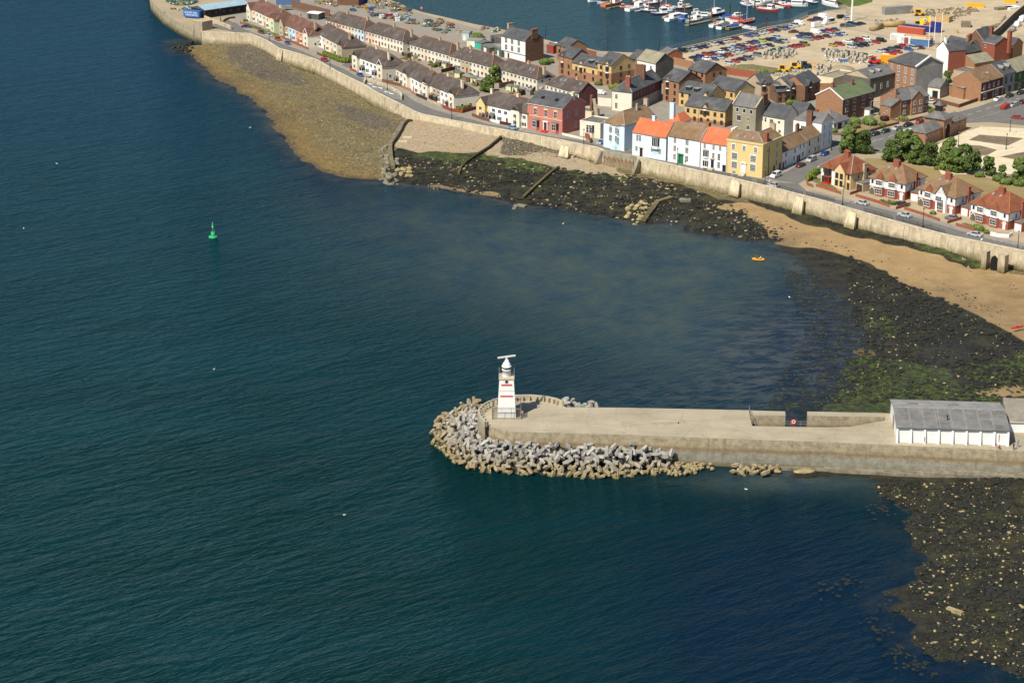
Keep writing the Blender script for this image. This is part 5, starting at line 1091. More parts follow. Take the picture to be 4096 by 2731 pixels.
flats('cream brick flats with one gablet left of the olive stone house', Z('Y4',130,760), Z('Y4',512,850), 10.5, 5.6, M_ybrick, gab=(.2,), nwin=4, rise=3.2, endm=M_tan)
flats('cream over brown brick flats with a central gablet behind the orange roofed houses', Z('Y3',1448,1140), Z('Y3',2050,1235), 9, 5.8, M_brick, M_ybrick, gab=(.5,), nwin=6, rise=3.0, side=(), endm=M_tan, split=.3)
# shaded flats that face the lower right: front edge given along that face
flats('tan flats with gablets facing right, left part of the angled row', Z('Y4',905,745), Z('Y4',1105,722), 9, 5.9, M_tan, gab=(.2,), nwin=2, rise=2.8)
flats('brown brick flats with two flat dormers, middle of the angled row', Z('Y4',1140,800), Z('Y4',1335,790), 9, 4.3, M_brick2, dorms=(.15,.55), gab=(.85,), nwin=2, rise=2.9, rows_=[.8,3.0])
flats('tan flats with one gablet between the brown flats and the end house', Z('Y4',1336,790), Z('Y4',1500,745), 9, 5.9, M_tan, gab=(.25,), nwin=2, rise=2.8)
flats('dark brick end house with an orange gable at the right of the angled row', Z('Y4',1562,790), Z('Y4',1785,700), 9.5, 6.2, M_brick2, gab=(.3,), nwin=2, rise=3.2, endm=M_brick)
# ---- olive stone house, white terrace behind
b = Bld('stone_house', 'olive grey stone house with pale slate roof and big gable copings', 'house', Z('Y4',480,1200), Z('Y4',822,1262), 9, 9.2); b.wall(M_olive); b.roof(T_grey, 3.4, 'x', wall=M_olive, vg=-.35)
for x in (0, b.L): q = MB(); q.bar((x,-.3,b.h+.1),(x,b.d/2,b.h+3.75),.5,.45); q.bar((x,b.d+.3,b.h+.1),(x,b.d/2,b.h+3.75),.5,.45); q.build('gable_coping', [M_tan], b.t)
b.rows([b.L*.2,b.L*.5,b.L*.8],[6.9],1.0,1.4,bars=(1,1)); b.win(b.L*.28,3.9,1.6,1.9,bars=(2,1)); b.win(b.L*.68,4.3,.6,1.2); b.win(b.L*.68,1.2,1.2,1.5); b.chim(b.L+.1,b.d*.55,13.2,.9,2.6,M_brick2,9.5,4)
b = Bld('white_terrace', 'long white terrace with a dark slate roof behind the yellow house', 'terraced houses', Z('Y4',830,1215), Z('Y4',1250,1290), 9, 6.2); b.wall(M_cream2); b.roof(T_slate, 3.6, 'x', wall=M_cream2, x1=b.L)
for fx, z_, w_, h_, br in ((.12,4.0,.8,1.5,(1,2)),(.34,4.0,.7,1.4,(1,2)),(.55,2.4,1.4,2.8,(3,3)),(.82,4.2,.8,.8,(1,1)),(.12,.9,.9,1.6,(1,2)),(.85,.9,.9,1.1,(2,1))): b.win(fx*b.L, z_, w_, h_, bars=br)
b = Bld('white_terrace', 'shorter right end of the white terrace, with a dark side wall', 'terraced houses', Z('Y4',1300,1205), Z('Y4',1530,1240), 9.5, 6.2); b.wall(M_cream2); b.roof(T_slate, 3.4, 'x', wall=M_dgrey); b.rows([b.L*.2,b.L*.75],[3.6,.9],.8,1.3)
# ---- plum brick hall and its yard
b = Bld('brick_hall', 'cream fronted hall with a long plum brick side and two tall chimney stacks', 'hall', Z('Y3',365,975), Z('Y3',655,1010), 25, 7.4); b.wall(M_cream2); b.wall(M_dbrick, b.L-.02, b.L+.18, .6, b.d+.02, h=b.h-.02, z0=3.9, name='side_wall'); b.wall(M_greyr, b.L-.02, b.L+.18, .6, b.d+.02, h=3.88, name='lower_side_wall')
b.roof(T_slate, 3.2, 'y', (3.5,0), wall=M_dbrick, ridge=M_ridgeg); b.win(b.L*.22,4.4,.9,1.6,bars=(2,3)); b.win(b.L*.22,.9,.9,2.0,bars=(2,3)); b.chim(b.L*.72,1.4,12.4,1.7,1.1,M_brickr,7,3,M_cream); b.chim(b.L*.55,14.5,14.2,3.6,1.2,M_brick2,8,6)
for k in range(7): b.win(2.5+k*2.6,5.2,.9,1.4,'R',(1,2),M_greyr,y=.18)
b = Bld('yard_building', 'grey rendered flat roofed yard building with steps behind the blue house', 'outbuilding', Z('Y3',-160,1080), Z('Y3',60,1110), 6, 2.4); b.wall(M_cream); b.flat(T_flat,.3,M_cream); b.door(1,M_dgrey)
q = MB(); a = P(*Z('Y3',60,1085)); t = thing('brick_chimney_stack', 'freestanding tall brown chimney stack with a leaning concrete flue', 'chimney', a, -.6); q.box(-.45,-.45,0,.45,.45,8.2); q.build('stack', [M_brick2], t); q = MB(); q.bar((1.0,-.2,7),(3.4,-1.8,.3),.9,.6); q.build('flue', [M_tan], t)
t = thing('boundary_wall', 'pale boundary wall of cream panels in front of the parked white car', 'wall', P(*Z('Y3',155,905)), 0); a = P(*Z('Y3',155,905)); c_ = P(*Z('Y3',360,925)); q = MB(); q.bar((0,0,1.5),tuple(c_-a+Vector((0,0,1.5))),.25,3.0); q.build('wall',[M_cream2],t)
# ---- sea front: cream bay house to yellow house
b = Bld('bay_house', 'low cream single storey house with a flat roof and bay window', 'house', Z('X1',75,562), Z('X1',395,612), 9, 5.0); b.wall(M_cream2); b.flat(T_flat,.45,M_cream2); b.bay(b.L*.52,3.2,1.0,0,4.6,m=M_cream2,rm=None,nw=2,sill=1.8); b.win(b.L*.45,1.9,.8,1.9,y=-1.02,bars=(1,2)); b.win(b.L*.62,1.9,.8,1.9,y=-1.02,bars=(1,2))
b = Bld('blue_house', 'pale blue bow fronted house with a brown hipped roof running back', 'house', Z('X1',445,738), Z('X1',770,806), 17, 8.8); b.wall(M_blue2); b.roof(T_brown, 3.4, 'y', (4.6,0), wall=M_blue2, ridge=M_ridgeg)
b.bay(b.L*.55,4.6,1.0,0,8.3,m=M_blue2,rm=T_brown,rr=.6,nw=2,sill=20,splay=1.3,hip=False)
for z_ in (5.9,3.0): b.win(b.L*.43,z_,1.2,1.9,y=-1.0,bars=(3,4)); b.win(b.L*.70,z_,1.0,1.9,y=-1.0,bars=(3,4))
b.door(b.L*.62, M_lblue, 1.3, 1.6, y=-1.0); b.chim(b.L*.6,11,13.6,.7,.7,M_tan,10,2); b.chim(b.L*.5,17,14.2,1.6,.9,M_tan,10,4)
for k in (0,1): q = MB(); q.box(b.L*k-(.9 if k else 0.02),-.12,8.3,b.L*k+(.02 if k else .9),.3,8.95,bottom=True); q.build('corner_coping',[M_whiter],b.t)
b = Bld('aqua_house', 'pale aqua house with a bright orange pantile roof and oriel window', 'house', Z('X1',895,862), Z('X1',1422,956), 8.6, 7.9); b.wall(M_aqua); b.roof(T_orange, 3.9, 'x', wall=M_aqua, ridge=M_ridgeg, vg=.02); L = b.L
b.win(.15*L,5.2,.75,1.9,bars=(2,4)); b.win(.23*L,5.2,.75,1.9,bars=(2,4)); b.win(.13*L,1.7,.8,1.6,bars=(2,4)); b.win(.59*L,2.3,.8,1.7,bars=(2,4)); b.win(.82*L,2.0,.8,1.7,bars=(2,4))
b.door(.27*L, mat('dark_door',(.05,.015,.01),.5,.1,1), 1.1, 2.9); q = MB(); q.quad((.27*L-1.0,-.15,3.2),(.27*L+1.0,-.15,3.2),(.27*L,-.15,3.65)); q.box(.27*L-1,-.3,3.1,.27*L+1,-.002,3.2,bottom=True); q.build('door_hood',[M_white],b.t)
o = b.bay(.70*L,3.0,.9,3.6,3.6,m=M_white,rm=T_grey,rr=.6,nw=3,sill=.9,splay=.5,hip=False); q = MB(); q.box(.66*L-.6,-.04,1.6,.76*L+.2,-.002,3.2,bottom=True); q.build('blue_panel',[M_lblue],b.t); b.chim(.42*L,b.d*.5,13.2,1.1,.8,M_blue2,10.5,2,M_black)
b = Bld('white_townhouse', 'white three storey townhouse with a brown roof and green doorcase', 'house', Z('X1',1450,963), Z('X1',1950,1052), 8.8, 8.8); b.wall(M_whiter); b.roof(T_brown, 3.9, 'x', wall=M_whiter, vg=-.1); L = b.L
for z_ in (6.6,3.9,1.1): b.win(.22*L,z_,.9,1.8,bars=(3,4)); b.win(.60*L,z_,1.1,1.8,bars=(3,4))
b.door(.42*L, cmat('emerald',(.02,.16,.07)), 1.2, 2.9); q = MB(); q.box(.42*L-.9,-.4,0,.42*L-.65,-.002,3.1); q.box(.42*L+.65,-.4,0,.42*L+.9,-.002,3.1); q.box(.42*L-1,-.5,3.1,.42*L+1,-.002,3.4,bottom=True); q.build('door_case',[cmat('emerald2',(.02,.20,.09))],b.t); b.chim(L,b.d*.55,13.8,1.0,1.6,M_brick,10,2,M_pot)
b = Bld('white_orange_house', 'white three storey house with an orange roof and a small boat by its steps', 'house', Z('X1',1965,1062), Z('X2',402,972), 8.8, 8.8); b.wall(M_whiter); b.roof(T_orange, 3.9, 'x', wall=M_whiter, vg=-.1); L = b.L
for fx in (.15,.50,.76): b.win(fx*L,6.7,.75,1.5,bars=(2,4))
b.bay(.20*L,2.2,.5,3.6,2.5,m=M_white,rm=M_roofl,rr=.3,nw=2,sill=.5,splay=.3,hip=False); b.bay(.20*L,2.2,.5,.3,2.6,m=M_white,rm=None,nw=2,sill=.6,splay=.3)
b.win(.50*L,3.6,.75,2.0,bars=(2,4)); b.win(.72*L,3.5,.9,2.1,bars=(2,4)); b.win(.72*L,.9,.9,1.9,bars=(2,4)); b.door(.47*L, cmat('midnight',(.015,.02,.06)),1.1,2.7,z=.6); q = MB(); q.box(.47*L-.9,-.3,3.5,.47*L+.9,-.002,3.75,bottom=True); q.box(.36*L,-1.6,0,.56*L,-.002,.6); q.build('door_hood',[M_stone],b.t); b.door(.93*L, M_black, 1.2, 2.2)
b.chim(L,b.d*.5,13.4,1.0,1.8,M_whiter,10,3,M_pot)
b = Bld('yellow_house', 'large yellow Georgian corner house with white sash windows and brown roof', 'house', Z('X2',410,981), Z('X2',970,1071), 13.2, 10.9); b.wall(M_yelw); L = b.L; D = b.d
b.roof(T_brown, 2.6, 'x', (0,4.2), y1=8.4, ridge=M_ridgeg, wall=M_yelw, ov=-.35); b.roof(T_brown, 2.5, 'y', (3.8,0), x0=L-8.2, x1=L, y0=.4, ov=-.35, z=b.h-.02, name='rear_roof', ridge=M_ridgeg)
q = MB(); q.box(-.12,-.18,b.h-.35,L+.12,.3,b.h+.25,bottom=True); q.box(L-.3,.301,b.h-.35,L+.14,D,b.h+.25,bottom=True); q.build('parapet',[mat('yellow_trim',(.68,.53,.27),.9,.06,1)],b.t)
for fx in (.18,.48,.80): b.win(fx*L,8.0,1.0,1.7,bars=(3,4),sur=M_white)
for fx in (.22,.74): b.win(fx*L,4.9,1.9,2.0,bars=(5,4),sur=M_white); b.win(fx*L,1.9,1.9,2.1,bars=(5,4),sur=M_white)
b.win(.22*L,.15,1.1,.9,bars=(3,2)); b.door(.48*L, M_white, 1.2, 2.5, z=1.0); q = MB(); q.box(.48*L-.9,-.25,1.0,.48*L-.62,-.002,3.9); q.box(.48*L+.62,-.25,1.0,.48*L+.9,-.002,3.9); q.box(.48*L-1.1,-.4,3.9,.48*L+1.1,-.002,4.1,bottom=True); q.quad((.48*L-1.1,-.3,4.1),(.48*L+1.1,-.3,4.1),(.48*L,-.3,4.7)); q.build('door_case',[M_white],b.t)
for k in range(5): q = MB(); q.box(.48*L-1.0,-.5-.35*k,0,.48*L+1.0,-.12-.35*k,1.0-.2*k); q.build('step',[M_stone],b.t)
for k in range(18): q = MB(); q.box(-.02,-.07,k*.6,.55 if k%2 else .35,-.002,k*.6+.4,bottom=True) if k else q.box(-.02,-.07,0,.5,-.002,.4); q.build('quoin',[M_stone],b.t)
for fx in (.2,.42,.64): b.skylight(fx*L,.32,2.6,hw=4.2)
b.rows([9.6],[8.0,5.0,2.0],1.0,1.9,'R',(2,3)); b.door(8.2, M_black, 1.0, 2.4, 'R'); b.door(12.2, M_black, 1.0, 2.4, 'R'); q = MB(); q.box(L+.002,4.1,0,L+.14,4.25,9.5); q.box(L+.002,2.6,8.2,L+.14,4.1,8.35,bottom=True); q.build('soil_pipe',[M_black],b.t)
b.chim(L-.6,3.2,14.0,1.1,1.3,M_brickr,10,2); b.chim(L*.72,D,14.6,1.8,.9,M_tan,11,4); b.chim(0.1,5,13.8,.6,2.0,M_whiter,10,0)
b = Bld('orange_rear_wing', 'orange roofed rear wing with a tall pale blue chimney behind the brown roofed townhouse', 'house', Z('X1',1450,330), Z('X1',1650,360), 7, 5.0, z=G+1.2, eave=True); b.wall(M_blue2); b.roof(T_orange, 2.2, 'y', (2.5,0), wall=M_blue2); b.chim(1.2,1.2,11.2,1.6,1.2,M_blue2,4,4,M_black); b.win(b.L*.5,2.5,.9,1.2)
# ---- low houses up the side street (their fronts look right, away from the sun)
b = Bld('street_cottage', 'white cottages with a brown tiled roof climbing the side street beside the yellow house', 'terraced houses', Z('X2',1285,925), Z('X2',1668,748), 7.5, 5.6); b.wall(M_whiter); b.roof(T_brown, 2.8, 'x', wall=M_whiter, ridge=M_ridgeg); L = b.L
for fx, z_, w_ in ((.14,3.6,1.1),(.5,3.5,1.1),(.72,3.9,.8),(.87,3.8,.8),(.13,1.0,1.1),(.48,1.0,1.1),(.83,1.2,1.1)): b.win(fx*L,z_,w_,1.3,bars=(2,2))
for fx in (.02,.6,.67): b.door(fx*L+.5, M_black, .9, 2.1)
b.chim(L,b.d*.5,10.6,1.4,.8,M_brick2,7,4)
b = Bld('street_cottage', 'cream cottages with a light brown roof next to the tall grey house', 'terraced houses', Z('X2',1672,746), Z('X2',1885,650), 7.5, 6.0); b.wall(M_cream2); b.roof(T_brown, 2.8, 'x', wall=M_cream2); L = b.L; b.win(.16*L,3.6,1.0,1.6,bars=(1,2)); b.win(.8*L,3.6,.9,1.6,bars=(1,2)); b.win(.16*L,.9,1.0,1.4); b.win(.6*L,1.0,1.1,1.3); b.win(.84*L,1.0,.9,1.3); b.door(.42*L,M_white,.8,2.1)
b = Bld('corner_house', 'tall grey white three storey corner house with two brick chimneys', 'house', Z('X2',1888,650), Z('X2',2065,572), 10.5, 9.4); b.wall(M_whiter); b.roof(T_grey, 2.6, 'y', (0,2.5), wall=M_cream2, ov=.1); L = b.L
for z_ in (6.9,4.2,1.4): b.win(.25*L,z_,.5,1.6,bars=(1,2)); b.win(.75*L,z_,.5,1.6,bars=(1,2))
b.chim(-.1,4.5,13.2,1.0,2.0,M_brick2,6,3,M_black); b.chim(L*.6,4.5,12.6,.8,.9,M_brickr,9,1)
b.win(7.0,6.2,1.1,1.6,'L')
b = Bld('bungalow', 'grey hipped bungalow with a brown garage door beside the lawn', 'bungalow', Z('Y5',580,800), Z('Y5',850,720), 9.5, 2.7); b.wall(M_whiter); b.roof(T_grey, 3.0, 'x', (3.5,4.5), ridge=M_ridgeg); b.door(b.L*.40, M_dframe, 2.3, 2.2, name='garage_door'); b.win(b.L*.8,.8,1.6,1.3,bars=(3,1)); b.win(b.L*.1,.8,1.0,1.3)
b = Bld('green_roof_flats', 'three storey brown brick flats with a mossy green roof and white barge boards', 'flats', Z('Y5',733,655), Z('Y5',1268,500), 11.5, 8.3); b.wall(M_brick2); b.roof(T_green, 3.2, 'x', wall=M_brick2, edge=M_white); L = b.L
for fx in (.13,.37,.67,.9):
    for z_ in (6.0,3.4,.9):
        if not (z_ < 1 and fx > .6): b.win(fx*L,z_,1.5,1.3,bars=(2,1))
b.wall(M_brick, -.16, .02, -.02, b.d+.02, name='end_wall'); b.gable(M_brick, 3.2, 'x', -.17, 1)
q = MB(); q.bar((-.3,-.3,b.h-.1),(-.3,b.d/2,b.h+3.35),.2,.4); q.bar((-.3,b.d+.3,b.h-.1),(-.3,b.d/2,b.h+3.35),.2,.4); q.build('barge_board',[M_white],b.t); b.porch(.78*L,2.6,2.2,2.5,M_white,T_grey); b.chim(.08*L,b.d*.5,13.0,.7,.7,M_brickr,10,1); b.chim(.62*L,b.d*.4,12.8,.7,.7,M_brickr,10,1)
b = Bld('long_warehouse', 'dark stained warehouse with a grey roof behind the green roofed flats', 'warehouse', Z('V1',1045,1280), Z('V1',1705,1110), 12, 7.6); b.wall(M_dgrey); b.roof(T_grey, 2.4, 'x', wall=M_tan, ov=.1); b.rows([3,7,11],[3],.8,2.0,bars=(1,2))
for k in (5,9): b.dorm(k,2.2,1.4,1.8,b.h+.9,.6,M_roofl,M_roofl,flat=False,rise=.6)
b = Bld('curved_wall_shed', 'cream rendered flat roofed building with a curved wall beside the stone yard', 'outbuilding', Z('V1',180,1050), Z('V1',700,890), 7, 3.8); b.wall(M_cream); b.flat(T_moss,.5,M_cream); b.wall(M_olive, b.L*.66, b.L*.9, -.12, .1, h=3.8, name='recess_wall')
b = Bld('brick_warehouse', 'red brick three storey warehouse with hipped slate roof and a grey rendered end', 'warehouse', Z('W1',-60,540), Z('W1',415,668), 13.5, 11.6); b.wall(M_brick); b.wall(M_greyr, b.L-.02, b.L+.2, -.02, b.d, h=b.h, name='end_wall'); b.roof(T_slate, 3.4, 'x', (5,0), wall=M_greyr, ridge=M_ridgeg); L = b.L
for i in range(4):
    for z_ in (8.4,5.0,1.2): b.win((i+.5)*L/4+.3,z_,1.1,2.1,bars=(3,4))
q = MB(); q.bar((L+.2,-.2,b.h+.2),(L+.2,b.d*.5,b.h+3.5),.55,.5); q.bar((L+.2,b.d+.2,b.h+.2),(L+.2,b.d*.5,b.h+3.5),.55,.5); q.build('gable_coping',[M_whiter],b.t)
b = Bld('brown_brick_house', 'orange and brown brick house with grey roof and orange ridge by the parked red car', 'house', Z('W1',180,1000), Z('W1',660,905), 10, 6.0); b.wall(M_brick2); b.roof(T_grey, 3.0, 'x', ridge=M_ridge, wall=M_brick); L = b.L; b.wing(L*.34,L*.44,.6,M_brick,T_grey,2.4,5,wins=False)
for fx in (.13,.45,.66,.9): b.win(fx*L,3.7,1.1,1.4,bars=(2,1),fr=M_frame,y=-.6 if .34 < fx < .78 else 0); b.win(fx*L,.9,1.1,1.4,bars=(2,1),y=-.6 if .34 < fx < .78 else 0)
b.chim(0,b.d*.3,9.6,1.0,1.2,M_brick,5,0); b.wall(M_brick, -.14, .02, -.02, b.d+.02, name='end_wall')
b = Bld('brown_brick_house', 'orange brick rear part of the brown brick house with a small window', 'house', Z('Y5',1400,560), Z('Y5',1570,600), 9, 4.6); b.wall(M_brick); b.roof(T_grey, 1.8, 'x', wall=M_brick); b.win(b.L*.6,2.9,.8,1.2); b.win(b.L*.35,.8,.8,1.0)
b = Bld('small_workshop', 'small white fronted workshop with grey roof and dark shutter beside the pub garden', 'workshop', Z('W1',650,645), Z('W1',862,675), 9, 4.0); b.wall(M_cream2); b.wall(M_greyr, b.L-.02, b.L+.12, -.02, b.d, h=4.0, name='side_wall'); b.roof(T_grey, 2.4, 'x', wall=M_greyr); b.door(b.L*.62, M_black, 2.2, 2.7, name='shutter'); b.door(b.L*.2, M_lblue, 1.0, 2.1)
b = Bld('pub', 'brick pub with brown roof, shopfront and hanging baskets facing the high road', 'pub', Z('W1',1575,728), Z('W1',1945,612), 12, 7.0); b.wall(M_dbrick); b.wall(M_brick, -.16, .02, -.02, b.d+.02, name='end_wall'); b.roof(T_brown, 3.8, 'x', wall=M_brick, vg=.1); b.gable(M_brick,3.8,'x',-.17,1); L = b.L
b.rows([.14*L,.37*L,.58*L,.8*L],[4.3],1.0,1.4,bars=(2,2)); q = MB(); q.box(.1,-.5,3.1,L-.1,-.003,3.45,bottom=True); q.build('shop_fascia',[M_stone],b.t); b.rows([.2*L,.75*L],[.7],2.0,1.9,bars=(3,1)); b.door(.45*L,M_black,1.0,2.3); b.door(.58*L,M_greyr,.9,2.3)
b = Bld('pub_outbuilding', 'brick outbuilding with green sheet roof behind the pub garden', 'outbuilding', Z('W1',1020,620), Z('W1',1275,690), 9, 4.2); b.wall(M_brick); b.roof(mat('green_sheet',(.22,.26,.19),.8,.1,.6), 1.0, 'x', wall=M_brick); b.win(b.L*.5,2,.8,1.0)
b = Bld('slate_shop', 'grey shop with slate roof and two dormers beside the pub', 'shop', Z('W1',1950,612), Z('W1',2160,550), 11, 7.6); b.wall(M_greyr); b.roof(T_slate, 3.6, 'x', wall=M_greyr); L = b.L; b.dorm(.25*L,1.5,1.5,2,b.h+1.0,1.1,M_dgrey,M_roofl,flat=False); b.dorm(.75*L,1.5,1.5,2,b.h+1.0,1.1,M_dgrey,M_roofl,flat=False); b.rows([.25*L,.7*L],[4.2],1.1,2.2,bars=(2,2),fr=M_black); b.rows([.6*L],[.8],1.6,1.9,bars=(2,2),fr=M_black); b.door(.15*L,M_black,1.2,2.3)
b = Bld('green_shop', 'dark green shopfront building with a mossy roof at the right edge', 'shop', Z('W1',2165,548), Z('W1',2560,420), 11, 7.2); b.wall(mat('dark_green_render',(.05,.10,.04),.8,.1,.6)); b.roof(T_moss, 3.4, 'x', wall=M_dgrey); L = b.L; b.rows([.2*L,.6*L],[4.2],1.2,1.9,bars=(2,2),fr=cmat('lime',(.25,.5,.12))); b.rows([.2*L,.5*L,.8*L],[.7],1.6,1.8,bars=(2,1)); q = MB(); q.box(0,-.4,3.0,L,-.003,3.4,bottom=True); q.build('shop_fascia',[M_brick2],b.t)
# rear brick group behind the pub
b = Bld('white_gable_house', 'white painted gable of a brick house rising above the warehouse end', 'house', Z('Z6',952,1110), Z('Z6',1140,1172), 8, 9.0); b.wall(M_whiter); b.wall(M_brickr, b.L-.02, b.L+.15, -.02, b.d, h=9.0, name='side_wall'); b.roof(T_slate, 3.2, 'y', wall=M_whiter); b.chim(b.L*.6,.5,13.6,1.2,.7,M_whiter,9,3)
b = Bld('brick_houses', 'orange brick house with slate roof and brick chimneys right of the white gable', 'house', Z('Z6',1225,1090), Z('Z6',1380,1120), 11, 7.0); b.wall(M_brick); b.roof(T_slate, 3.4, 'y', wall=M_brick); b.chim(.5,9,12.4,1.0,1.6,M_brickr,8,4); b.wall(M_brick2, b.L-.02, b.L+.12, -.02, b.d, h=7.0, name='side_wall'); b.rows([2,5,8],[4.2,1.2],.8,1.6,'R',y=.12)
b = Bld('brick_houses', 'dark brick house with twin slate roofs in the middle of the rear brick group', 'house', Z('Z6',1385,1090), Z('Z6',1640,1050), 12, 7.2); b.wall(M_brick2); b.roof(T_slate, 3.6, 'y', wall=M_brick2, edge=M_cream2); b.rows([b.L*.2,b.L*.5,b.L*.8],[4.2,1.0],.8,1.8,bars=(1,2)); b.chim(b.L*.3,1.0,12.6,.9,1.0,M_brick,7,2)
b = Bld('brick_houses', 'slate roofed house with cream copings at the back of the rear brick group', 'house', Z('Z6',1420,900), Z('Z6',1700,940), 10, 7.4); b.wall(M_brick2); b.roof(T_slate, 4.0, 'y', wall=M_brick2, edge=M_cream2); b.win(b.L*.5,3,1,1.5); b.chim(b.L+.5,5,12.4,1.0,1.6,M_brickr,6,4)
b = Bld('brick_houses', 'tall red brick house with two small white windows and cream roof copings', 'house', Z('Z6',1675,1035), Z('Z6',1868,1075), 10, 9.4); b.wall(M_brickr); b.roof(T_slate, 2.2, 'x', wall=M_brickr, edge=M_cream2); b.rows([b.L*.22],[7.4,4.0],.8,1.1); b.chim(b.L+.4,8,13.6,1.4,1.4,M_brickr,5,5)
b = Bld('brick_houses', 'brown brick house with a low slate roof at the right of the rear brick group', 'house', Z('Z6',2025,980), Z('Z6',2160,1000), 8, 7.0); b.wall(M_brick); b.roof(T_slate, 2.4, 'x', wall=M_brick); b.win(b.L*.5,3,1,1.5)
b = Bld('brown_roof_store', 'low building with a fawn roof behind the pub', 'outbuilding', Z('Z6',1560,1180), Z('Z6',1860,1130), 9, 4.4); b.wall(M_brick); b.roof(T_moss, 2.4, 'x', wall=M_brick); b.win(b.L*.5,2,1,1.2)
b = Bld('rendered_yard_house', 'fawn rendered yard building with patched walls behind the workshop', 'outbuilding', Z('Z6',1230,1280), Z('Z6',1400,1310), 9, 4.0); b.wall(M_tan); b.flat(T_flat,.3,M_tan); b.win(b.L*.5,1.5,1,1.2)
# ---- bandstand-like brick market hall by the square
b = Bld('market_pavilion', 'orange brick arcaded pavilion with slate hipped roofs and a dark cupola beside the square', 'pavilion', Z('W1',612,1500), Z('W1',1320,1215), 6.5, 4.4); b.wall(M_brick); L = b.L
b.roof(T_grey, 2.0, 'x', (3,0), x1=L*.40); b.roof(T_grey, 2.0, 'x', (0,3), x0=L*.60, name='right_roof'); b.wall(M_brick, L*.40, L*.60, -.5, b.d+.5, h=7.2, name='tower'); b.roof(T_grey, 2.2, 'x', (L*.09,L*.09), x0=L*.40, x1=L*.60, y0=-.5, y1=b.d+.5, z=7.2, ov=.6, name='tower_roof')
q = MB(); cx = L*.5; cy = b.d/2; q.box(cx-1,cy-1,9.0,cx+1,cy+1,11.0); q.build('cupola',[M_black],b.t); q = MB()
for i in range(4):
    a_ = [(cx-1.3,cy-1.3,11.0),(cx+1.3,cy-1.3,11.0),(cx+1.3,cy+1.3,11.0),(cx-1.3,cy+1.3,11.0)]; q.quad(a_[i],a_[(i+1)%4],(cx,cy,12.6))
q.build('cupola_roof',[T_grey],b.t)
def arch(x, w, h, y, m, nm='arch', fill=None):
    q = MB(); n = 10; pr = w/2
    pts = [(x+pr*math.cos(math.pi*(1-k/n)), h-pr+pr*math.sin(math.pi*(1-k/n))) for k in range(n+1)]
    for i in range(n): q.bar((pts[i][0],y,pts[i][1]),(pts[i+1][0],y,pts[i+1][1]),.12,.22)
    q.build(nm,[m],b.t)
    if fill: q = MB(); q.quad(*[(px_,y+.03,pz_) for px_,pz_ in [(x-pr,.0)]+pts+[(x+pr,0)]]); q.build('arch_opening',[fill],b.t)
for fx in (.06,.17,.28,.68,.79,.90): arch(fx*L,2.2,3.4,-.06,M_stone,'arch')
arch(.5*L,3.2,5.2,-.58,M_stone,'arch',M_dark)
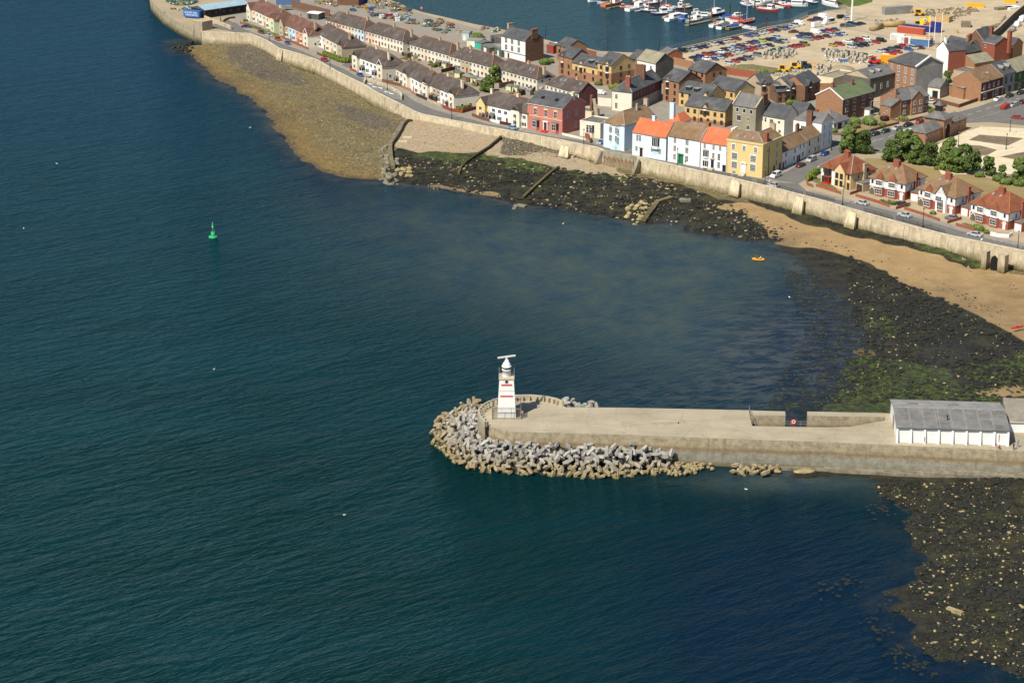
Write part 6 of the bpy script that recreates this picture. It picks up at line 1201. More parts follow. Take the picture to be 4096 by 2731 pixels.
# ---- semi-detached pairs on the right
def semis(label, FL, FR, rm, up, low, bayroof, h=5.5, d=12, tudor=False, gar=True, sideh=None, yellow=False):
    b = Bld('semi_detached_pair', label, 'semi-detached houses', FL, FR, d, h, group='semi-detached pairs facing the promenade'); L = b.L
    if yellow: b.wall(M_whiter, 0, L*.46); b.wall(M_ybrick if 0 else wallm('butter_render',(.66,.50,.26)), L*.46+.002, L)
    else: b.wall(low, h=h*.48); b.wall(up, z0=h*.48+.001, name='upper_wall')
    b.roof(rm, 3.9, 'x', (d*.42,d*.42), ridge=M_ridgeg if yellow else M_ridge, ov=.5)
    if yellow:
        b.bay(L*.24,3.2,1.1,0,2.6,m=M_red,rm=T_red,rr=.7,nw=3,hip=False); b.bay(L*.24,3.0,1.0,2.9,2.4,m=M_dframe,rm=T_red,rr=2.4,nw=3,sill=.6)
        b.wing(L*.52,4.4,.9,wallm('butter_render',(.66,.50,.26)),T_red,2.4,5,wins=False); b.win(L*.52+1.1,3.2,1.1,1.5,y=-.9,fr=M_dframe); b.win(L*.52+3.1,3.2,1.1,1.5,y=-.9,fr=M_dframe); b.win(L*.52+1.1,.8,1.1,1.6,y=-.9,fr=M_dframe); b.win(L*.52+3.1,.8,1.1,1.6,y=-.9,fr=M_dframe)
        b.door(L*.07,M_dframe,1.2,2.2); b.door(L*.93,M_dframe,1.2,2.2); b.win(L*.08,3.4,.8,1.4); b.win(L*.93,3.3,.8,1.5,fr=M_dframe)
    else:
        for i, fx in enumerate((.30,.66)):
            b.bay(L*fx,3.3,1.0,0,2.55,m=low,rm=None,nw=4,sill=30); q = MB(); q.box(L*fx-1.2,-1.05,.75,L*fx+1.2,-1.0,2.4,bottom=True)
            b.win(L*fx,.8,2.3,1.5,y=-1.0,bars=(4,2)); b.bay(L*fx,3.2,.95,2.9,2.45,m=M_whiter,rm=(None if (tudor and i) else bayroof),rr=2.5,nw=4,sill=30); b.win(L*fx,3.6,2.2,1.35,y=-.95,bars=(4,2))
            if tudor and i: b.wing(L*fx-1.9,3.8,.98,M_whiter,rm,2.6,4.5,wins=False); b.win(L*fx,3.6,2.2,1.35,y=-1.99,bars=(4,2))
            if tudor and i:
                q = MB(); x0 = L*fx
                for k in range(-3,4): q.bar((x0+k*.48,-1.02,h+.1),(x0+k*.48,-1.02,h+2.3-abs(k)*.62),.1,.06)
                q.bar((x0-2.05,-1.1,h-.1),(x0,-1.1,h+2.75),.16,.1); q.bar((x0+2.05,-1.1,h-.1),(x0,-1.1,h+2.75),.16,.1); q.build('timber_framing',[M_black],b.t)
        for fx in (.08,.90): 
            b.win(L*fx,3.5,.8,1.2,bars=(1,1)); b.door(L*fx,M_white if fx > .5 else cmat('moss',(.05,.15,.1)),1.0,2.0,y=-.02)
            q = MB(); n=8
            for k in range(n):
                a0, a1 = math.pi*k/n, math.pi*(k+1)/n; q.bar((L*fx+.75*math.cos(a0),-.08,1.6+.75*math.sin(a0)),(L*fx+.75*math.cos(a1),-.08,1.6+.75*math.sin(a1)),.12,.2)
            q.build('porch_arch',[M_white],b.t)
        q = MB()
        for x in (0, L):
            for k in range(5): q.box(x-.12,-.06,2.9+k*.52,x+.12+(.1 if k%2 else 0),.3,3.16+k*.52,bottom=True)
        q.build('quoins',[M_brickr],b.t)
    b.chim(L*.5,d*.42,h+5.0,2.0,1.1,M_brickr,h+2.6,6); b.rows([3.4],[3.2],.6,1.3,'R',(1,1)); b.rows([8.4],[3.2,.9],.9,1.2,'R',(2,1))
    b.chim(L+.35,5.6,h+2.2,.8,1.0,low if not yellow else M_tan,0,1)
    for fx in (.32,.52): b.skylight(L*fx,.62,3.9,hw=6)
    if gar:
        for k in range(2 if gar == 2 else 1):
            x0 = L+.9+k*3.1; q = MB(); q.box(x0,1.6,0,x0+3.0,7.5,2.7); g = q.build('garage',[low if not yellow else M_tan],b.t); q = MB(); q.box(x0+.3,1.54,0,x0+2.7,1.598,2.15); q.build('garage_door',[M_white if not yellow else M_dframe],g); q = MB(); q.box(x0-.05,1.5,2.701,x0+3.05,7.6,2.8,bottom=True); q.build('garage_roof',[T_flat],g)
    return b
semis('semi-detached pair with a red tiled roof, white left half and butter yellow right half', Z('X2',1895,1128), Z('X2',2352,1262), T_red, None, M_red, T_red, yellow=True, gar=1, d=11)
semis('semi-detached pair with a brown roof and two russet bay roofs, next to the yellow one', Z('Y6',258,725), Z('Y6',738,820), T_brown, M_whiter, M_brickr, T_red, gar=2)
semis('semi-detached pair with a black and white timbered gable', Z('Y6',915,880), Z('Y6',1412,1012), T_brown, M_whiter, M_brickr, T_red, tudor=True, gar=2)
semis('rightmost semi-detached pair with a mottled russet roof and white garden wall', Z('Y6',1620,1080), Z('Y6',2130,1222), T_red, M_whiter, M_brickr, T_red, gar=1)
# ================================================================ VEHICLES
def paint(nm, c, r=.32): 
    k = 'carpaint_'+nm
    if k in MATS: return MATS[k]
    m, nt, b = newmat(k, r, .5); b.inputs['Base Color'].default_value = (*c, 1); b.inputs['Coat Weight'].default_value = .5; b.inputs['Coat Roughness'].default_value = .08
    n = noisen(nt, 1.5, 3, .6); nt.links.new(mixnode(nt, ramp(nt, n, .4, .7, 0, .18), c, tuple(x*.7+.03 for x in c)), b.inputs['Base Color']); return m
PAINT = dict(silver=(.46,.47,.48), grey=(.17,.18,.19), black=(.012,.012,.014), navy=(.015,.022,.06), blue=(.03,.08,.28), red=(.36,.022,.02), maroon=(.11,.018,.02), white=(.78,.78,.76), teal=(.02,.10,.11), green=(.02,.07,.045), lime=(.33,.42,.06), gold=(.42,.27,.03), beige=(.42,.35,.24), lightblue=(.22,.36,.52), olive=(.20,.17,.03), greygreen=(.18,.26,.24), orange=(.6,.16,.05))
M_tyre = mat('tyre_rubber', (.015,.015,.015), .9, .1, 2); M_hub = mat('wheel_hub', (.35,.35,.36), .4, .1, 2, metal=.4); M_lens = mat('headlight_lens', (.75,.75,.72), .2, .05, 2)
M_tail = mat('tail_light', (.4,.01,.01), .3, .05, 2)
# profile: (x, belt height, roof height or None, half width)
KINDS = {'hatchback': (3.9, 1.70, .62, 1.42, [(-1.95,.55),(-1.9,.85),(-.95,.95),(1.75,.92),(1.93,.6)], (-1.0,-.35,1.15,1.75)),
 'saloon': (4.5, 1.75, .62, 1.40, [(-2.25,.55),(-2.2,.82),(-1.05,.92),(1.35,.93),(2.2,.9),(2.25,.6)], (-1.1,-.45,.85,1.5)),
 'estate car': (4.6, 1.75, .65, 1.48, [(-2.3,.55),(-2.25,.85),(-1.15,.95),(2.2,.95),(2.28,.6)], (-1.2,-.5,1.85,2.2)),
 'people carrier': (4.5, 1.80, .68, 1.70, [(-2.25,.6),(-2.2,.95),(-1.45,1.05),(2.15,1.05),(2.25,.6)], (-1.55,-.7,1.75,2.15)),
 'jeep': (4.4, 1.82, .75, 1.82, [(-2.2,.65),(-2.18,1.05),(-1.0,1.12),(2.15,1.12),(2.2,.7)], (-1.05,-.65,2.0,2.12))}
def carmesh(kind, pm):
    Lc, Wd, zb, zt, prof, (a0, a1, b1, b0) = KINDS[kind]; hw = Wd/2; q = MB(); n = len(prof)
    bottom = .25; pts = [(prof[0][0],bottom)]+list(prof)+[(prof[-1][0],bottom)]
    for s in (-1, 1):
        lo = [(x, s*hw*(.97 if abs(x) > Lc/2-.25 else 1), z) for x, z in pts]
        q.quad(*(lo if s > 0 else lo[::-1])[::-1])
    for i in range(len(pts)-1):
        (x0, z0), (x1, z1) = pts[i], pts[i+1]; w0 = hw*(.97 if abs(x0) > Lc/2-.25 else 1); w1 = hw*(.97 if abs(x1) > Lc/2-.25 else 1)
        q.quad((x0,-w0,z0),(x0,w0,z0),(x1,w1,z1),(x1,-w1,z1))
    def bz(x):
        for i in range(n-1):
            if prof[i][0] <= x <= prof[i+1][0]: t = (x-prof[i][0])/(prof[i+1][0]-prof[i][0]); return prof[i][1]*(1-t)+prof[i+1][1]*t
        return prof[-1][1]
    ri = hw*.80; rb = hw*.95
    q.quad((a1,-ri,zt),(a1,ri,zt),(b1,ri,zt),(b1,-ri,zt)[::1]) if 0 else q.quad((a1,-ri,zt),(b1,-ri,zt),(b1,ri,zt),(a1,ri,zt))
    q.box(a1,-ri,zt-.05,b1,ri,zt-.002)
    body = q; g = MB(); A0 = (a0,bz(a0)); B0 = (b0,bz(b0)-.02); z9 = zt-.03
    for s in (-1, 1):
        f = [(A0[0],s*rb,A0[1]),(B0[0],s*rb,B0[1]),(b1,s*ri,z9),(a1,s*ri,z9)]; g.quad(*(f if s < 0 else f[::-1]))
        body.bar((.35,s*(rb+.012),bz(.35)),(.3,s*(ri+.012),zt-.02),.09,.03)
        body.bar(Vector((A0[0],s*rb,A0[1])),Vector((a1,s*ri,zt)),.07,.07); body.bar(Vector((B0[0],s*rb,B0[1])),Vector((b1,s*ri,zt)),.10,.08)
    g.quad((A0[0],rb,A0[1]),(A0[0],-rb,A0[1]),(a1,-ri,z9),(a1,ri,z9)); g.quad((B0[0],-rb,B0[1]),(B0[0],rb,B0[1]),(b1,ri,z9),(b1,-ri,z9))
    return body, g, Lc, hw
w_ = MB(); w_.cyl((0,-.1,0),(0,.1,0),.31,.31,12); w_.cyl((0,-.115,0),(0,.115,0),.17,.17,8,m=1); WHEEL = w_.mesh('wheel', [M_tyre, M_hub])
lm = MB(); lm.box(-.03,-.17,-.08,.03,.17,.08,bottom=True); LAMP = lm.mesh('headlight', [M_lens]); TAIL = lm.mesh('tail_light', [M_tail])
PROTO = {}
def car(kind, col, loc, rz, label, group=None):
    k = (kind, col)
    if k not in PROTO:
        body, g, Lc, hw = carmesh(kind, None); bm_ = body.mesh('body', [paint(col, PAINT[col])]); gm = g.mesh('windows', [M_glass])
        PROTO[k] = (bm_, gm, Lc, hw)
    bm_, gm, Lc, hw = PROTO[k]
    t = thing('car', label, 'car', loc, rz, group); obj('body', bm_, t); obj('windows', gm, t)
    for x in (-Lc*.31, Lc*.29):
        for s in (-1, 1): obj('wheel', WHEEL, t, (x, s*(hw-.09), .31))
    for s in (-1, 1): obj('headlight', LAMP, t, (-Lc/2+.03, s*hw*.68, .66)); obj('tail_light', TAIL, t, (Lc/2-.02, s*hw*.7, .75))
    return t
def van(col, loc, rz, label, Lv=5.0, hv=2.1, win=False, group=None):
    t = thing('van', label, 'van', loc, rz, group); q = MB(); hw = .95; a = Lv/2
    pr = [(-a,.3),(-a,.95),(-a+.75,1.15),(-a+1.35,hv-.08),(-a+1.7,hv),(a-.1,hv),(a,hv-.15),(a,.3)]
    for s in (-1, 1): f = [(x, s*hw*(.94 if z > 1.3 else 1), z) for x, z in pr]; q.quad(*(f if s < 0 else f[::-1])[::-1])
    for i in range(len(pr)-1):
        (x0,z0),(x1,z1) = pr[i], pr[i+1]; w0 = hw*(.94 if z0 > 1.3 else 1); w1 = hw*(.94 if z1 > 1.3 else 1); q.quad((x0,-w0,z0),(x0,w0,z0),(x1,w1,z1),(x1,-w1,z1))
    q.build('body', [paint(col, PAINT[col])], t); g = MB(); g.quad((-a+.78,-hw*.85,1.2),(-a+.78,hw*.85,1.2),(-a+1.32,hw*.8,hv-.15),(-a+1.32,-hw*.8,hv-.15))
    for s in (-1, 1):
        g.quad((-a+1.05,s*(hw+.004)*.97,1.2),(-a+2.0,s*(hw+.004)*.97,1.2),(-a+2.0,s*(hw+.004)*.95,hv-.3),(-a+1.5,s*(hw+.004)*.95,hv-.3))
        if win: g.quad((-a+2.2,s*(hw+.01)*.97,1.2),(a-.3,s*(hw+.01)*.97,1.2),(a-.3,s*(hw+.02)*.94,hv-.3),(-a+2.2,s*(hw+.02)*.94,hv-.3))
    g.build('windows', [M_glass], t)
    for x in (-Lv*.3, Lv*.3):
        for s in (-1, 1): obj('wheel', WHEEL, t, (x, s*(hw-.09), .31))
    return t
ORD = ['first','second','third','fourth','fifth','sixth','seventh','eighth','ninth','tenth','eleventh','twelfth','thirteenth','fourteenth','fifteenth','sixteenth','seventeenth','eighteenth','nineteenth','twentieth','twenty-first','twenty-second']
KX = ['hatchback','saloon','estate car','hatchback','people carrier','hatchback','saloon']
krnd = random.Random(99)
def carrow(k, where, rz, lst, group, jit=.05):
    for i, (x, y, col) in enumerate(lst):
        kd = col.split(':')[1] if ':' in col else krnd.choice(KX); c = col.split(':')[0]; p = P(*Z(k, x, y+12))
        nm = ORD[i] if i < len(ORD) else '%dth' % (i+1)
        if kd == 'van': van(c, p, R(rz), '%s van, %s vehicle %s' % (c, nm, where), 4.6, 1.95, group=group)
        else: car(kd, c, p, R(rz+krnd.uniform(-3,3)), '%s %s, %s %s' % (c, kd, nm, where), group)
GP = 'cars parked on the gravel car park by the dock'
# nose of every model points to -x; cars in the car park face the lower right (-45 deg) -> rz = 135
carrow('W5', 'from the left in the row along the dock fence', 135, [(380,895,'teal:estate car'),(545,860,'black:jeep'),(700,835,'greygreen'),(830,805,'silver:hatchback'),(960,775,'navy'),(1120,750,'navy'),(1210,712,'beige'),(1390,675,'silver:saloon'),(1555,650,'black'),(1680,612,'silver'),(1840,590,'beige'),(1980,535,'maroon:estate car')], GP)
carrow('W6', 'along the dock fence beyond the maroon estate', 135, [(290,720,'blue'),(465,700,'grey:people carrier'),(610,650,'silver'),(740,625,'silver'),(860,600,'red:hatchback'),(1020,565,'navy:saloon'),(1180,535,'grey'),(1300,510,'blue'),(1420,475,'silver'),(1550,440,'silver'),(1670,395,'white:van')], GP)
carrow('W5', 'in the two rows nearest the brown roofed cottage', 135, [(850,1050,'navy:saloon'),(1020,1030,'blue'),(1190,955,'red:estate car'),(1320,935,'maroon'),(1400,910,'silver'),(1560,885,'white:saloon'),(1660,830,'black'),(1760,800,'silver'),(1930,755,'lightblue'),(2080,720,'maroon'),(2230,690,'silver')], GP)
carrow('W5', 'in the front row nearest the grey roofed house', 135, [(960,1130,'navy'),(1190,1075,'white'),(1390,1080,'blue'),(1530,1040,'silver'),(1640,1000,'navy'),(1780,965,'red:hatchback'),(1900,925,'silver'),(2030,885,'silver'),(2170,850,'grey')], GP)
carrow('W6', 'in the left middle block of the car park', 135, [(60,1080,'grey'),(130,1010,'maroon'),(60,1160,'silver:hatchback'),(300,1100,'red'),(230,965,'silver'),(330,915,'maroon'),(430,1060,'red:hatchback'),(560,1030,'grey'),(480,890,'blue'),(670,1000,'silver:hatchback'),(660,850,'lime:hatchback'),(850,975,'navy:saloon'),(840,830,'black'),(960,810,'blue'),(1080,765,'silver'),(1110,890,'green:saloon'),(1250,870,'silver:people carrier')], GP)
car('saloon', 'maroon', P(*Z('W6',1505,625)), R(2), 'lone maroon saloon parked in the open middle of the car park', GP)
carrow('W6', 'in the small group by the white barriers', 135, [(1670,755,'blue'),(1790,690,'navy'),(1930,690,'navy'),(1910,810,'greygreen:estate car'),(2080,790,'red'),(2190,765,'maroon')], GP)
carrow('W5', 'in the row behind the overgrown bank', 135, [(1810,1195,'silver'),(1960,1135,'red'),(2120,1085,'black:saloon'),(2290,1060,'grey')], GP)
carrow('W6', 'in the row behind the stacked stone', 135, [(330,1290,'silver'),(550,1240,'grey:people carrier'),(860,1175,'maroon'),(1020,1110,'teal'),(1150,1080,'teal'),(1310,1060,'silver:saloon'),(1450,1030,'red'),(1560,1000,'red'),(1670,985,'red'),(1800,955,'olive:jeep')], GP)
carrow('W7', 'in the right hand rows near the inner palisade fence', 135, [(860,950,'gold:hatchback'),(1030,920,'red'),(1260,850,'white:saloon'),(1420,835,'maroon'),(1570,805,'red'),(1740,770,'white:estate car'),(1350,990,'silver:people carrier'),(1520,960,'navy'),(1670,940,'black'),(1770,905,'silver'),(1980,870,'red:hatchback'),(2120,830,'black:jeep')], GP)
carrow('W7', 'in the upper middle block below the white vans', 135, [(420,610,'white:van'),(600,590,'blue'),(780,570,'red'),(910,540,'teal'),(1110,645,'silver:saloon'),(1000,675,'blue:hatchback'),(810,670,'silver:estate car'),(700,715,'maroon:hatchback')], GP)
carrow('W7', 'at the far corner of the car park by the gate', 135, [(320,300,'maroon:saloon'),(470,260,'navy'),(620,205,'white:van')], GP)
carrow('W7', 'among the dark cars behind the tall white mast', 200, [(1090,220,'black:jeep'),(1230,255,'silver:hatchback'),(1300,440,'teal'),(1160,430,'black'),(1330,370,'navy'),(1460,410,'navy'),(1580,385,'navy')], GP)
van('white', P(*Z('W7',445,455)), R(215), 'white panel van beside the minibus', 5.2, 2.3, group=GP)
van('white', P(*Z('W7',740,375)), R(40), 'white minibus with a long dark window band', 6.6, 2.6, True, group=GP)
carrow('V1', 'in the lower right rows by the orange skip', 135, [(1310,165,'silver:saloon'),(1430,150,'black'),(1560,115,'teal'),(1720,85,'black'),(1550,215,'red:saloon'),(1710,185,'red:hatchback'),(1830,45,'red'),(1965,125,'blue:hatchback'),(2080,95,'silver'),(2240,90,'maroon')], GP)
carrow('W7', 'half hidden behind the stacked stone pallets', 135, [(700,1090,'grey'),(930,1095,'grey'),(1210,1165,'navy'),(1340,1180,'black'),(1530,1195,'grey'),(1690,1240,'black:jeep')], GP)
car('estate car', 'white', P(*Z('W7',1850,1280)), R(215), 'white estate car at the right end of the stone pallets', GP)
# street parking
def tang(px, py):
    p = P(px, py); k = min(range(len(WTOP)-1), key=lambda i: ((WTOP[i]+WTOP[i+1])/2-p).length); d = WTOP[k+1]-WTOP[k]; return math.atan2(d.y, d.x)
for (k, x, y, kd, c, lb) in (('Z1',1435,375,'saloon','navy','dark blue saloon beside the front garden of the end terrace'),('Z1',1632,452,'hatchback','maroon','maroon hatchback parked against the green fronted house'),('Z1',1735,495,'hatchback','silver','silver hatchback between the maroon and the red cars'),('Z1',1855,545,'hatchback','red','red hatchback by the kerb near the blue house'),('Z1',1985,600,'hatchback','blue','blue hatchback beside the orange garden wall'),
  ('Z2',332,825,'hatchback','red','red hatchback alone before the clipped green hedge'),('Z2',810,1030,'hatchback','blue','bright blue hatchback outside the white fronted terrace'),('Z2',928,1072,'saloon','silver','silver saloon behind the blue hatchback'),('Y2',758,1262,'hatchback','lightblue','pale blue hatchback outside the yellowish terrace')):
    p = Z(k, x, y); car(kd, c, P(*p), tang(*p)+math.pi, lb)
for (x, y, kd, c, lb, f) in ((165,872,'saloon','silver','silver saloon parked on the promenade below the yellow half house',0),(740,1037,'saloon','silver','silver convertible with a dark roof on the promenade',0),(1690,1298,'saloon','silver','silver saloon nearest the arched steps on the promenade',0)):
    p = Z('Y6', x, y); car(kd, c, P(*p), tang(*p)+math.pi*f, lb)
car('hatchback', 'grey', P(*Z('Y6',1370,1072)), R(-28), 'grey hatchback on the brick walled drive of the timbered pair'); car('saloon', 'black', P(*Z('Y6',700,885)), R(-30)+math.pi, 'black sports car on the drive beside the white garages')
sd_ = math.atan2(*(lambda v: (v.y, v.x))(P(*Z('X2',2000,720))-P(*Z('X2',1100,1080))))
for (x, y, kd, c, lb) in ((1188,1052,'jeep','white','white off-roader beside the yellow house'),(1572,890,'saloon','maroon','dark red saloon outside the white cottages'),(1748,802,'people carrier','silver','silver people carrier outside the cream cottage'),(1952,712,'hatchback','blue','blue hatchback outside the tall corner house')): car(kd, c, P(*Z('X2',x,y)), sd_, lb)
p = Z('X2',1145,1205); car('hatchback','silver',P(*p),tang(*p),'silver hatchback at the railings by the junction'); car('hatchback','lightblue',P(*Z('X1',412,690)),R(60),'pale blue car half hidden behind the brick gate piers')
hd = math.atan2(*(lambda v: (v.y, v.x))(P(*Z('W1',2270,590))-P(*Z('W1',540,1090))))
for (k, x, y, kd, c, lb, f) in (('Y5',1310,880,'hatchback','navy','navy hatchback nearest the walking man on the high road',0),('Y5',1485,832,'hatchback','green','dark green hatchback behind the navy one',0),('Y5',1690,782,'hatchback','silver','small silver car beyond the dark green hatchback',0),('Y5',1880,722,'saloon','black','black saloon beside the low hedge',0),('Y5',2085,665,'hatchback','red','red hatchback in front of the brown brick house',0),('W1',700,1045,'hatchback','navy','dark hatchback behind the red one',0),('W1',835,985,'hatchback','white','white car half hidden by the cupola',0),('W1',1885,712,'hatchback','white','white hatchback outside the pub',0),('W1',2080,650,'hatchback','black','black hatchback outside the slate shop',0),('W1',2270,600,'hatchback','black','black hatchback outside the green shop',0),('W1',2155,808,'estate car','silver','silver estate on the far lane of the high road',0),('W1',2305,765,'hatchback','maroon','maroon car at the right edge of the high road',0)):
    car(kd, c, P(*Z(k,x,y)), hd+math.pi*f, lb)
car('hatchback','red',P(*Z('W1',2220,1030)),R(150),'red hatchback turning by the square'); car('estate car','navy',P(*Z('W1',870,805)),R(150),'navy estate in the side turning by the pub garden'); car('saloon','red',P(*Z('W1',850,885)),R(15),'bright red saloon in the side turning'); car('hatchback','white',P(*Z('W1',700,760)),R(10),'white car beside the grey roofed brick house')
van('red',P(*Z('W1',2000,855)),hd,'small red van on the high road',4.2,1.8); van('white',P(*Z('W1',300,1320)),hd,'white van parked by the pavilion trees',5.0,2.2); van('white',P(*Z('Y2',2050,735)),R(150),'white car behind the cream boundary wall',4.6,1.6)
van('grey',P(*Z('Z6',2170,500)),R(60),'dark grey van on the road beside the long boundary wall',4.8,2.0); van('white',P(*Z('Z6',2250,420)),R(60),'white van in the middle of the three by the boundary wall',5,2.2); van('white',P(*Z('Z6',2320,345)),R(60),'white van farthest up the road by the boundary wall',5.4,2.5); van('navy',P(*Z('V1',1150,590)),R(170),'dark blue van beside the orange skip',5.0,2.0)
# ================================================================ BOATS
M_deckw = mat('boat_deck', (.62,.60,.55), .6, .1, 1); M_wood = mat('grey_timber', (.24,.20,.14), .9, .2, .8); M_buoy = mat('orange_buoy', (.75,.12,.04), .5, .1, 1)
def boat(a, b, hull, label, cabin='wheelhouse', cm=None, mast=0, beam=None, cover=None, stripe=None, deck=None, gear=True, z=0.0):
    A, B = P(*a, 0), P(*b, 0); v = B-A; L = max(3.5, v.length); c = (A+B)/2; bm = beam or L*.34; fb = .45+L*.07
    t = thing('boat', label, 'boat', (c.x, c.y, z), math.atan2(v.y, v.x), 'boats moored in the harbour'); hm = paint('hull_'+hull, PAINT.get(hull, (.5,.5,.5)), .45)
    q = MB(); st = [(-.5,.72,0),(-.3,.95,0),(0,1,0),(.25,.88,.05),(.40,.55,.18),(.5,.04,.34)]; n = len(st); sec = [(.55,-.35),(.92,.15),(1,1)]
    for s in (-1, 1):
        for i in range(n-1):
            for j in range(2):
                f = []
                for (ii, jj) in ((i,j),(i+1,j),(i+1,j+1),(i,j+1)):
                    x, wv, sh = st[ii]; wy, wz = sec[jj]; f.append((x*L, s*wv*wy*bm/2, wz*(fb+sh*fb*1.2) if wz > 0 else wz))
                q.quad(*(f if s < 0 else f[::-1]), m=0)
    q.quad(*[(-.5*L, s*.72*wy*bm/2, wz*fb if wz > 0 else wz) for s, wy, wz in ((-1,.55,-.35),(1,.55,-.35),(1,.92,.15),(1,1,1),(-1,1,1),(-1,.92,.15))])
    q.build('hull', [hm], t); q = MB(); up = [(x*L, -w_*bm/2*.93, fb*.82+sh*fb*1.0) for x, w_, sh in st]; dn = [(x*L, w_*bm/2*.93, fb*.82+sh*fb*1.0) for x, w_, sh in st]; q.quad(*(up+dn[::-1])); q.build('deck', [deck or M_deckw], t)
    q = MB()
    for i in range(n-1):
        for s in (-1, 1):
            (x0,w0,s0),(x1,w1,s1) = st[i], st[i+1]; q.bar((x0*L,s*w0*bm/2,fb+s0*fb*1.2),(x1*L,s*w1*bm/2,fb+s1*fb*1.2),.14,.12)
    q.build('gunwale', [stripe or M_white], t)
    cm = cm or M_white
    if cabin:
        cl, ch, cx = {'wheelhouse': (.22,1.9,.12), 'cruiser': (.5,1.5,.0), 'aft': (.2,2.0,-.22), 'box': (.3,2.2,-.15)}[cabin]; w2 = bm*.32
        q = MB(); x0, x1 = (cx-cl/2)*L, (cx+cl/2)*L; ch = min(ch, .8+L*.14); q.box(x0,-w2,fb*.8,x1,w2,fb+ch*.95); cb = q.build('cabin', [cm], t); q = MB(); q.box(x0-.15,-w2-.12,fb+ch*.951,x1+.2,w2+.12,fb+ch*.951+.1,bottom=True); q.build('cabin_roof', [M_white], cb)
        q = MB(); e = .02
        for s in (-1, 1): q.quad((x0+.2,s*(w2+e),fb+ch*.5),(x1-.2,s*(w2+e),fb+ch*.5),(x1-.2,s*(w2+e),fb+ch*.82),(x0+.2,s*(w2+e),fb+ch*.82))
        q.quad((x1+e,-w2+.15,fb+ch*.5),(x1+e,w2-.15,fb+ch*.5),(x1+e,w2-.15,fb+ch*.85),(x1+e,-w2+.15,fb+ch*.85)); q.build('pane', [M_glass], cb)
    if cover:
        q = MB(); q.quad((-.45*L,-bm*.42,fb),(.1*L,-bm*.45,fb),(.1*L,0,fb+1.1),(-.45*L,0,fb+.9)); q.quad((.1*L,bm*.45,fb),(-.45*L,bm*.42,fb),(-.45*L,0,fb+.9),(.1*L,0,fb+1.1)); q.quad((.1*L,-bm*.45,fb),(.3*L,0,fb+.4),(.1*L,bm*.45,fb),(.1*L,0,fb+1.1)); q.build('cover', [cover], t)
    if mast:
        q = MB(); q.cyl((.0,0,fb),(0,0,fb+mast),.09,.05,6); q.bar((0,0,fb+mast*.35),(-.35*L,0,fb+mast*.3),.07); q.build('mast', [M_white], t)
    if gear:
        q = MB(); rr = random.Random(int(c.x*7)); 
        for k in range(4): q.blob((rr.uniform(-.4,.2)*L, rr.uniform(-.2,.2)*bm, fb+.15), rr.uniform(.18,.4), m=rr.randrange(2), seed=k, amp=.3)
        q.build('deck_gear', [M_buoy, M_greyr], t)
    return t
cb_, cr_, cbl = mat('blue_canvas',(.03,.07,.25),.8,.1,1), mat('red_canvas',(.35,.03,.03),.8,.1,1), mat('grey_canvas',(.12,.12,.12),.8,.1,1)
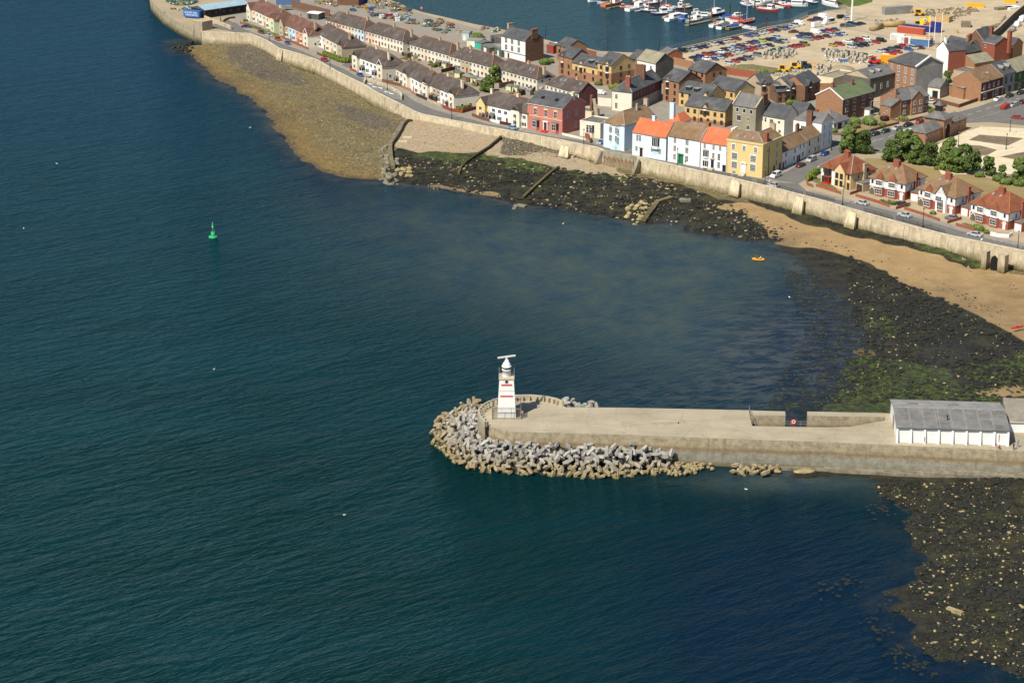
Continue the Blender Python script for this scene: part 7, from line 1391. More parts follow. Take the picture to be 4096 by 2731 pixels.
BO = [('W2',(20,45),(290,20),'white','white and red boat at the left end of the moorings',dict(cabin='wheelhouse')),('W2',(440,95),(180,80),'lightblue','pale blue hulled boat with a wooden deck',dict(cabin='aft',cm=M_dgrey)),
 ('W2',(290,140),(640,70),'orange','orange and brown boat with a white wheelhouse',dict(cabin='wheelhouse',deck=mat('orange_deck',(.5,.2,.07),.7,.1,1),mast=3)),('W2',(620,160),(740,160),'red','small red boat like a barrel beside the orange boat',dict(cabin='box',cm=mat('boat_red',(.5,.03,.02),.5,.1,1))),
 ('W2',(720,140),(840,150),'white','small white boat with a red waterline',dict(cabin=None)),('W2',(745,222),(1090,150),'white','white and blue work boat with an upright cabin',dict(cabin='wheelhouse',mast=3)),('W2',(910,238),(1000,228),'grey','tiny grey dinghy beside the work boat',dict(cabin=None,gear=False)),
 ('W2',(1300,240),(1000,225),'navy','navy fishing boat with white deck edge',dict(cabin='wheelhouse',mast=4)),('W2',(1560,275),(1190,300),'navy','large navy trawler with a white box shelter',dict(cabin='box',mast=5)),('W2',(985,60),(1290,30),'white','white cruiser at the back of the left moorings',dict(cabin='cruiser')),
 ('W2',(1105,100),(1400,70),'red','red and white boat behind the navy trawler',dict(cabin='wheelhouse')),('W2',(1400,150),(1660,170),'white','white boat with a red cover',dict(cabin=None,cover=cr_)),('W2',(1650,180),(1970,170),'maroon','dark red boat piled with fishing gear',dict(cabin='aft')),
 ('W2',(1425,355),(1560,320),'beige','small cream boat with an orange rim',dict(cabin=None,stripe=M_buoy)),('W2',(1490,410),(1820,340),'white','white boat with an orange deck and long cabin',dict(cabin='cruiser',mast=3)),('W2',(1740,410),(2010,350),'blue','blue boat with an orange cabin roof',dict(cabin='aft',cm=mat('cab_blue',(.03,.1,.4),.5,.1,1))),
 ('W2',(1870,440),(2160,390),'greygreen','grey boat with turquoise drums on its stern',dict(cabin='wheelhouse')),('W2',(1960,265),(2110,255),'white','little white cabin boat in the middle of the pontoons',dict(cabin='cruiser')),('W3',(-90,330),(90,300),'navy','navy boat with a white arch',dict(cabin='aft')),
 ('W3',(60,330),(460,270),'navy','dark navy trawler with orange floats and tall masts',dict(cabin='wheelhouse',mast=6)),('W3',(390,370),(650,330),'lightblue','boat under a blue canvas tent',dict(cabin=None,cover=cb_)),('W3',(830,430),(470,400),'white','white and red boat under a dark red canvas tent',dict(cabin=None,cover=cr_)),
 ('W3',(740,470),(1015,410),'red','bright red boat with a tall mast and blue seats',dict(cabin=None,mast=9,deck=mat('red_deck',(.4,.03,.03),.6,.1,1))),('W3',(205,525),(430,460),'white','white open boat nearest the dock wall, leftmost',dict(cabin=None)),('W3',(350,560),(600,480),'white','cream inflatable with a grey cover',dict(cabin=None,cover=cbl)),
 ('W3',(510,570),(790,520),'olive','brown open boat with a blue cover',dict(cabin=None,cover=cb_)),('W3',(810,530),(1060,575),'white','long white open boat beside the dock fence',dict(cabin=None)),('W3',(960,150),(760,100),'blue','blue and white trawler at the right hand pontoon',dict(cabin='wheelhouse',mast=3)),
 ('W3',(970,110),(1190,110),'white','white boat behind the blue trawler',dict(cabin='cruiser')),('W3',(1130,75),(1400,45),'white','white cabin cruiser beyond the right hand pontoon',dict(cabin='cruiser')),('W3',(1080,190),(1475,235),'red','large bright red boat with a white wheelhouse',dict(cabin='wheelhouse')),
 ('W3',(1580,165),(1410,145),'white','white open tender behind the large red boat',dict(cabin=None)),('W3',(1480,90),(1700,165),'red','orange red boat with a white foredeck',dict(cabin='aft')),('W3',(1620,110),(2030,130),'white','largest white cruiser at the right end of the harbour',dict(cabin='cruiser',beam=4.2)),
 ('W3',(2200,90),(1950,50),'navy','navy and white motor cruiser beyond the largest white one',dict(cabin='cruiser')),('Z5',(1440,130),(1125,65),'white','white motor cruiser moored against the grass bank',dict(cabin='cruiser')),('Z5',(-100,30),(80,60),'white','white boat behind the pontoon pile at the right',dict(cabin='cruiser')),('W2',(300,30),(470,5),'navy','dark blue boat at the very top of the left moorings',dict(cabin='wheelhouse',mast=4)),('W2',(850,60),(980,40),'red','small red boat left of the white cruiser',dict(cabin='aft')),('W2',(1350,200),(1600,215),'white','white boat with a long aft deck behind the box shelter trawler',dict(cabin='wheelhouse',mast=5)),('W2',(1700,110),(1930,130),'grey','grey boat behind the rusty pile',dict(cabin='aft')),('W2',(2060,330),(2330,340),'grey','grey boat between the middle pontoons',dict(cabin='cruiser')),('W3',(600,350),(800,330),'white','white boat half hidden by the red canvas tent',dict(cabin='cruiser')),('W3',(880,60),(1060,50),'maroon','maroon covered boat among the white cruisers',dict(cabin=None,cover=cr_)),('W3',(1380,30),(1500,25),'beige','beige boat beyond the cabin cruiser',dict(cabin='wheelhouse')),('Z5',(250,30),(380,50),'white','white boat near the top of the right hand moorings',dict(cabin='aft'))]
for k, a, b, hc, lb, kw in BO: boat(Z(k,*a), Z(k,*b), hc, lb, **kw)
def pontoon(a, b, w, label):
    A, B = P(*a,0), P(*b,0); o = thing('pontoon', label, 'pontoon', A, math.atan2((B-A).y,(B-A).x)); L = (B-A).length; q = MB(); q.box(0,-w/2,-.2,L,w/2,.45); q.build('deck',[M_wood],o); q = MB(); q.box(.0,-w/2-.05,.1,L,-w/2-.001,.3,bottom=True); q.build('fender',[M_black],o)
pontoon(Z('W2',370,178), Z('W2',720,110), 2, 'short grey pontoon beside the orange boat'); pontoon(Z('W2',1860,495), Z('W3',380,360), 2.4, 'long pontoon in the middle of the harbour'); pontoon(Z('W3',200,400), Z('W3',900,500), 2.0, 'pontoon running to the dock wall'); pontoon(Z('W3',1000,150), Z('W3',1480,60), 2.0, 'pontoon beside the blue trawler')
def pole(px, pytop, pybase, z0, r, m, label, name='mooring_pile', cat='mooring pile'):
    p = P(px, pybase, z0); zt = Zat(p.y, pytop); t = thing(name, label, cat, p); q = MB(); q.cyl((0,0,-1),(0,0,zt-z0),r,r*.9,8); q.build('shaft',[m],t); q = MB(); q.cyl((0,0,zt-z0),(0,0,zt-z0+.12),r*1.15,r*1.1,8); q.build('cap',[m],t)
for i, (k, x, y0, y1, lb) in enumerate((('W2',445,-40,170,'dark pile at the left pontoon beside the orange boat'),('W2',815,-60,80,'dark pile behind the small white boat'),('W2',1330,-40,190,'dark pile behind the navy trawler'),('W2',1828,40,270,'rusty pile beside the dark red boat'),('W2',1920,230,500,'dark pile at the near end of the long pontoon'),('W2',2328,135,400,'rusty pile where the middle pontoons meet'),('W3',562,62,330,'thick grey pile beyond the blue canvas tent'),('W3',730,238,490,'rusty pile behind the brown open boat'),('W3',1030,-20,165,'dark pile at the right hand pontoon'),('W3',1478,-40,70,'dark pile between the white cruisers'),('W3',1250,345,545,'pile standing near the dock fence'))):
    a, b = Z(k,x,y0), Z(k,x,y1); pole(a[0], a[1], b[1], 0, .28, M_dframe if 'rusty' not in lb else M_rust, lb)
# ---- green buoy
t = thing('navigation_buoy', 'green conical navigation buoy floating in open water', 'buoy', P(*Z('F0',853,950),0)); gm = mat('buoy_green',(.03,.38,.13),.5,.1,1)
for nm, prof in (('float',[(1.0,-.5),(1.35,-.1),(1.4,.25),(1.2,.5),(.6,.62)]),('body',[(.62,.6),(.62,1.7),(.5,1.75)]),('topmark',[(.34,3.6),(.30,3.9),(.1,4.7),(.02,4.85)])): q = MB(); q.lathe(prof,16); q.build(nm,[gm],t,True)
q = MB()
for k in range(3): a = k*2.09; q.bar((.5*math.cos(a),.5*math.sin(a),1.7),(.12*math.cos(a),.12*math.sin(a),3.2),.09)
q.cyl((0,0,2.6),(0,0,3.6),.1,.1,8); q.build('frame',[gm],t); q = MB(); q.cyl((0,0,3.15),(0,0,3.45),.26,.26,10); q.build('light',[M_white],t)
# ---- gulls
M_gull = mat('gull_white',(.75,.75,.73),.8,.05,1)
def gull(px, py, lb):
    p = P(px,py,.05); t = tag(obj('gull', None, None, p, random.uniform(0,6)), lb, 'gull'); q = MB(); q.blob((0,0,.12),(.32,.15,.14),amp=.03,sub=2); q.blob((.3,0,.27),(.1,.08,.09),amp=.02,sub=2); q.quad((-.2,-.05,.18),(-.2,.05,.18),(-.5,.0,.16)); q.build('body',[M_gull],t,True); q = MB(); q.bar((.38,0,.26),(.5,0,.24),.04); q.build('beak',[M_yelw],t)
for x, y, lb in ((95,915,'white gull on the water far left of the green buoy'),(856,1478,'white gull on the water below the green buoy'),(1378,2060,'white gull on the dark water left of the armour units'),(2252,896,'white gull just off the seaweed shore'),(2985,1958,'white gull below the pier wall'),(3158,1190,'white gull right of the yellow dinghy'),(1000,512,'white gull off the pebble beach'),(228,656,'white gull at the far left of the open water')): gull(x, y, lb)
# ================================================================ VEGETATION
def leafmat(name, c, c2):
    m, nt, b = newmat(name, .85, .15); n = noisen(nt, .9, 4, .7); oi = nt.nodes.new('ShaderNodeObjectInfo')
    q = mixnode(nt, ramp(nt, n, .38, .62), c2, c); q = mixnode(nt, math_(nt, 'MULTIPLY', oi.outputs['Random'], .35), q, tuple(x*1.5 for x in c)); nt.links.new(q, b.inputs['Base Color']); return m
L_mid = leafmat('leaves_green', (.145,.195,.05), (.05,.08,.02)); L_dark = leafmat('leaves_dark', (.10,.145,.038), (.035,.06,.016)); L_bright = leafmat('leaves_bright', (.16,.20,.03), (.07,.10,.02)); L_pur = leafmat('leaves_purple', (.07,.025,.025), (.03,.015,.012)); L_olive = leafmat('leaves_olive', (.16,.14,.055), (.08,.075,.03))
M_bark = mat('bark', (.09,.065,.04), .9, .2, 2)
def leaves(q, c, r, n, rnd, s=.32):
    for _ in range(n):
        v = Vector((rnd.gauss(0,1), rnd.gauss(0,1), rnd.gauss(0,1))).normalized(); k = rnd.uniform(.78,1.12)
        p = Vector((c[0]+v.x*r[0]*k, c[1]+v.y*r[1]*k, c[2]+v.z*r[2]*k)); a = Vector((rnd.gauss(0,1), rnd.gauss(0,1), rnd.gauss(0,1))).normalized(); x = (a.cross(v)+a*.3).normalized()*s*rnd.uniform(.6,1.2); y = x.cross(v+a*.6).normalized()*s*rnd.uniform(.6,1.2)
        q.quad(p-x-y*.4, p+x-y*.5, p+x*.6+y, p-x*.7+y*.8)
def tree_meshes(seed, H=8, R_=3.2, lm=None, ns=9, cone=False):
    rnd = random.Random(seed); t = MB(); t.cyl((0,0,0),(.1,.05,H*.45),.26,.15,7); q = MB()
    for i in range(ns+7):
        a = rnd.uniform(0,6.28); z = rnd.uniform(.14,.9)*H; d = rnd.uniform(.2,.85)*R_*(1.05-abs(z/H-.42)*1.1)
        if cone: d *= (1-z/H)*1.5
        c = (d*math.cos(a), d*math.sin(a), z); t.cyl((.08,.04,H*.2), (c[0]*.8,c[1]*.8,c[2]*.95), .11,.04,5); r = rnd.uniform(.24,.46)*R_
        q.blob(c, (r*.66,r*.66,r*.6), seed=seed+i, amp=.35, sub=2); leaves(q, c, (r,r,r*.9), 170, rnd, .30)
    return t.mesh('trunk', [M_bark]), q.mesh('crown', [lm or L_mid])
TM = [tree_meshes(1, 8, 3.2, L_mid), tree_meshes(2, 7.5, 3.4, L_dark), tree_meshes(3, 9, 2.9, L_mid, 11), tree_meshes(5, 6, 2.4, L_mid, 7)]
def tree(px, py, v, sc, label, group=None):
    t = thing('tree', label, 'tree', P(px, py), px % 6.28, group); t.scale = (sc,sc,sc); obj('trunk', TM[v][0], t); obj('crown', TM[v][1], t); return t
for i, (k, x, y, v, sc, lb) in enumerate((('Y5',820,1190,2,1.05,'tall pointed dark tree beside the road junction'),('Y5',1090,1200,1,1.05,'broad tree just right of the tall pointed one at the junction'),('Y6',560,290,1,.95,'leftmost bushy tree of the line behind the dry lawn'),('Y6',720,270,0,1.25,'tall light leaved tree, second in the line behind the dry lawn'),('Y6',880,330,2,1.1,'tree hiding the brick pavilion end, third in the line'),('Y6',1060,350,1,1.05,'tree in front of the square, fourth in the line'),('Y6',1300,400,2,1.2,'tall tree left of the planting bed, fifth in the line'),('Y6',1400,440,0,.9,'lower tree between the fifth and sixth in the line'),('Y6',1560,440,1,1.25,'large dense tree at the corner of the square'),('Y6',1880,490,3,1.1,'small tree standing alone by the back road'),('Y6',2040,530,3,.75,'slender young tree right of the lone tree'),('Y6',2290,560,0,.95,'tree cut by the right edge of the picture'),
   ('Z3',600,1110,0,.85,'round tree at the end of the cream back row terrace'),('Z3',530,1240,1,.85,'dark tree below the round one beside the corner of the cream terrace'),('W1',1010,400,3,.75,'small tree in the yard behind the workshop'))): tree(*Z(k,x,y), v, sc, lb)
def bush(k, x, y, r, label, lm=None, sq=.75, group=None):
    rnd = random.Random(x*7+y); t = thing('bush', label, 'bush', P(*Z(k,x,y)), 0, group); q = MB()
    for i in range(5):
        c = (rnd.uniform(-.5,.5)*r, rnd.uniform(-.5,.5)*r, r*sq*rnd.uniform(.45,.7)); rr = r*rnd.uniform(.5,.75); q.blob(c, (rr*.85,rr*.85,rr*sq), seed=i+x, amp=.2, sub=2); leaves(q, c, (rr,rr,rr*sq), int(70*max(1,r)), rnd, .22)
    q.build('foliage', [lm or L_mid], t); q = MB(); q.cyl((0,0,0),(0,0,r*.6),.12,.08,5); q.build('stem',[M_bark],t)
for a in (('Z3',400,585,4.4,'big round bush beside the pale corrugated shed'),('Z2',1812,905,1.6,'round bush by the doors of the cream back row'),('Z3',1270,870,2.2,'bush below the dark brick side wall'),('Z3',1330,850,1.8,'brighter bush right of the one below the brick wall',L_bright),('Z3',1990,1150,1.4,'bush at the foot of the orange brick flats'),('Z3',2215,1200,2.2,'low bush at the corner of the flats',L_bright),('Z4',2190,1010,2.2,'green bush behind the angled flats'),
  ('Y5',960,680,2.6,'rounded bush left of the big clipped one',L_mid),('Y5',1240,700,3.0,'big clipped dark green bush on the flats lawn'),('Y5',850,800,2.0,'low bush at the tip of the flats lawn'),('Y5',960,760,1.8,'yellowish bush beside the low one',L_olive),('Y5',1430,725,1.5,'small clipped bush by the road wall'),('Y5',1440,525,1.6,'yellow green bush by the brick houses',L_bright),('Y5',1490,625,2.0,'purple leaved bush by the brick houses',L_pur),('Y5',1800,620,1.6,'round bush before the brown brick house'),('Y5',600,830,1.5,'bush beside the garage door of the bungalow'),
  ('W1',740,925,1.5,'pale bush at the side turning',L_bright),('Y4',1480,750,2.0,'bush before the angled flats'),('Y4',1340,820,1.8,'bright bush at the end of the flats garden',L_bright),('Y4',1430,800,1.4,'flowering bush in the flats garden'),('Y6',1180,400,1.2,'yellow green bush under the tree line',L_bright),('Y6',1330,430,1.2,'golden bush under the tree line',L_olive),('Y6',1750,500,1.6,'dark bush right of the corner tree'),('Y6',2010,560,2.0,'low spreading bush by the back road'),('Y6',2130,600,2.2,'wide bush by the back road'),('Y6',2290,620,2.0,'bush at the far right by the back road'),
  ('Y6',440,850,.9,'flowering bush in the garden of the second pair'),('Y6',560,870,1.2,'bush at the gate pier of the second pair'),('Y6',1120,1000,1.0,'yellow flowered bush in the timbered pair garden'),('Y6',1750,1220,1.7,'spreading bush in the rightmost garden'),('Y6',1850,1260,1.0,'small bush beside the white garden wall'),('X2',1760,1070,1.2,'bush at the corner of the butter yellow house'),('Y1',2080,640,1.7,'garden bush behind the cream terrace'),('Y1',2290,840,1.8,'dark bush beside the end terrace'),('Y1',1940,600,1.3,'small bush among the back gardens'),('Z1',1420,290,1.0,'bush in the first corner garden'),('Z2',1290,480,1.0,'bush beside the pale blue house'),('Y1',1200,780,.8,'climbing bush by a terrace door'),('Y2',1240,230,.9,'bush on the waste ground')): bush(*a)
def hedge(pts, h, w, label):
    t = thing('hedge', label, 'hedge'); q = MB(); rnd = random.Random(len(label)); ps = [P(*p) for p in pts]
    for i in range(len(ps)-1):
        a, b = ps[i], ps[i+1]; L = (b-a).length; d = (b-a)/L; n = Vector((d.y,-d.x,0))
        for k in range(int(L/.8)+1):
            c = a+d*(k*.8); q.blob((c.x,c.y,G+h*.5), (.6,w*.6,h*.55), seed=k, amp=.12, sub=1)
        for _ in range(int(L*70)):
            c = a+d*rnd.uniform(0,L)+n*rnd.uniform(-w,w)*.62; z = G+(h*rnd.uniform(.9,1.1) if abs((c-a).dot(n)) < w*.4 else rnd.uniform(.1,1)*h); e = Vector((rnd.gauss(0,1),rnd.gauss(0,1),rnd.gauss(0,1))).normalized()*.16; f = e.orthogonal().normalized()*.16; c.z = z; q.quad(c-e, c-f, c+e, c+f)
    q.build('foliage', [L_bright], t)
hedge(ZL('Z2',(318,752),(450,800),(560,845),(640,850),(730,828)), 1.9, 1.8, 'bright green clipped hedge round the corner terrace garden'); hedge(ZL('Y1',(1810,1130),(1960,1150),(2200,1070)), 1.3, 1.2, 'low green hedge beside the end terrace above the red fence'); hedge(ZL('X2',(1690,1120),(1760,1040),(1860,985)), 1.7, 1.4, 'leafy hedge left of the yellow half house')
def mound(k, x, y, rx, ry, h, m, name, label, cat, z=G, amp=.25):
    p = P(*Z(k,x,y), z); t = obj(name, None, None, p); tag(t, label, cat); q = MB(); q.blob((0,0,-.1), (rx,ry,h), seed=x, amp=amp, sub=3); q.build('heap', m if isinstance(m, list) else [m], t, True); return t
mound('Z4',1900,960,16,7,2.4,mat('rough_scrub',(.22,.19,.09),.95,.2,.8,c2=(.10,.11,.04)),'scrub_bank','overgrown scrubby bank at the edge of the car park','bank')
gr = MB(); rr = random.Random(2)
for (x0,y0,x1,y1,n) in ((800,140,950,165,40),(970,180,1130,210,45),(1170,215,1270,228,22),(1390,268,1520,276,22),(1960,390,2030,395,16)):
    for _ in range(n): t_ = rr.random(); p = P(*Z('V2',x0+(x1-x0)*t_,y0+(y1-y0)*t_+rr.uniform(-6,6)), 3.6); z_, s_ = ground_z(np.array([p.x]), np.array([p.y])); gr.blob((p.x,p.y,float(z_[0])+.1),(rr.uniform(.3,.7),rr.uniform(.3,.6),.3),seed=rr.random(),amp=.3)
tag(gr.build('grass_tufts', [L_bright]), kind='stuff')
grassb = sheet('grass_bank', ZL('Z5',(1330,0),(1540,112),(1700,100),(1920,40),(1920,-120),(1300,-120)), mat('bank_grass',(.10,.15,.03),.95,.2,.3), .034)
# ================================================================ WALLS, FENCES, LAMPS
def gwall(k, pts, h, m, label, w=.25, name='garden_wall', cat='wall', cap=None, z=G, piers=False, group=None):
    t = thing(name, label, cat, group=group); ps = [P(*Z(k,*p), z) for p in pts]; q = MB()
    for i in range(len(ps)-1): a, b = ps[i]+Vector((0,0,h/2)), ps[i+1]+Vector((0,0,h/2)); d = (b-a).normalized()*w*.5; q.bar(a-d*0, b+d*.9, w, h)
    q.build('wall', [m], t)
    if cap:
        q = MB()
        for i in range(len(ps)-1): q.bar(ps[i]+Vector((0,0,h+.04)), ps[i+1]+Vector((0,0,h+.04)), w+.08, .08)
        q.build('coping', [cap], t)
    if piers:
        for p in (ps[0], ps[-1]): q = MB(); q.box(p.x-.25,p.y-.25,z,p.x+.25,p.y+.25,z+h+.4); q.build('pier',[m],t)
    return t
M_fence = mat('brown_fence',(.19,.085,.045),.9,.15,1.2)
for a in (('Z1',[(1345,300),(1350,330),(1440,345)],.9,M_brickr,'red brick corner wall of the first terrace garden'),('Z1',[(1530,375),(1620,400)],.9,M_fence,'brown fence before the first reddish terrace'),('Z1',[(1900,510),(2000,560),(2150,625),(2260,670)],.9,M_brickr,'brick garden wall before the blue and salmon houses'),('Z2',[(230,735),(320,775)],1.1,M_fence,'brown fence beside the hedge'),
  ('Y1',[(195,455),(200,520),(290,555)],1.1,M_brickr,'dark red brick wall at the street corner'),('Y1',[(395,590),(560,660),(700,700)],.8,M_tan,'low sandy garden wall before the white fronted terrace'),('Y1',[(703,700),(1000,775)],1.2,M_fence,'long brown fence behind the pebbled seating terrace'),('Y1',[(1005,790),(1150,850)],1.0,M_brick,'short brick garden wall after the long brown fence'),('Y1',[(1155,870),(1235,915)],.9,M_brick,'brick wall by the yellow awning'),('Y1',[(1240,920),(1400,990)],1.1,M_dframe,'dark fence before the cream terrace'),
  ('Y1',[(1410,1000),(1620,1080)],.9,M_tan,'pale garden wall below the brown porches'),('Y1',[(1650,1105),(1790,1165),(1960,1190),(2200,1120)],1.2,mat('red_fence',(.28,.06,.035),.9,.15,1),'long dark red fence wrapping the end terrace'),('Y2',[(145,1065),(280,1115),(400,1150)],1.1,M_fence,'brown fence at the corner of the yellowish terrace'),('Y2',[(405,1130),(550,1180)],.8,M_whiter,'low white wall before the conservatories'),('Y2',[(560,1180),(720,1215)],1.1,M_dframe,'dark brown gate and fence by the light blue car'),
  ('Y2',[(1490,1345),(1840,1430)],.8,M_cream2,'cream front wall with dark railings beside the bay house'),('X1',[(160,600),(220,620),(240,680)],1.9,M_brickr,'dark brick entrance wall beside the pale blue house'),
  ('X2',[(1672,1140),(1690,1185),(1760,1210)],.9,M_brickr,'curved red brick wall at the promenade corner'),('X2',[(1820,1200),(1980,1250),(2200,1320)],.9,M_brickr,'red brick front wall of the butter yellow house'),('Y6',[(75,765),(300,830),(525,905)],.9,M_brickr,'brick front wall of the second pair'),('Y6',[(620,940),(810,880)],.9,M_brickr,'brick drive wall beside the black sports car'),('Y6',[(735,940),(990,1020),(1205,1100)],.9,M_brickr,'brick front wall of the timbered pair'),
  ('Y6',[(1315,1130),(1500,1075)],.9,M_brickr,'brick drive wall beside the grey hatchback'),('Y6',[(1430,1160),(1680,1230)],.9,M_brickr,'brick front wall of the rightmost pair'),('Y6',[(1900,1290),(1975,1305)],1.1,M_whiter,'short white pierced wall panel'),('Y6',[(1980,1310),(2140,1320),(2190,1290)],1.0,M_whiter,'curved white pierced garden wall'),('Y6',[(0,745),(160,690)],.9,M_brickr,'brick side wall at the yellow half house'),
  ('Y5',[(580,875),(850,890),(1000,875),(1200,825),(1450,750),(1720,680)],.8,M_brick2,'long low dark brick wall round the flats lawn'),('Y5',[(1590,620),(1780,650),(1900,640),(2178,570)],.8,M_brick2,'low brick wall before the brown brick houses'),('Y4',[(1430,835),(1600,770),(1790,700)],1.1,M_brickr,'red brick wall curving round the angled flats'),('Y4',[(1780,600),(1980,600)],2.6,M_brick,'long orange brick yard wall beside the cream curved building'),
  ('Z4',[(985,870),(1245,930)],3.0,M_brick,'tall orange brick wall behind the cottages'),('Z4',[(1615,985),(1800,1020),(2110,1060)],2.8,M_brickr,'tall red brick wall below the scrubby bank'),('W4',[(655,120),(900,180),(1250,270)],3.2,M_brick2,'long brown brick yard wall behind the reddish terraces'),('Z3',[(1785,740),(1960,780)],2.6,M_brickr,'brown wall along the dock beside the brick house'),
  ('W1',[(700,700),(950,770),(1200,835),(1545,715)],1.3,M_fence,'brown timber fence round the pub garden'),('Z2',[(1370,750),(1480,790)],1.6,M_dframe,'dark fence between the back row terraces'),('Z2',[(1900,985),(2140,930)],1.5,M_dframe,'dark fence in the back gardens'),('Z3',[(660,1190),(880,1150)],2.0,M_fence,'brown fence beside the two trees'),('Z3',[(950,1290),(1210,1220)],1.8,M_dframe,'dark fence behind the yellowish terrace'),('Y2',[(1900,1090),(2000,1060)],1.4,M_cream,'stepped yard wall behind the bay house'),
  ): gwall(*a[:4], a[4])
gwall('Z6',[(1800,680),(1950,560),(2150,360),(2352,190),(2560,20)],3.6,mat('dark_stone',(.10,.085,.06),.9,.25,.5),'long dark stone retaining wall between the yard and the high road',.8,cap=M_tan,name='retaining_wall')
gwall('W1',[(1580,1195),(1750,1250),(2335,1345)],.9,M_stone,'low pale stone wall round the square',.4); gwall('Y6',[(1700,240),(2000,260),(2270,310)],.9,M_stone,'low pale stone wall between the square and the back road',.4)
# seating terrace on the promenade
sheet('seating_terrace', ZL('Y1',(420,735),(475,700),(800,810),(960,890),(1000,990),(880,975),(700,880),(560,830)), mat('tarmac_grey',(.22,.215,.205),.9,.1,1), .04)
gwall('Y1',[(415,745),(440,690),(480,690),(650,745),(800,805),(930,870),(1000,920),(1000,985)],1.1,M_wall,'curved stone wall with square piers round the seating terrace',.5,piers=True,cap=M_cop)
def bench(k, x, y, rz, lb):
    t = thing('bench', lb, 'bench', P(*Z(k,x,y)), rz); q = MB()
    for i in range(6): a0 = -.5+i*.17; q.bar((2.6*math.sin(a0)*1,-2.6*math.cos(a0)+2.6,.45),(2.6*math.sin(a0+.17),-2.6*math.cos(a0+.17)+2.6,.45),.55,.12)
    q.build('seat',[M_white],t)
    for s in (-.45,0,.45): q = MB(); q.box(2.6*math.sin(s)-.1,2.6-2.6*math.cos(s)-.2,0,2.6*math.sin(s)+.1,2.6-2.6*math.cos(s)+.2,.39); q.build('leg',[M_white],t)
for x, y, rz, lb in ((515,750,-.9,'white curved bench, first on the seating terrace'),(575,795,-.9,'white curved bench, second on the seating terrace'),(680,812,2.2,'white curved bench against the inner wall of the seating terrace'),(765,875,-.9,'white curved bench left of the lamp post'),(840,900,-.9,'white curved bench nearest the end of the seating terrace')): bench('Y1',x,y,rz,lb)
# railings on the promenade
def prail(k, a, b, lb): rail('railing', lb, [P(*Z(k,*a),G+.02), P(*Z(k,*b),G+.02)], 1.15, M_black, 2.2, (1.0,.1), .05, pick=.22)
for k, a, b, lb in (('X2',(60,975),(470,1055),'black railing before the white orange roofed house'),('X2',(530,1065),(800,1125),'black railing before the yellow house'),('X2',(900,1145),(1610,1335),'long black railing at the junction'),('X2',(1665,1330),(2100,1430),'black railing below the butter yellow house'),('Y6',(185,965),(575,1075),'black railing along the promenade by the first silver saloon'),('Y6',(625,1075),(1000,1180),'black railing along the promenade by the convertible'),('Y6',(1010,1185),(1280,1270),'black railing before the timbered pair'),('X1',(800,820),(1450,960),'pale railing before the aqua house')): prail(k,a,b,lb)
M_lampg = mat('lamp_glass',(.45,.42,.35),.3,.1,2)
def lamp(px, py, h, lb, off=0.0):
    p = P(px, py); p.y += off; t = thing('street_lamp', lb, 'street lamp', (p.x,p.y,G), 0, 'black heritage street lamps'); q = MB(); q.lathe([(.2,0),(.2,.9),(.12,1.0),(.085,h-1.1),(.06,h-.7)],8); q.build('post',[M_black],t); q = MB(); q.lathe([(.08,h-.7),(.24,h-.2)],6); q.build('lantern',[M_lampg],t); q = MB(); q.lathe([(.32,h-.2),(.1,h),(.02,h+.25)],6); q.build('lamp_cap',[M_black],t)
for px, py, h, lb in ((883,86,5.6,'black street lamp on the fish quay'),(1078,172,5.6,'black street lamp beside the silver hatchback by the first terraces'),(1321,281,6,'black street lamp by the green hedge'),(1550,362,6.2,'black street lamp on the seating terrace'),(1807,482,6.2,'black street lamp at the end terrace corner'),(2062,532,6.2,'black street lamp beside the light blue car'),(2335,588,6.2,'black street lamp before the bay house'),(2709,668,6.2,'black street lamp before the green door'),(3059,748,6.2,'black street lamp before the yellow house corner'),(3370,822,6.2,'black street lamp below the butter yellow house'),(3691,912,6,'black street lamp before the timbered pair'),(4070,1004,6,'black street lamp at the right edge of the promenade'),(3325,602,5.8,'black street lamp at the corner of the tall grey house'),(4039,538,6,'black street lamp beside the upper planting bed'),(4024,600,5.6,'black street lamp between the planting beds'),(3832,590,5.6,'black street lamp in front of the pavilion'),(3834,536,5.6,'black street lamp at the pavilion arch')): lamp(px,py,h,lb)
def mast(px, py, top, r, m, lb, nm='light_mast', cat='light mast', head=None):
    p = P(px, py); zt = Zat(p.y, top); h = zt-G; t = thing(nm, lb, cat, p); q = MB(); q.cyl((0,0,0),(0,0,h),r,r*.7,8); q.build('pole',[m],t)
    if head == 'globe': q = MB(); q.bar((0,0,h),(1.6,0,h),.1); q.blob((1.8,0,h-.1),(.6,.35,.3),amp=0,sub=2); q.build('lamp_head',[M_lampg],t)
    if head == 'flag':
        q = MB(); n=6
        for i in range(n): q.quad((-4.2*i/n,.25*math.sin(i*1.2),h-.1-i*.25),(-4.2*(i+1)/n,.25*math.sin((i+1)*1.2),h-.1-(i+1)*.25),(-4.2*(i+1)/n,.25*math.sin((i+1)*1.2),h-2.7-(i+1)*.28),(-4.2*i/n,.25*math.sin(i*1.2),h-2.7-i*.28))
        f = q.build('flag',[mat('flag_yellow',(.75,.55,.03),.8,.05,1)],t); q = MB(); q.cyl((-2.1,-.2,h-2.0),(-2.1,-.27,h-2.0),.75,.75,12); q.build('flag_emblem',[M_gull],f); q = MB(); q.bar((-2.45,-.3,h-1.7),(-1.75,-.3,h-2.3),.16); q.bar((-2.45,-.3,h-2.3),(-1.75,-.3,h-1.7),.16); q.build('emblem_mark',[M_black],f)
    if head == 'small': q = MB(); q.quad((0,0,h),(-.5,.1,h-.4),(-.4,.1,h-2.2),(0,0,h-2)); q.build('flag',[mat('flag_blue',(.02,.03,.15),.8,.05,1)],t)
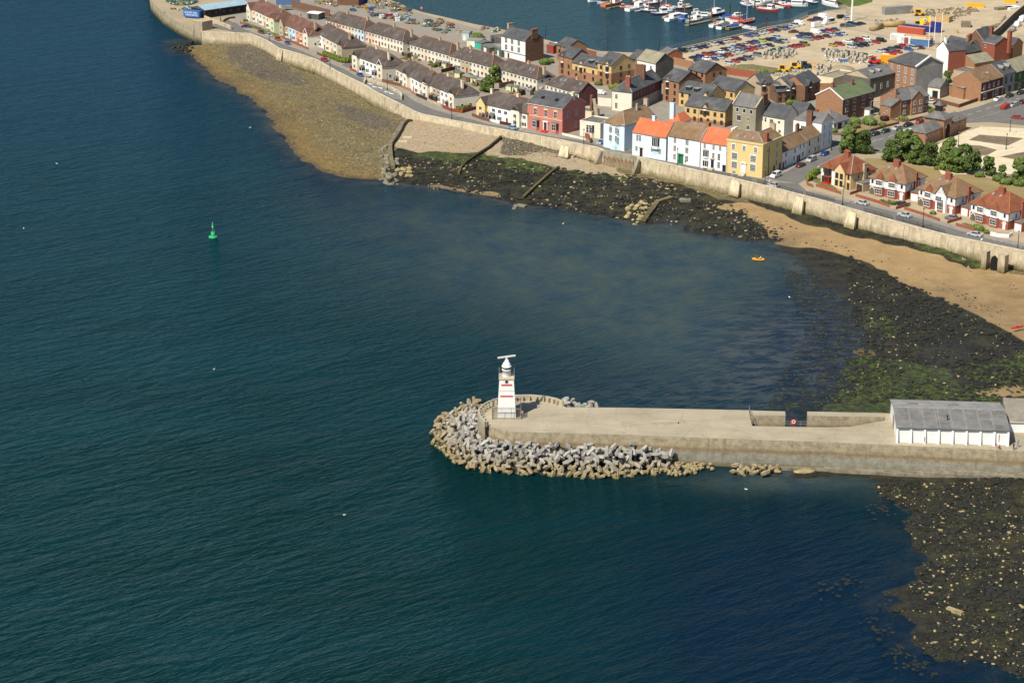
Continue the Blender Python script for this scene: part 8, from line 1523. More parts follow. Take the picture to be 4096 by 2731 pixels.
mast(3406,86,-60,.45,M_white,'thick white mast standing in the car park and leaving the top of the picture'); mast(3714,192,62,.16,M_white,'white flagpole flying a yellow flag','flagpole','flagpole','flag'); mast(3736,178,47,.16,M_white,'white flagpole with a small dark flag, in the middle of the three','flagpole','flagpole','small'); mast(3763,181,50,.16,M_white,'bare white flagpole, rightmost of the three','flagpole','flagpole')
mast(3478,531,404,.13,M_galv,'tall grey street lamp with a globe head beside the walking man','street_lamp','street lamp','globe'); mast(3380,122,55,.1,M_galv,'thin grey pole at the inner fence'); mast(2182,160,106,.12,M_black,'dark pole behind the tall white house','lamp_column','pole'); mast(2431,207,127,.12,M_black,'dark pole behind the yellow brick flats','lamp_column','pole'); mast(2636,218,151,.12,M_black,'dark pole at the corner of the dock fence','lamp_column','pole'); mast(3922,402,290,.12,M_galv,'tall lamp post at the pub corner','street_lamp','street lamp','globe')
def pfence(pts, h, lb, step=.55, th=.05, m=None):
    t = thing('palisade_fence', lb, 'fence'); ps = [P(*p) for p in pts]; q = MB(); m = m or M_galv; L = 0
    for i in range(len(ps)-1):
        a, b = ps[i], ps[i+1]; l = (b-a).length; n = int(l/step)
        for r in (.25, h-.3): q.bar(a+Vector((0,0,r)), b+Vector((0,0,r)), .05)
        for k in range(n): c = a.lerp(b, k/n); q.box(c.x-th/2,c.y-th/2,G+.05,c.x+th/2,c.y+th/2,G+h)
    q.build('pales',[m],t)
pfence([(2640,214),(2690,203),(2913,152),(3000,132),(3064,113),(3163,97),(3230,66),(3304,46)], 2.4, 'long grey fence on the dock wall beside the parked cars'); pfence(ZL('W7',(1030,560),(1040,470),(1700,600),(2352,760))+ZL('Z6',(240,640),(560,730),(930,810)), 2.6, 'grey palisade fence cutting the yard from the car park'); pfence(ZL('W7',(1370,210),(1560,250),(1800,290),(2110,310)), 2.4, 'grey palisade fence by the portable cabin', .45); pfence(ZL('W4',(655,60),(900,100),(1400,220)), 2.4, 'grey fence along the yard behind the reddish terraces', .8); pfence([(3304,46),(3400,58),(3380,70)], 2.4, 'short grey fence at the dock gate', .45)
ql = MB(); 
for a, b in zip([(2640,214),(2690,203),(2913,152),(3000,132),(3064,113),(3163,97)], [(2690,203),(2913,152),(3000,132),(3064,113),(3163,97),(3230,66)]): ql.bar(P(*a)+Vector((0,-.8,.3)), P(*b)+Vector((0,-.8,.3)), .5, .6)
tag(ql.build('dock_kerb',[M_tan]),'pale concrete kerb along the dock edge','kerb')
# ================================================================ YARD
M_crate = mat('pale_stone_blocks',(.52,.47,.37),.9,.15,1.5); cm_ = MB(); cm_.box(-.55,-.5,.15,.55,.5,1.15,bottom=True); CR = cm_.mesh('stone_blocks',[M_crate]); cm_ = MB(); cm_.box(-.6,-.55,0,.6,.55,.145); CP = cm_.mesh('pallet',[M_wood])
def crates(k, poly, n, seed, grp, lb, stack=.35):
    rnd = random.Random(seed); w = [P(*Z(k,*p)) for p in poly]; xs = [p.x for p in w]; ys = [p.y for p in w]; pl = []
    for _ in range(6000):
        if len(pl) >= n: break
        x, y = rnd.uniform(min(xs),max(xs)), rnd.uniform(min(ys),max(ys))
        if inpoly(np.array([x]),np.array([y]),w)[0] and all(abs(x-a)+abs(y-b) > 1.5 for a,b in pl): pl.append((x,y))
    for x, y in pl:
        for s in range(2 if rnd.random() < stack else 1): t = thing('stone_pallet', lb, 'pallet', (x,y,G+.1+s*1.17), rnd.uniform(-.3,.3)+.75, grp); obj('stone_blocks',CR,t); obj('pallet',CP,t)
crates('V1',[(20,200),(150,190),(1000,330),(1100,460),(800,440),(300,330),(0,300)],46,1,'stone pallets stacked in the middle of the builder yard','wrapped pallet of pale stone in the middle of the builder yard',.6)
crates('W6',[(690,1190),(1300,1160),(1600,1210),(1400,1300),(900,1340),(690,1340)],24,2,'stone pallets behind the dark red parked car','pallet of pale stone at the end of the parked cars'); crates('Z5',[(970,1090),(1380,1100),(1400,1190),(1240,1250),(1000,1260)],26,3,'stone pallets behind the angled flats','pallet of pale stone behind the angled flats')
def rubble(k, poly, n, seed, m, r0=.15, r1=.5, name='rubble'):
    rnd = random.Random(seed); w = [P(*Z(k,*p)) for p in poly]; xs = [p.x for p in w]; ys = [p.y for p in w]; q = MB()
    for _ in range(n*3):
        x, y = rnd.uniform(min(xs),max(xs)), rnd.uniform(min(ys),max(ys))
        if inpoly(np.array([x]),np.array([y]),w)[0]: r = rnd.uniform(r0,r1); q.blob((x,y,G+.1+r*.4),(r,r*1.1,r*.8),m=rnd.randrange(len(m)),seed=rnd.random(),amp=.3)
    tag(q.build(name,m),kind='stuff')
rubble('Z5',[(350,1130),(700,1060),(960,1090),(960,1200),(500,1260),(380,1200)],420,4,[M_crate,M_rock2]); rubble('V1',[(0,180),(1000,330),(1150,480),(500,440),(0,420)],300,5,[M_crate,M_wood,M_white],.12,.35); rubble('W6',[(690,1190),(1600,1200),(1500,1280),(900,1344)],200,6,[M_crate,M_wood],.12,.35); rubble('Z6',[(800,160),(1600,120),(1650,200),(1200,330),(800,260)],150,7,[M_wood,M_brown],.2,.6,'scrap_timber'); rubble('Z6',[(1740,480),(2000,340),(2060,260),(2100,300),(1900,500)],140,8,[M_rock2,M_wood],.2,.7,'scrap_timber'); rubble('Z6',[(0,330),(400,300),(420,420),(0,470)],90,9,[M_wood,M_rust,M_galv],.15,.5,'scrap_metal')
mound('Z5',990,1055,5,4,2.0,mat('orange_sand',(.50,.31,.12),.95,.1,.5),'sand_heap','orange sand heap behind the yellow digger','sand heap',amp=.06); mound('Z5',1440,1095,5,4,1.8,mat('grey_gravel',(.34,.27,.18),.95,.1,.8),'gravel_heap','grey brown gravel heap in the builder yard','gravel heap',amp=.06)
def box_thing(name, label, cat, k, a, w, d, h, rz, m, roof=None, z0=0, ribs=True, door=True):
    t = thing(name, label, cat, P(*Z(k,*a)), R(rz)); q = MB(); q.box(0,0,z0,w,d,z0+h); q.build('body',[m],t); q = MB(); q.box(-.04,-.04,z0+h+.001,w+.04,d+.04,z0+h+.08,bottom=True); q.build('roof',[roof or m],t)
    if ribs:
        q = MB()
        for i in range(int(w/.45)): q.box(.2+i*.45,-.04,z0+.1,.32+i*.45,-.001,z0+h-.15)
        q.build('corrugation',[m],t)
    if door: q = MB(); q.box(w+.001,.15,z0+.1,w+.05,d-.15,z0+h-.1); q.build('door',[m],t)
    return t
CO = cmat('container_red',(.42,.085,.045)); CBl = cmat('container_blue',(.02,.035,.20)); CW = cmat('container_white',(.72,.72,.70))
for a in (('shipping_container','red shipping container with a paler red roof at the back of the yard','container','Z6',(345,520),12,2.5,2.7,-33,CO,cmat('faded_red',(.52,.20,.14))),('shipping_container','dark blue container with a grey roof behind the red one','container','Z6',(470,480),12,2.5,2.7,-33,CBl,M_roofl),('shipping_container','white container on the left of the white pair','container','Z6',(235,640),6,2.5,2.7,-30,CW),('shipping_container','white container with a faded mark on the right of the pair','container','Z6',(345,680),6,2.5,2.7,-30,CW),
  ('shipping_container','red container lying between the white pair and the site office','container','Z6',(475,700),12,2.5,2.6,12,CO,cmat('faded_red',(.52,.20,.14))),('site_office','blue site office with an orange cream roof','cabin','Z6',(552,725),8,6,2.9,-25,cmat('office_blue',(.06,.17,.38)),cmat('office_roof',(.68,.50,.28))),('shipping_container','blue upright container, left of the tall three','container','Z6',(755,500),2.5,2.5,4.2,-20,CBl),('shipping_container','orange red upright container, middle of the tall three','container','Z6',(800,505),3.2,2.5,4.2,-20,CO),('shipping_container','blue upright container, right of the tall three','container','Z6',(875,520),4,2.5,4.2,-20,CBl),
  ('portable_cabin','long grey portable cabin near the top of the yard','cabin','Z6',(155,250),14,3,3.4,20,M_roofl,M_roofl),('skip','orange open container beside the brick warehouse','skip','V1',(1300,440),7,3,3.0,-15,cmat('skip_orange',(.72,.33,.01))),('timber_crate','large tan timber crate with a lighter lid','crate','Z6',(935,330),3.6,4,2.6,-30,mat('tan_timber',(.52,.36,.17),.9,.1,.8)),('timber_crate','tan timber crate right of the larger one','crate','Z6',(1025,355),4.0,5,2.4,-30,mat('tan_timber',(.52,.36,.17),.9,.1,.8)),
  ('timber_stack','stack of long timber baulks standing alone','timber stack','Z6',(1360,440),4,5,2.0,-10,M_wood),('timber_crate','small tan crate alone in the yard','crate','Z6',(1228,525),2,1.6,1.2,-20,mat('tan_timber',(.52,.36,.17),.9,.1,.8)),('yellow_machine','yellow generator near the upper right corner','machine','Z6',(2050,55),5,3,2.6,-10,cmat('plant_yellow',(.75,.42,.02))),('yellow_machine','row of yellow lifting frames','machine','Z6',(1440,120),8,2,1.6,-12,cmat('plant_yellow',(.75,.42,.02))),('frame_stack','white steel frame lying beside the retaining wall','steel frame','Z6',(2130,170),7,5,1.0,30,M_white),('timber_stack','grey timber stack near the retaining wall','timber stack','Z6',(1940,175),9,3,1.0,25,M_wood),('timber_stack','lower timber stack near the retaining wall','timber stack','Z6',(1750,480),9,3,1.0,30,M_wood)): box_thing(*a)
t = thing('skip', 'blue builders skip among the stone pallets', 'skip', P(*Z('Z5',1390,985)), -.1); q = MB(); q.quad((0.6,0,0),(3.0,0,0),(3.8,0,1.4),(-.2,0,1.4)); q.quad((-.2,1.7,1.4),(3.8,1.7,1.4),(3.0,1.7,0),(.6,1.7,0)); q.quad((.6,0,0),(-.2,0,1.4),(-.2,1.7,1.4),(.6,1.7,0)); q.quad((3,0,0),(3,1.7,0),(3.8,1.7,1.4),(3.8,0,1.4)); q.build('body',[cmat('skip_blue',(.06,.15,.32))],t); q = MB(); q.blob((1.8,.85,1.2),(1.8,.8,.4),amp=.2,sub=2); q.build('rubble_load',[M_crate],t)
def tank(k, a, b, r, lb): A, B = P(*Z(k,*a)), P(*Z(k,*b)); t = thing('steel_pipe', lb, 'pipe', A); q = MB(); q.cyl((0,0,r),tuple(B-A+Vector((0,0,r))),r,r,14); q.build('shell',[mat('ochre_steel',(.42,.30,.14),.7,.15,.6)],t,True); q = MB(); q.cyl((B-A)*.98+Vector((0,0,r)),(B-A)*1.02+Vector((0,0,r)),r*.8,r*.5,12); q.build('end_cap',[M_white],t)
tank('Z6',(125,435),(470,430),1.3,'long ochre pipe lying by the containers'); tank('Z6',(-60,500),(100,455),1.2,'shorter ochre pipe left of the long one')
def digger(k, x, y, rz, lb, big=True, col=None):
    t = thing('digger', lb, 'digger', P(*Z(k,x,y)), R(rz)); ym = col or cmat('plant_yellow',(.75,.42,.02)); q = MB(); q.box(-2.4,-.9,.6,2.0,.9,1.5,bottom=True); q.box(.4,-.8,1.5,2.0,.8,2.0); q.build('body',[ym],t); q = MB(); q.box(-1.6,-.8,1.5,.2,.8,2.9); q.build('cab_glass',[M_glass],t); q = MB(); q.box(-1.7,-.9,2.901,.3,.9,3.05,bottom=True); q.build('cab_roof',[ym],t)
    for xx in (-1.5,1.3):
        for s in (-1,1): q = MB(); q.cyl((xx,s*.75,.65),(xx,s*1.15,.65),.65,.65,12); q.build('wheel',[M_tyre],t)
    q = MB(); q.bar((2.0,0,1.4),(3.4,0,.7),.25); q.quad((3.3,-1.1,.1),(3.3,1.1,.1),(3.5,1.1,1.2),(3.5,-1.1,1.2)); q.quad((3.3,-1.1,.1),(4.1,-1.1,.3),(4.1,1.1,.3),(3.3,1.1,.1)); q.build('bucket',[M_dgrey],t); q = MB()
    if big: q.bar((-2.4,0,1.5),(-3.2,0,3.6),.28); q.bar((-3.2,0,3.6),(-4.0,0,1.9),.22)
    else: q.bar((-2.3,-.6,1.4),(-2.3,-.6,3.1),.1); q.bar((-2.3,.6,1.4),(-2.3,.6,3.1),.1); q.bar((-2.3,-.6,3.1),(-2.3,.6,3.1),.1)
    q.build('boom' if big else 'roll_bar',[ym],t)
digger('Z5',720,1095,-10,'yellow backhoe loader parked behind the angled flats'); digger('Z5',870,1085,15,'dark blue tractor with a loader beside the yellow backhoe',True,cmat('tractor_blue',(.02,.07,.13))); digger('Z5',530,1140,-10,'small yellow dumper with a roll bar',False); digger('Z6',700,255,5,'tan yellow telehandler with a raised arm near the long cabin'); digger('Z5',1960,1010,-20,'red dumper at the end of the stone pallets',False,M_red); digger('Z6',690,440,0,'tan forklift beside the tall containers',False)
for x, y, lb in ((1530,770,'white plastic barrier at the left end of the small car group'),): pass
q = MB(); p = P(*Z('W6',1520,790)); t = thing('plastic_barrier','white plastic barrier at the left end of the small car group','barrier',p,.3); q.box(-1.1,-.2,0,1.1,.2,.9); q.build('panel',[M_white],t); t = thing('plastic_barrier','white plastic barrier before the bright red saloon','barrier',P(*Z('V1',1430,260)),-.3); q = MB(); q.box(-1.3,-.2,0,1.3,.2,.9); q.build('panel',[M_white],t)
# ---- fishing gear on the quays
GC = [('green',(.05,.16,.11)),('orange',(.45,.14,.05)),('brown',(.16,.115,.07)),('blue',(.05,.10,.22)),('grey',(.26,.235,.19)),('teal',(.07,.20,.19)),('tan',(.34,.25,.13))]
GM = {n: mat('net_'+n, c, .95, .3, 2.0, c2=tuple(x*.35 for x in c), bump=.8) for n, c in GC}
def heaps(k, poly, n, seed, where, r0=.9, r1=2.4, cols=None):
    rnd = random.Random(seed); w = [P(*Z(k,*p)) for p in poly]; xs = [p.x for p in w]; ys = [p.y for p in w]; i = 0
    for _ in range(8000):
        if i >= n: break
        x, y = rnd.uniform(min(xs),max(xs)), rnd.uniform(min(ys),max(ys))
        if not inpoly(np.array([x]),np.array([y]),w)[0]: continue
        c = rnd.choice(cols or [g[0] for g in GC]); c2 = rnd.choice([g[0] for g in GC]); r = rnd.uniform(r0,r1); t = thing('fishing_gear_heap','heap of %s fishing nets and pots %s' % (c, where),'fishing gear',(x,y,G),rnd.uniform(0,6),'%s net heaps %s' % (c, where)); i += 1
        q = MB(); q.blob((0,0,.1),(r,r*.8,r*.45),seed=rnd.random(),amp=.3,sub=2); q.blob((r*.6,.2,.2),(r*.5,r*.5,r*.4),m=1,seed=rnd.random(),amp=.35,sub=2)
        for _k in range(7): q.blob((rnd.uniform(-1,1)*r,rnd.uniform(-1,1)*r,rnd.uniform(.2,.5)*r),rnd.uniform(.2,.45),m=rnd.choice((0,1,2)),seed=rnd.random(),amp=.3)
        q.build('nets',[GM[c],GM[c2],M_white if rnd.random() < .3 else GM['brown']],t)
heaps('Z2',[(640,60),(860,60),(1100,160),(1500,180),(1500,260),(1250,290),(900,200),(640,130)],30,1,'at the head of the net quay'); heaps('Z2',[(860,20),(1060,10),(1300,60),(1480,130),(1480,180),(1100,140),(900,60)],26,2,'stacked along the basin edge',1.2,2.6,['grey','tan','brown','green']); heaps('Z2',[(1250,230),(1500,250),(1640,320),(1480,340),(1260,290)],12,3,'by the white sacks',.7,1.6); heaps('Z2',[(1680,270),(1860,250),(2060,360),(2140,430),(1900,450),(1680,370)],24,4,'in the middle of the net quay',.8,2.0)
heaps('Z1',[(330,0),(600,0),(820,30),(800,60),(480,90)],14,5,'on the fish quay',1.2,2.8,['green','green','teal','tan','brown']); heaps('Z1',[(430,120),(560,100),(740,95),(700,130),(470,150)],6,6,'beside the blue lorry body',.6,1.3,['orange','blue','grey']); heaps('W4',[(1060,60),(1160,20),(1400,60),(1350,110),(1150,80)],9,7,'behind the yard wall',1.2,2.6,['tan','tan','brown']); heaps('Z3',[(390,380),(650,380),(640,450),(430,420)],7,8,'behind the big bush',.6,1.4); heaps('Z3',[(1300,570),(1420,590),(1400,610),(1320,610)],5,9,'behind the red shed',.5,1.0)
for k, x, y, c, lb in (('Z2',1100,245,'white','large white sack of rope on the net quay'),('Z2',1150,235,'red','red fish tub left of the white ones'),('Z2',1208,235,'red','second red fish tub beside the white tub'),('Z2',1285,235,'white','white square fish tub'),('Z2',1430,260,'lightblue','pale blue fish tub near the basin'),('Z2',890,135,'gold','yellow fish tub among the nets'),('Z2',1310,285,'white','white sack before the square tub'),('Z2',2150,450,'beige','pale round tank by the corrugated shed'),('Z2',950,145,'blue','blue fish tub beside the yellow one')):
    t = thing('fish_tub', lb, 'tub', P(*Z(k,x,y)), .4); q = MB(); q.box(-.9,-.8,0,.9,.8,1.5); q.build('body',[paint(c,PAINT[c])],t); q = MB(); q.box(-.97,-.87,1.35,.97,.87,1.52,bottom=True); q.build('rim',[paint(c,PAINT[c])],t)
bd = box_thing('quay_store','brown store with a blue end at the head of the net quay','store building','W4',(1370,85),10,7,4.2,-12,M_brick2,T_maroon); box_thing('quay_store','blue boarded store right of the brown one','store building','W4',(1560,60),6,6,4.2,-12,cmat('store_blue',(.03,.09,.3)),T_flat)
lifebuoy(Z('Z2',1632,150), G, 'red lifebuoy board at the edge of the net quay'); 
box_thing('blue_gates','pale blue boarded gate at the end of the reddish terrace','gate','W4',(410,95),11,.3,2.6,14,cmat('gate_blue',(.12,.22,.40)),None,0,True,False)
# ================================================================ BEACH THINGS
def groyne(k, pts, w, h, m, lb, z=None):
    q = MB(); ps = [P(*Z(k,*p), 1.2) for p in pts]; t = thing('groyne', lb, 'groyne'); zs, _ = ground_z(np.array([p.x for p in ps]), np.array([p.y for p in ps]))
    ns = norms(ps)
    for i in range(len(ps)-1):
        a, b = ps[i], ps[i+1]; za, zb = max(0,float(zs[i])), max(0,float(zs[i+1])); na, nb = Vector((*ns[i],0))*w/2, Vector((*ns[i+1],0))*w/2; H_ = lambda v, z: (v.x,v.y,z)
        q.quad(H_(a-na,za-1),H_(b-nb,zb-1),H_(b-nb,zb+h),H_(a-na,za+h)); q.quad(H_(b+nb,zb-1),H_(a+na,za-1),H_(a+na,za+h),H_(b+nb,zb+h)); q.quad(H_(a-na,za+h),H_(b-nb,zb+h),H_(b+nb,zb+h),H_(a+na,za+h))
    for i, j in ((0,-1),(len(ps)-1,1)): a = ps[i]; na = Vector((*ns[i],0))*w/2; z_ = float(zs[i]); q.quad((*(a-na).to_2d(),z_-1),(*(a+na).to_2d(),z_-1),(*(a+na).to_2d(),z_+h),(*(a-na).to_2d(),z_+h))
    q.build('wall',[m],t)
M_gro = stone_mat('groyne_concrete',(.27,.23,.155),(.12,.105,.07))
groyne('V2',[(730,110),(640,165),(550,215),(490,270),(430,325),(395,380),(370,415),(330,470),(290,520),(245,570),(240,660),(255,780),(285,880)],1.3,1.4,M_gro,'long curving concrete groyne between the pebble beach and the sand'); M_grd = stone_mat('groyne_weedy',(.06,.055,.036),(.025,.024,.016))
groyne('V2',[(1975,525),(1790,650),(1600,745),(1430,830),(1350,900),(1310,970)],.8,.9,M_grd,'straight weed covered groyne in the middle of the bay'); groyne('V3',[(690,460),(600,510),(440,640),(340,720),(270,785)],.8,.9,M_grd,'dark weed covered groyne below the concrete panel'); groyne('V3',[(2020,800),(1940,820),(1850,845),(1790,920),(1730,990),(1680,1060)],1.6,.8,M_gro,'broken pale groyne among boulders')
brnd = random.Random(21)
def boulders(k, poly, n, r0, r1, lb, grp, m):
    w = [P(*Z(k,*p),1.2) for p in poly]; xs = [p.x for p in w]; ys = [p.y for p in w]; i = 0
    for _ in range(9000):
        if i >= n: break
        x, y = brnd.uniform(min(xs),max(xs)), brnd.uniform(min(ys),max(ys))
        if not inpoly(np.array([x]),np.array([y]),w)[0]: continue
        z_, s_ = ground_z(np.array([x]),np.array([y])); r = brnd.uniform(r0,r1); q = MB(); q.blob((0,0,0),(r*brnd.uniform(.8,1.4),r,r*.7),seed=brnd.random(),amp=.22,sub=2); o = q.build('boulder',[m]); o.location = (x,y,float(z_[0])+r*.3); o.rotation_euler = (0,0,brnd.uniform(0,6)); tag(o,lb,'boulder',grp); i += 1
boulders('V2',[(60,640),(200,560),(250,700),(250,900),(350,960),(350,1080),(150,1070),(90,960),(110,820)],72,.4,.95,'pale boulder heaped at the seaward end of the curving groyne','boulders at the end of the curving groyne',M_rock2)
boulders('V2',[(330,880),(560,870),(630,960),(560,1000),(380,960)],16,.5,1.0,'rounded pale boulder right of the groyne end','rounded boulders right of the groyne end',M_rock); boulders('V2',[(280,700),(380,700),(370,860),(290,850)],5,.7,1.2,'large pale boulder beside the groyne','large boulders beside the groyne',M_rock2)
boulders('V3',[(1480,900),(1650,830),(1780,780),(1880,800),(1800,900),(1750,950),(1660,1080),(1460,1070)],40,.35,.9,'pale boulder around the broken groyne','boulders around the broken groyne',M_rock); boulders('Z1',[(410,610),(700,560),(720,640),(600,710),(480,650)],34,.5,1.1,'dark weedy boulder at the foot of the quay','dark boulders at the foot of the quay',M_weed)
for k, a, b, w, m, lb in (('V3',(1130,395),(1190,405),1.5,M_tan,'fallen pale concrete slab below the recessed panel'),('V3',(720,350),(800,365),1.3,M_tan,'grey concrete beam lying on the dark shingle'),('V3',(840,360),(910,310),1.3,M_tan,'tilted concrete block against the sea wall'),('V3',(205,845),(305,865),1.4,M_rock2,'concrete beam at the end of the weedy groyne'),('V3',(165,890),(190,840),1.2,M_rock2,'short upright concrete block in the shallows'),('V2',(370,533),(510,533),.9,M_stone,'pale plank lying on the sand by the groyne'),('V2',(440,475),(585,478),.8,M_stone,'second pale plank on the sand'),('V3',(2120,830),(2240,830),2.0,M_rock2,'flat grey slab on the seaweed'),('V6',(1050,1022),(1160,1060),1.0,M_rock,'long pale rock on the southern seaweed shore'),('V4',(60,225),(180,240),1.8,M_rock2,'wide flat slab on the seaweed near the wall')):
    A, B = P(*Z(k,*a),1.2), P(*Z(k,*b),1.2); z_, _ = ground_z(np.array([A.x]),np.array([A.y])); q = MB(); q.bar((0,0,0),(B.x-A.x,B.y-A.y,0),w,.6); o = tag(q.build('concrete_slab',[m]),lb,'slab'); o.location = (A.x,A.y,float(z_[0])+.35)
M_pool = MATS['sea_water']
st = thing('steps','rusty stair grating against the sea wall','steps',P(*Z('V2',2140,500),3.0),-.7)
for i in range(6): q = MB(); q.box(-.8,i*.5,.1*i,.8,i*.5+.28,.1*i+.5); q.build('tread',[M_rust],st)
# wooden steps and rail beside them at the left wall
rail('railing','dark handrail of the steps down the sea wall', [P(*Z('Y1',870,1190),3.2), P(*Z('Y1',960,1090),WZ)], 1.0, M_black)
# ---- kayak, dinghy
a, b = P(*Z('V5',1555,887),1.2), P(*Z('V5',1668,862),1.2); t = thing('kayak','bright red kayak lying on the sand at the right edge','kayak',(a.x,a.y,1.4),math.atan2(b.y-a.y,b.x-a.x)); q = MB(); L = (b-a).length
for i in range(8): q.bar((L*i/8,0,.1),(L*(i+1)/8,0,.1),.15+.5*math.sin(math.pi*(i+.5)/8),.35)
q.build('hull',[mat('kayak_red',(.72,.04,.02),.4,.05,1)],t); q = MB(); q.box(L*.4,-.2,.28,L*.6,.2,.32,bottom=True); q.build('cockpit',[M_black],t)
a, b = P(*Z('V4',915,935),0), P(*Z('V4',1047,945),0); t = thing('inflatable_dinghy','orange yellow inflatable dinghy with two people in the bay','dinghy',((a.x+b.x)/2,(a.y+b.y)/2,.05),math.atan2(b.y-a.y,b.x-a.x)); L = 3.3; q = MB(); N_ = 22; ring = [(L/2*math.cos(6.2832*i/N_)*(1 if math.cos(6.2832*i/N_) < .6 else .97), .75*math.sin(6.2832*i/N_), .2) for i in range(N_)]
for i in range(N_): q.cyl(ring[i], ring[(i+1)%N_], .24,.24,8)
q.build('tube',[mat('dinghy_orange',(.80,.36,.02),.5,.05,1)],t,True); q = MB(); q.box(-1.4,-.6,.02,1.4,.6,.1); q.build('floor',[M_dgrey],t)
# ================================================================ PEOPLE
M_skin = mat('skin',(.55,.33,.24),.7,.05,3)
def person_mesh(pose):
    J = {}; E = []; R3 = {}
    def add(n, p, r, parent=None):
        J[n] = len(J); R3[n] = (p, r)
        if parent: E.append((J[parent], J[n]))
    sit = pose in ('sit','recline')
    add('pelvis',(0,0,.95),.15); add('waist',(0,0,1.10),.13,'pelvis'); add('chest',(0,.01,1.32),.165,'waist'); add('neck',(0,.01,1.48),.06,'chest'); add('head0',(0,-.02,1.58),.085,'neck'); add('head1',(0,-.02,1.68),.10,'head0'); add('head2',(0,-.01,1.75),.075,'head1')
    for s, n in ((-1,'l'),(1,'r')):
        add(n+'sh',(s*.19,.01,1.42),.065,'chest')
        if pose == 'walk': el, wr = (s*.24,-.10*s,1.14),(s*.24,-.28*s-.05,.96)
        elif sit: el, wr = (s*.25,-.05,1.16),(s*.17,-.30,1.08)
        else: el, wr = (s*.25,.02,1.13),(s*.25,-.07,.88)
        add(n+'el',el,.047,n+'sh'); add(n+'wr',wr,.032,n+'el'); d = (Vector(wr)-Vector(el)).normalized(); pm = Vector(wr)+d*.07; add(n+'pa',tuple(pm),.036,n+'wr'); sd = d.cross(Vector((0,1,.3))).normalized()
        for f in range(4): add(n+'f%d'%f,tuple(pm+sd*(.030-.020*f)+d*(.045-.006*abs(f-1.3))),.010,n+'pa'); add(n+'g%d'%f,tuple(pm+sd*(.034-.023*f)+d*(.085-.012*abs(f-1.3))),.008,n+'f%d'%f)
        add(n+'th',tuple(pm+sd*.05-d*.03),.011,n+'wr')
        add(n+'hip',(s*.10,0,.90),.10,'pelvis')
        if pose == 'walk': kn, an, to = (s*.11,-.16*s,.50),(s*.11,-.14*s+(.18 if s>0 else .02),.09),(s*.12,-.30*s+(.10 if s>0 else 0),.04)
        elif sit: kn, an, to = (s*.14,-.42,.98),(s*.14,-.62 if pose=='sit' else -.85,.92),(s*.15,-.74 if pose=='sit' else -.98,.98)
        else: kn, an, to = (s*.11,-.02,.50),(s*.11,.02,.09),(s*.12,-.14,.04)
        add(n+'kn',kn,.065,n+'hip'); add(n+'an',an,.045,n+'kn'); add(n+'to',to,.04,n+'an')
    me = bpy.data.meshes.new('tmp'); me.from_pydata([R3[n][0] for n in J], E, []); o = bpy.data.objects.new('tmp', me); COL.objects.link(o)
    o.modifiers.new('s','SKIN'); 
    for n, i in J.items(): me.skin_vertices[0].data[i].radius = (R3[n][1],R3[n][1])
    me.skin_vertices[0].data[0].use_root = True; ss = o.modifiers.new('u','SUBSURF'); ss.levels = 1; ss.render_levels = 1
    bpy.context.view_layer.update(); r = bpy.data.meshes.new_from_object(o.evaluated_get(bpy.context.evaluated_depsgraph_get())); bpy.data.objects.remove(o); r.name = 'body'
    for v in r.vertices:                                   # a face: nose ridge on the front of the head
        if v.co.z > 1.60 and v.co.z < 1.68 and abs(v.co.x) < .03 and v.co.y < -.06: v.co.y -= .025
    return r
PM = {p: person_mesh(p) for p in ('stand','walk','sit','recline')}
def person(loc, rz, pose, top, bot, label, sc=1.0, hair=(.05,.03,.02), legs_bare=False):
    t = thing('person', label, 'person', loc, rz); t.scale = (sc,sc,sc); r = PM[pose].copy(); r.materials.clear(); tm, bm = cmat('top_%d%d%d' % tuple(int(c*99) for c in top), top), cmat('bottom_%d%d%d' % tuple(int(c*99) for c in bot), bot)
    for m in (M_skin, tm, bm): r.materials.append(m)
    for p in r.polygons:
        c = p.center; arm = abs(c.x) > .205; p.material_index = 0
        if c.z < 1.02 and not arm and abs(c.x) < .2: p.material_index = 2 if not (legs_bare and c.z < .6) else 0
        if 1.02 <= c.z < 1.47 and (not arm or c.z > 1.25): p.material_index = 1
        if pose in ('sit','recline') and c.y < -.12 and c.z < 1.06: p.material_index = 2 if c.y > -.6 and not legs_bare else 0
        if c.z < .07: p.material_index = 2
    b = obj('body', r, t); r.polygons.foreach_set('use_smooth', [True]*len(r.polygons)); dz = 0
    if pose in ('sit','recline'): dz = -.80
    b.location = (0,0,dz); q = MB(); q.blob((0,.015,1.735+dz),(.105,.115,.09),amp=.05,sub=2); q.build('hair',[cmat('hair_%d' % int(hair[0]*99), hair)],t,True); return t
person(P(*Z('X6',2278,705),PZ),.5,'walk',(.10,.35,.60),(.25,.25,.24),'person in a bright blue top walking away at the end of the pier shed'); person(P(*Z('X6',2228,735),PZ),2.6,'walk',(.03,.03,.05),(.03,.03,.05),'person in dark clothes walking at the shed corner'); person(P(*Z('X6',2060,668),PZ),1.8,'stand',(.04,.03,.04),(.02,.03,.08),'person in a dark top standing against the white shed wall',hair=(.10,.02,.02)); person(P(*Z('X6',2025,715),PZ),0,'sit',(.60,.20,.30),(.5,.5,.5),'person in a pink top sitting on the pier before the shed'); person(P(*Z('X6',2060,722),PZ),.4,'recline',(.04,.06,.12),(.03,.04,.08),'person in dark blue reclining beside the one in pink')
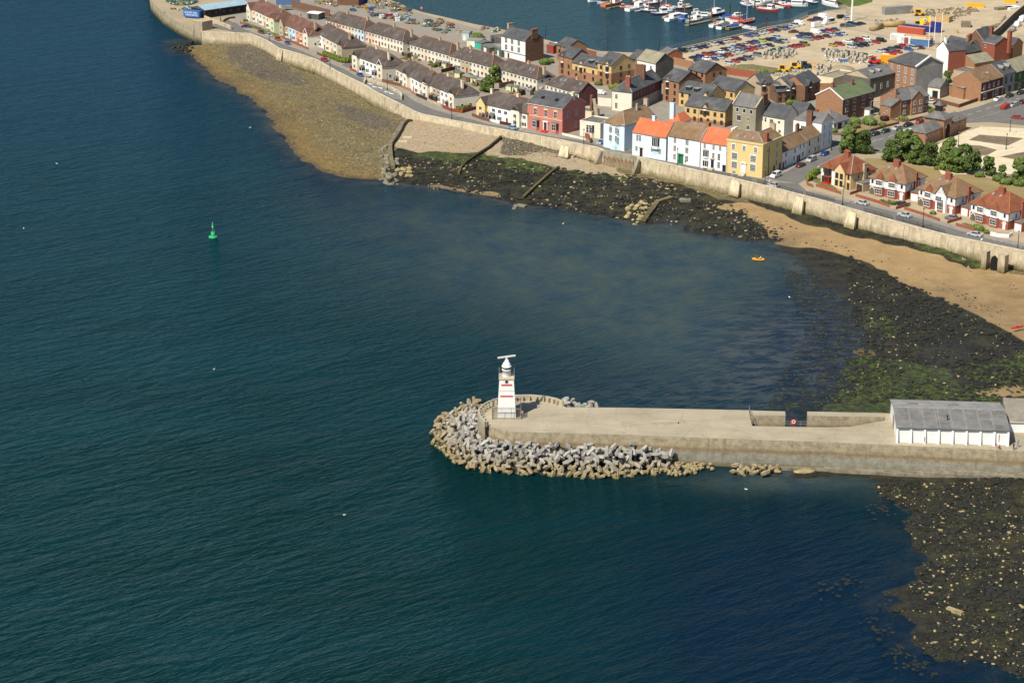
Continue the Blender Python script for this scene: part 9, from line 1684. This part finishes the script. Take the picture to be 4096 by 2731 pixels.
person(P(*Z('V5',1085,215),2.1),1.2,'recline',(.6,.55,.6),(.55,.33,.24),'sunbather in a pale top lying at the foot of the sea wall',legs_bare=True); person(P(*Z('V5',1138,298),1.6),1.0,'sit',(.72,.72,.72),(.6,.04,.03),'person in a white top and red shorts sitting on the sand',hair=(.5,.03,.02)); person(P(*Z('V5',1270,30),WZ),-.6,'sit',(.75,.75,.72),(.7,.7,.68),'person in white sitting on top of the sea wall'); person(P(*Z('V5',1540,478),1.3),.4,'stand',(.55,.33,.24),(.03,.05,.2),'child in dark shorts standing on the sand',.78); person(P(*Z('V5',1580,474),1.3),-.5,'stand',(.65,.25,.28),(.08,.06,.1),'child in a pink top standing on the sand',.78)
person(P(*Z('Y5',1225,828)),-1.3,'walk',(.70,.66,.58),(.12,.12,.13),'man in a cream shirt walking beside the tall street lamp'); person(P(*Z('X1',1640,965)),0,'stand',(.75,.75,.74),(.55,.55,.5),'person in white standing in the green doorway'); person(P(*Z('W1',700,625)),0,'stand',(.06,.30,.50),(.03,.05,.10),'person in blue beside the workshop shutter')
dk = P(*Z('V4',955,935),0); person((dk.x,dk.y,.25),1.2,'sit',(.03,.03,.04),(.02,.02,.03),'rower in black sitting in the stern of the dinghy'); dk = P(*Z('V4',1008,938),0); person((dk.x,dk.y,.25),-1.4,'sit',(.70,.70,.68),(.10,.05,.04),'passenger in a white top sitting in the bow of the dinghy')
# ---- remaining quay wall furniture at the far left
gwall('Z1',[(872,262),(960,300),(1090,345),(1225,400)],1.6,M_wall,'sloping stone parapet above the slipway by the fish quay',.7); gwall('Z1',[(1120,300),(1150,275),(1200,258),(1270,248)],.8,M_brick2,'short curved brown kerb wall on the fish quay',.4)
q = MB(); 
for i, c in enumerate(((700,250),(860,255))): pass
bs = thing('stone_bastion','square stone bastion rising beside the fish quay','bastion'); A = [P(768,76,G+4.2),P(812,75,G+4.2)]; A = [P(*Z('Z1',700,395),G),P(*Z('Z1',838,420),G)]; d = (A[1]-A[0]); n = Vector((d.y,-d.x,0)).normalized()
q = MB(); q.prism([(A[0].x,A[0].y),(A[1].x,A[1].y),(A[1].x-n.x*6,A[1].y-n.y*6),(A[0].x-n.x*6,A[0].y-n.y*6)],-1,G+3.6); q.build('wall',[M_quay],bs); q = MB(); q.prism([(A[0].x-.1,A[0].y-.1),(A[1].x+.1,A[1].y-.1),(A[1].x-n.x*6+.1,A[1].y-n.y*6),(A[0].x-n.x*6-.1,A[0].y-n.y*6)],G+3.6,G+3.9); q.build('coping',[M_tan],bs)
for i, y in enumerate((335,505)): pole(*( (Z('Z1',340+i*345,180)[0], Z('Z1',0,170+i*60)[1], Z('Z1',0,340+i*60)[1])), 0, .3, M_dframe, ('dark timber fender on the quay face, left','dark timber fender beside the bastion')[i], 'quay_fender', 'fender')

# ---- back gardens between the terraces
grn = random.Random(31)
def gardens(k, pts, n, lbl):
    w = [P(*Z(k,*p)) for p in pts]; A, B, C_, D_ = w
    for i in range(1, n):
        a = A.lerp(B, i/n); b = D_.lerp(C_, i/n); t = thing('garden_fence', 'dark garden fence dividing the back gardens %s' % lbl, 'fence', a, 0, 'garden fences %s' % lbl); q = MB(); v = b-a; q.bar((0,0,.75),(v.x,v.y,.75),.1,1.5); q.build('boards',[M_dframe if i%2 else M_fence],t)
    for i in range(n):
        u = (i+.5)/n; a = A.lerp(B,u); b = D_.lerp(C_,u); pl = a.lerp(b, grn.uniform(.6,.9)); t = thing('garden_shed','small garden shed in the back gardens %s' % lbl,'shed',pl,math.atan2((B-A).y,(B-A).x),'garden sheds %s' % lbl); q = MB(); q.box(-1.2,-.9,0,1.2,.9,1.9); q.build('wall',[grn.choice([M_fence,M_wood,M_greyr,M_green])],t); q = MB(); q.quad((-1.35,-1.1,1.85),(1.35,-1.1,1.85),(1.35,1.1,2.3),(-1.35,1.1,2.3)); q.build('roof',[grn.choice([T_grey,T_flat,M_roofl])],t)
        q = MB()
        for _ in range(9): pp = a.lerp(b, grn.uniform(.05,.95)); q.blob((pp.x+grn.uniform(-2,2),pp.y+grn.uniform(-2,2),G+.2),(grn.uniform(.3,1.1),grn.uniform(.3,1.1),grn.uniform(.2,.7)),m=grn.randrange(3),seed=grn.random(),amp=.35,sub=2)
        tag(q.build('garden_plants',[L_mid,L_olive,L_dark]),kind='stuff')
    sh = MB(); sh.quad(*[(p.x,p.y,G+.06) for p in w]); tag(sh.build('back_garden',[M_dry]),kind='structure')
gardens('Y1',[(1060,255),(1300,330),(1260,420),(1030,330)],2,'behind the white fronted terrace'); gardens('Y1',[(1420,380),(1900,480),(1960,540),(1560,460)],4,'behind the central cream terrace'); gardens('Y1',[(1700,560),(2300,640),(2250,800),(1950,650)],5,'below the tan house'); gardens('Z3',[(700,1150),(1190,1230),(1080,1300),(780,1230)],4,'behind the yellowish terrace'); gardens('Z2',[(330,380),(640,480),(600,500),(320,420)],3,'behind the dark roofed terrace with the hedge')
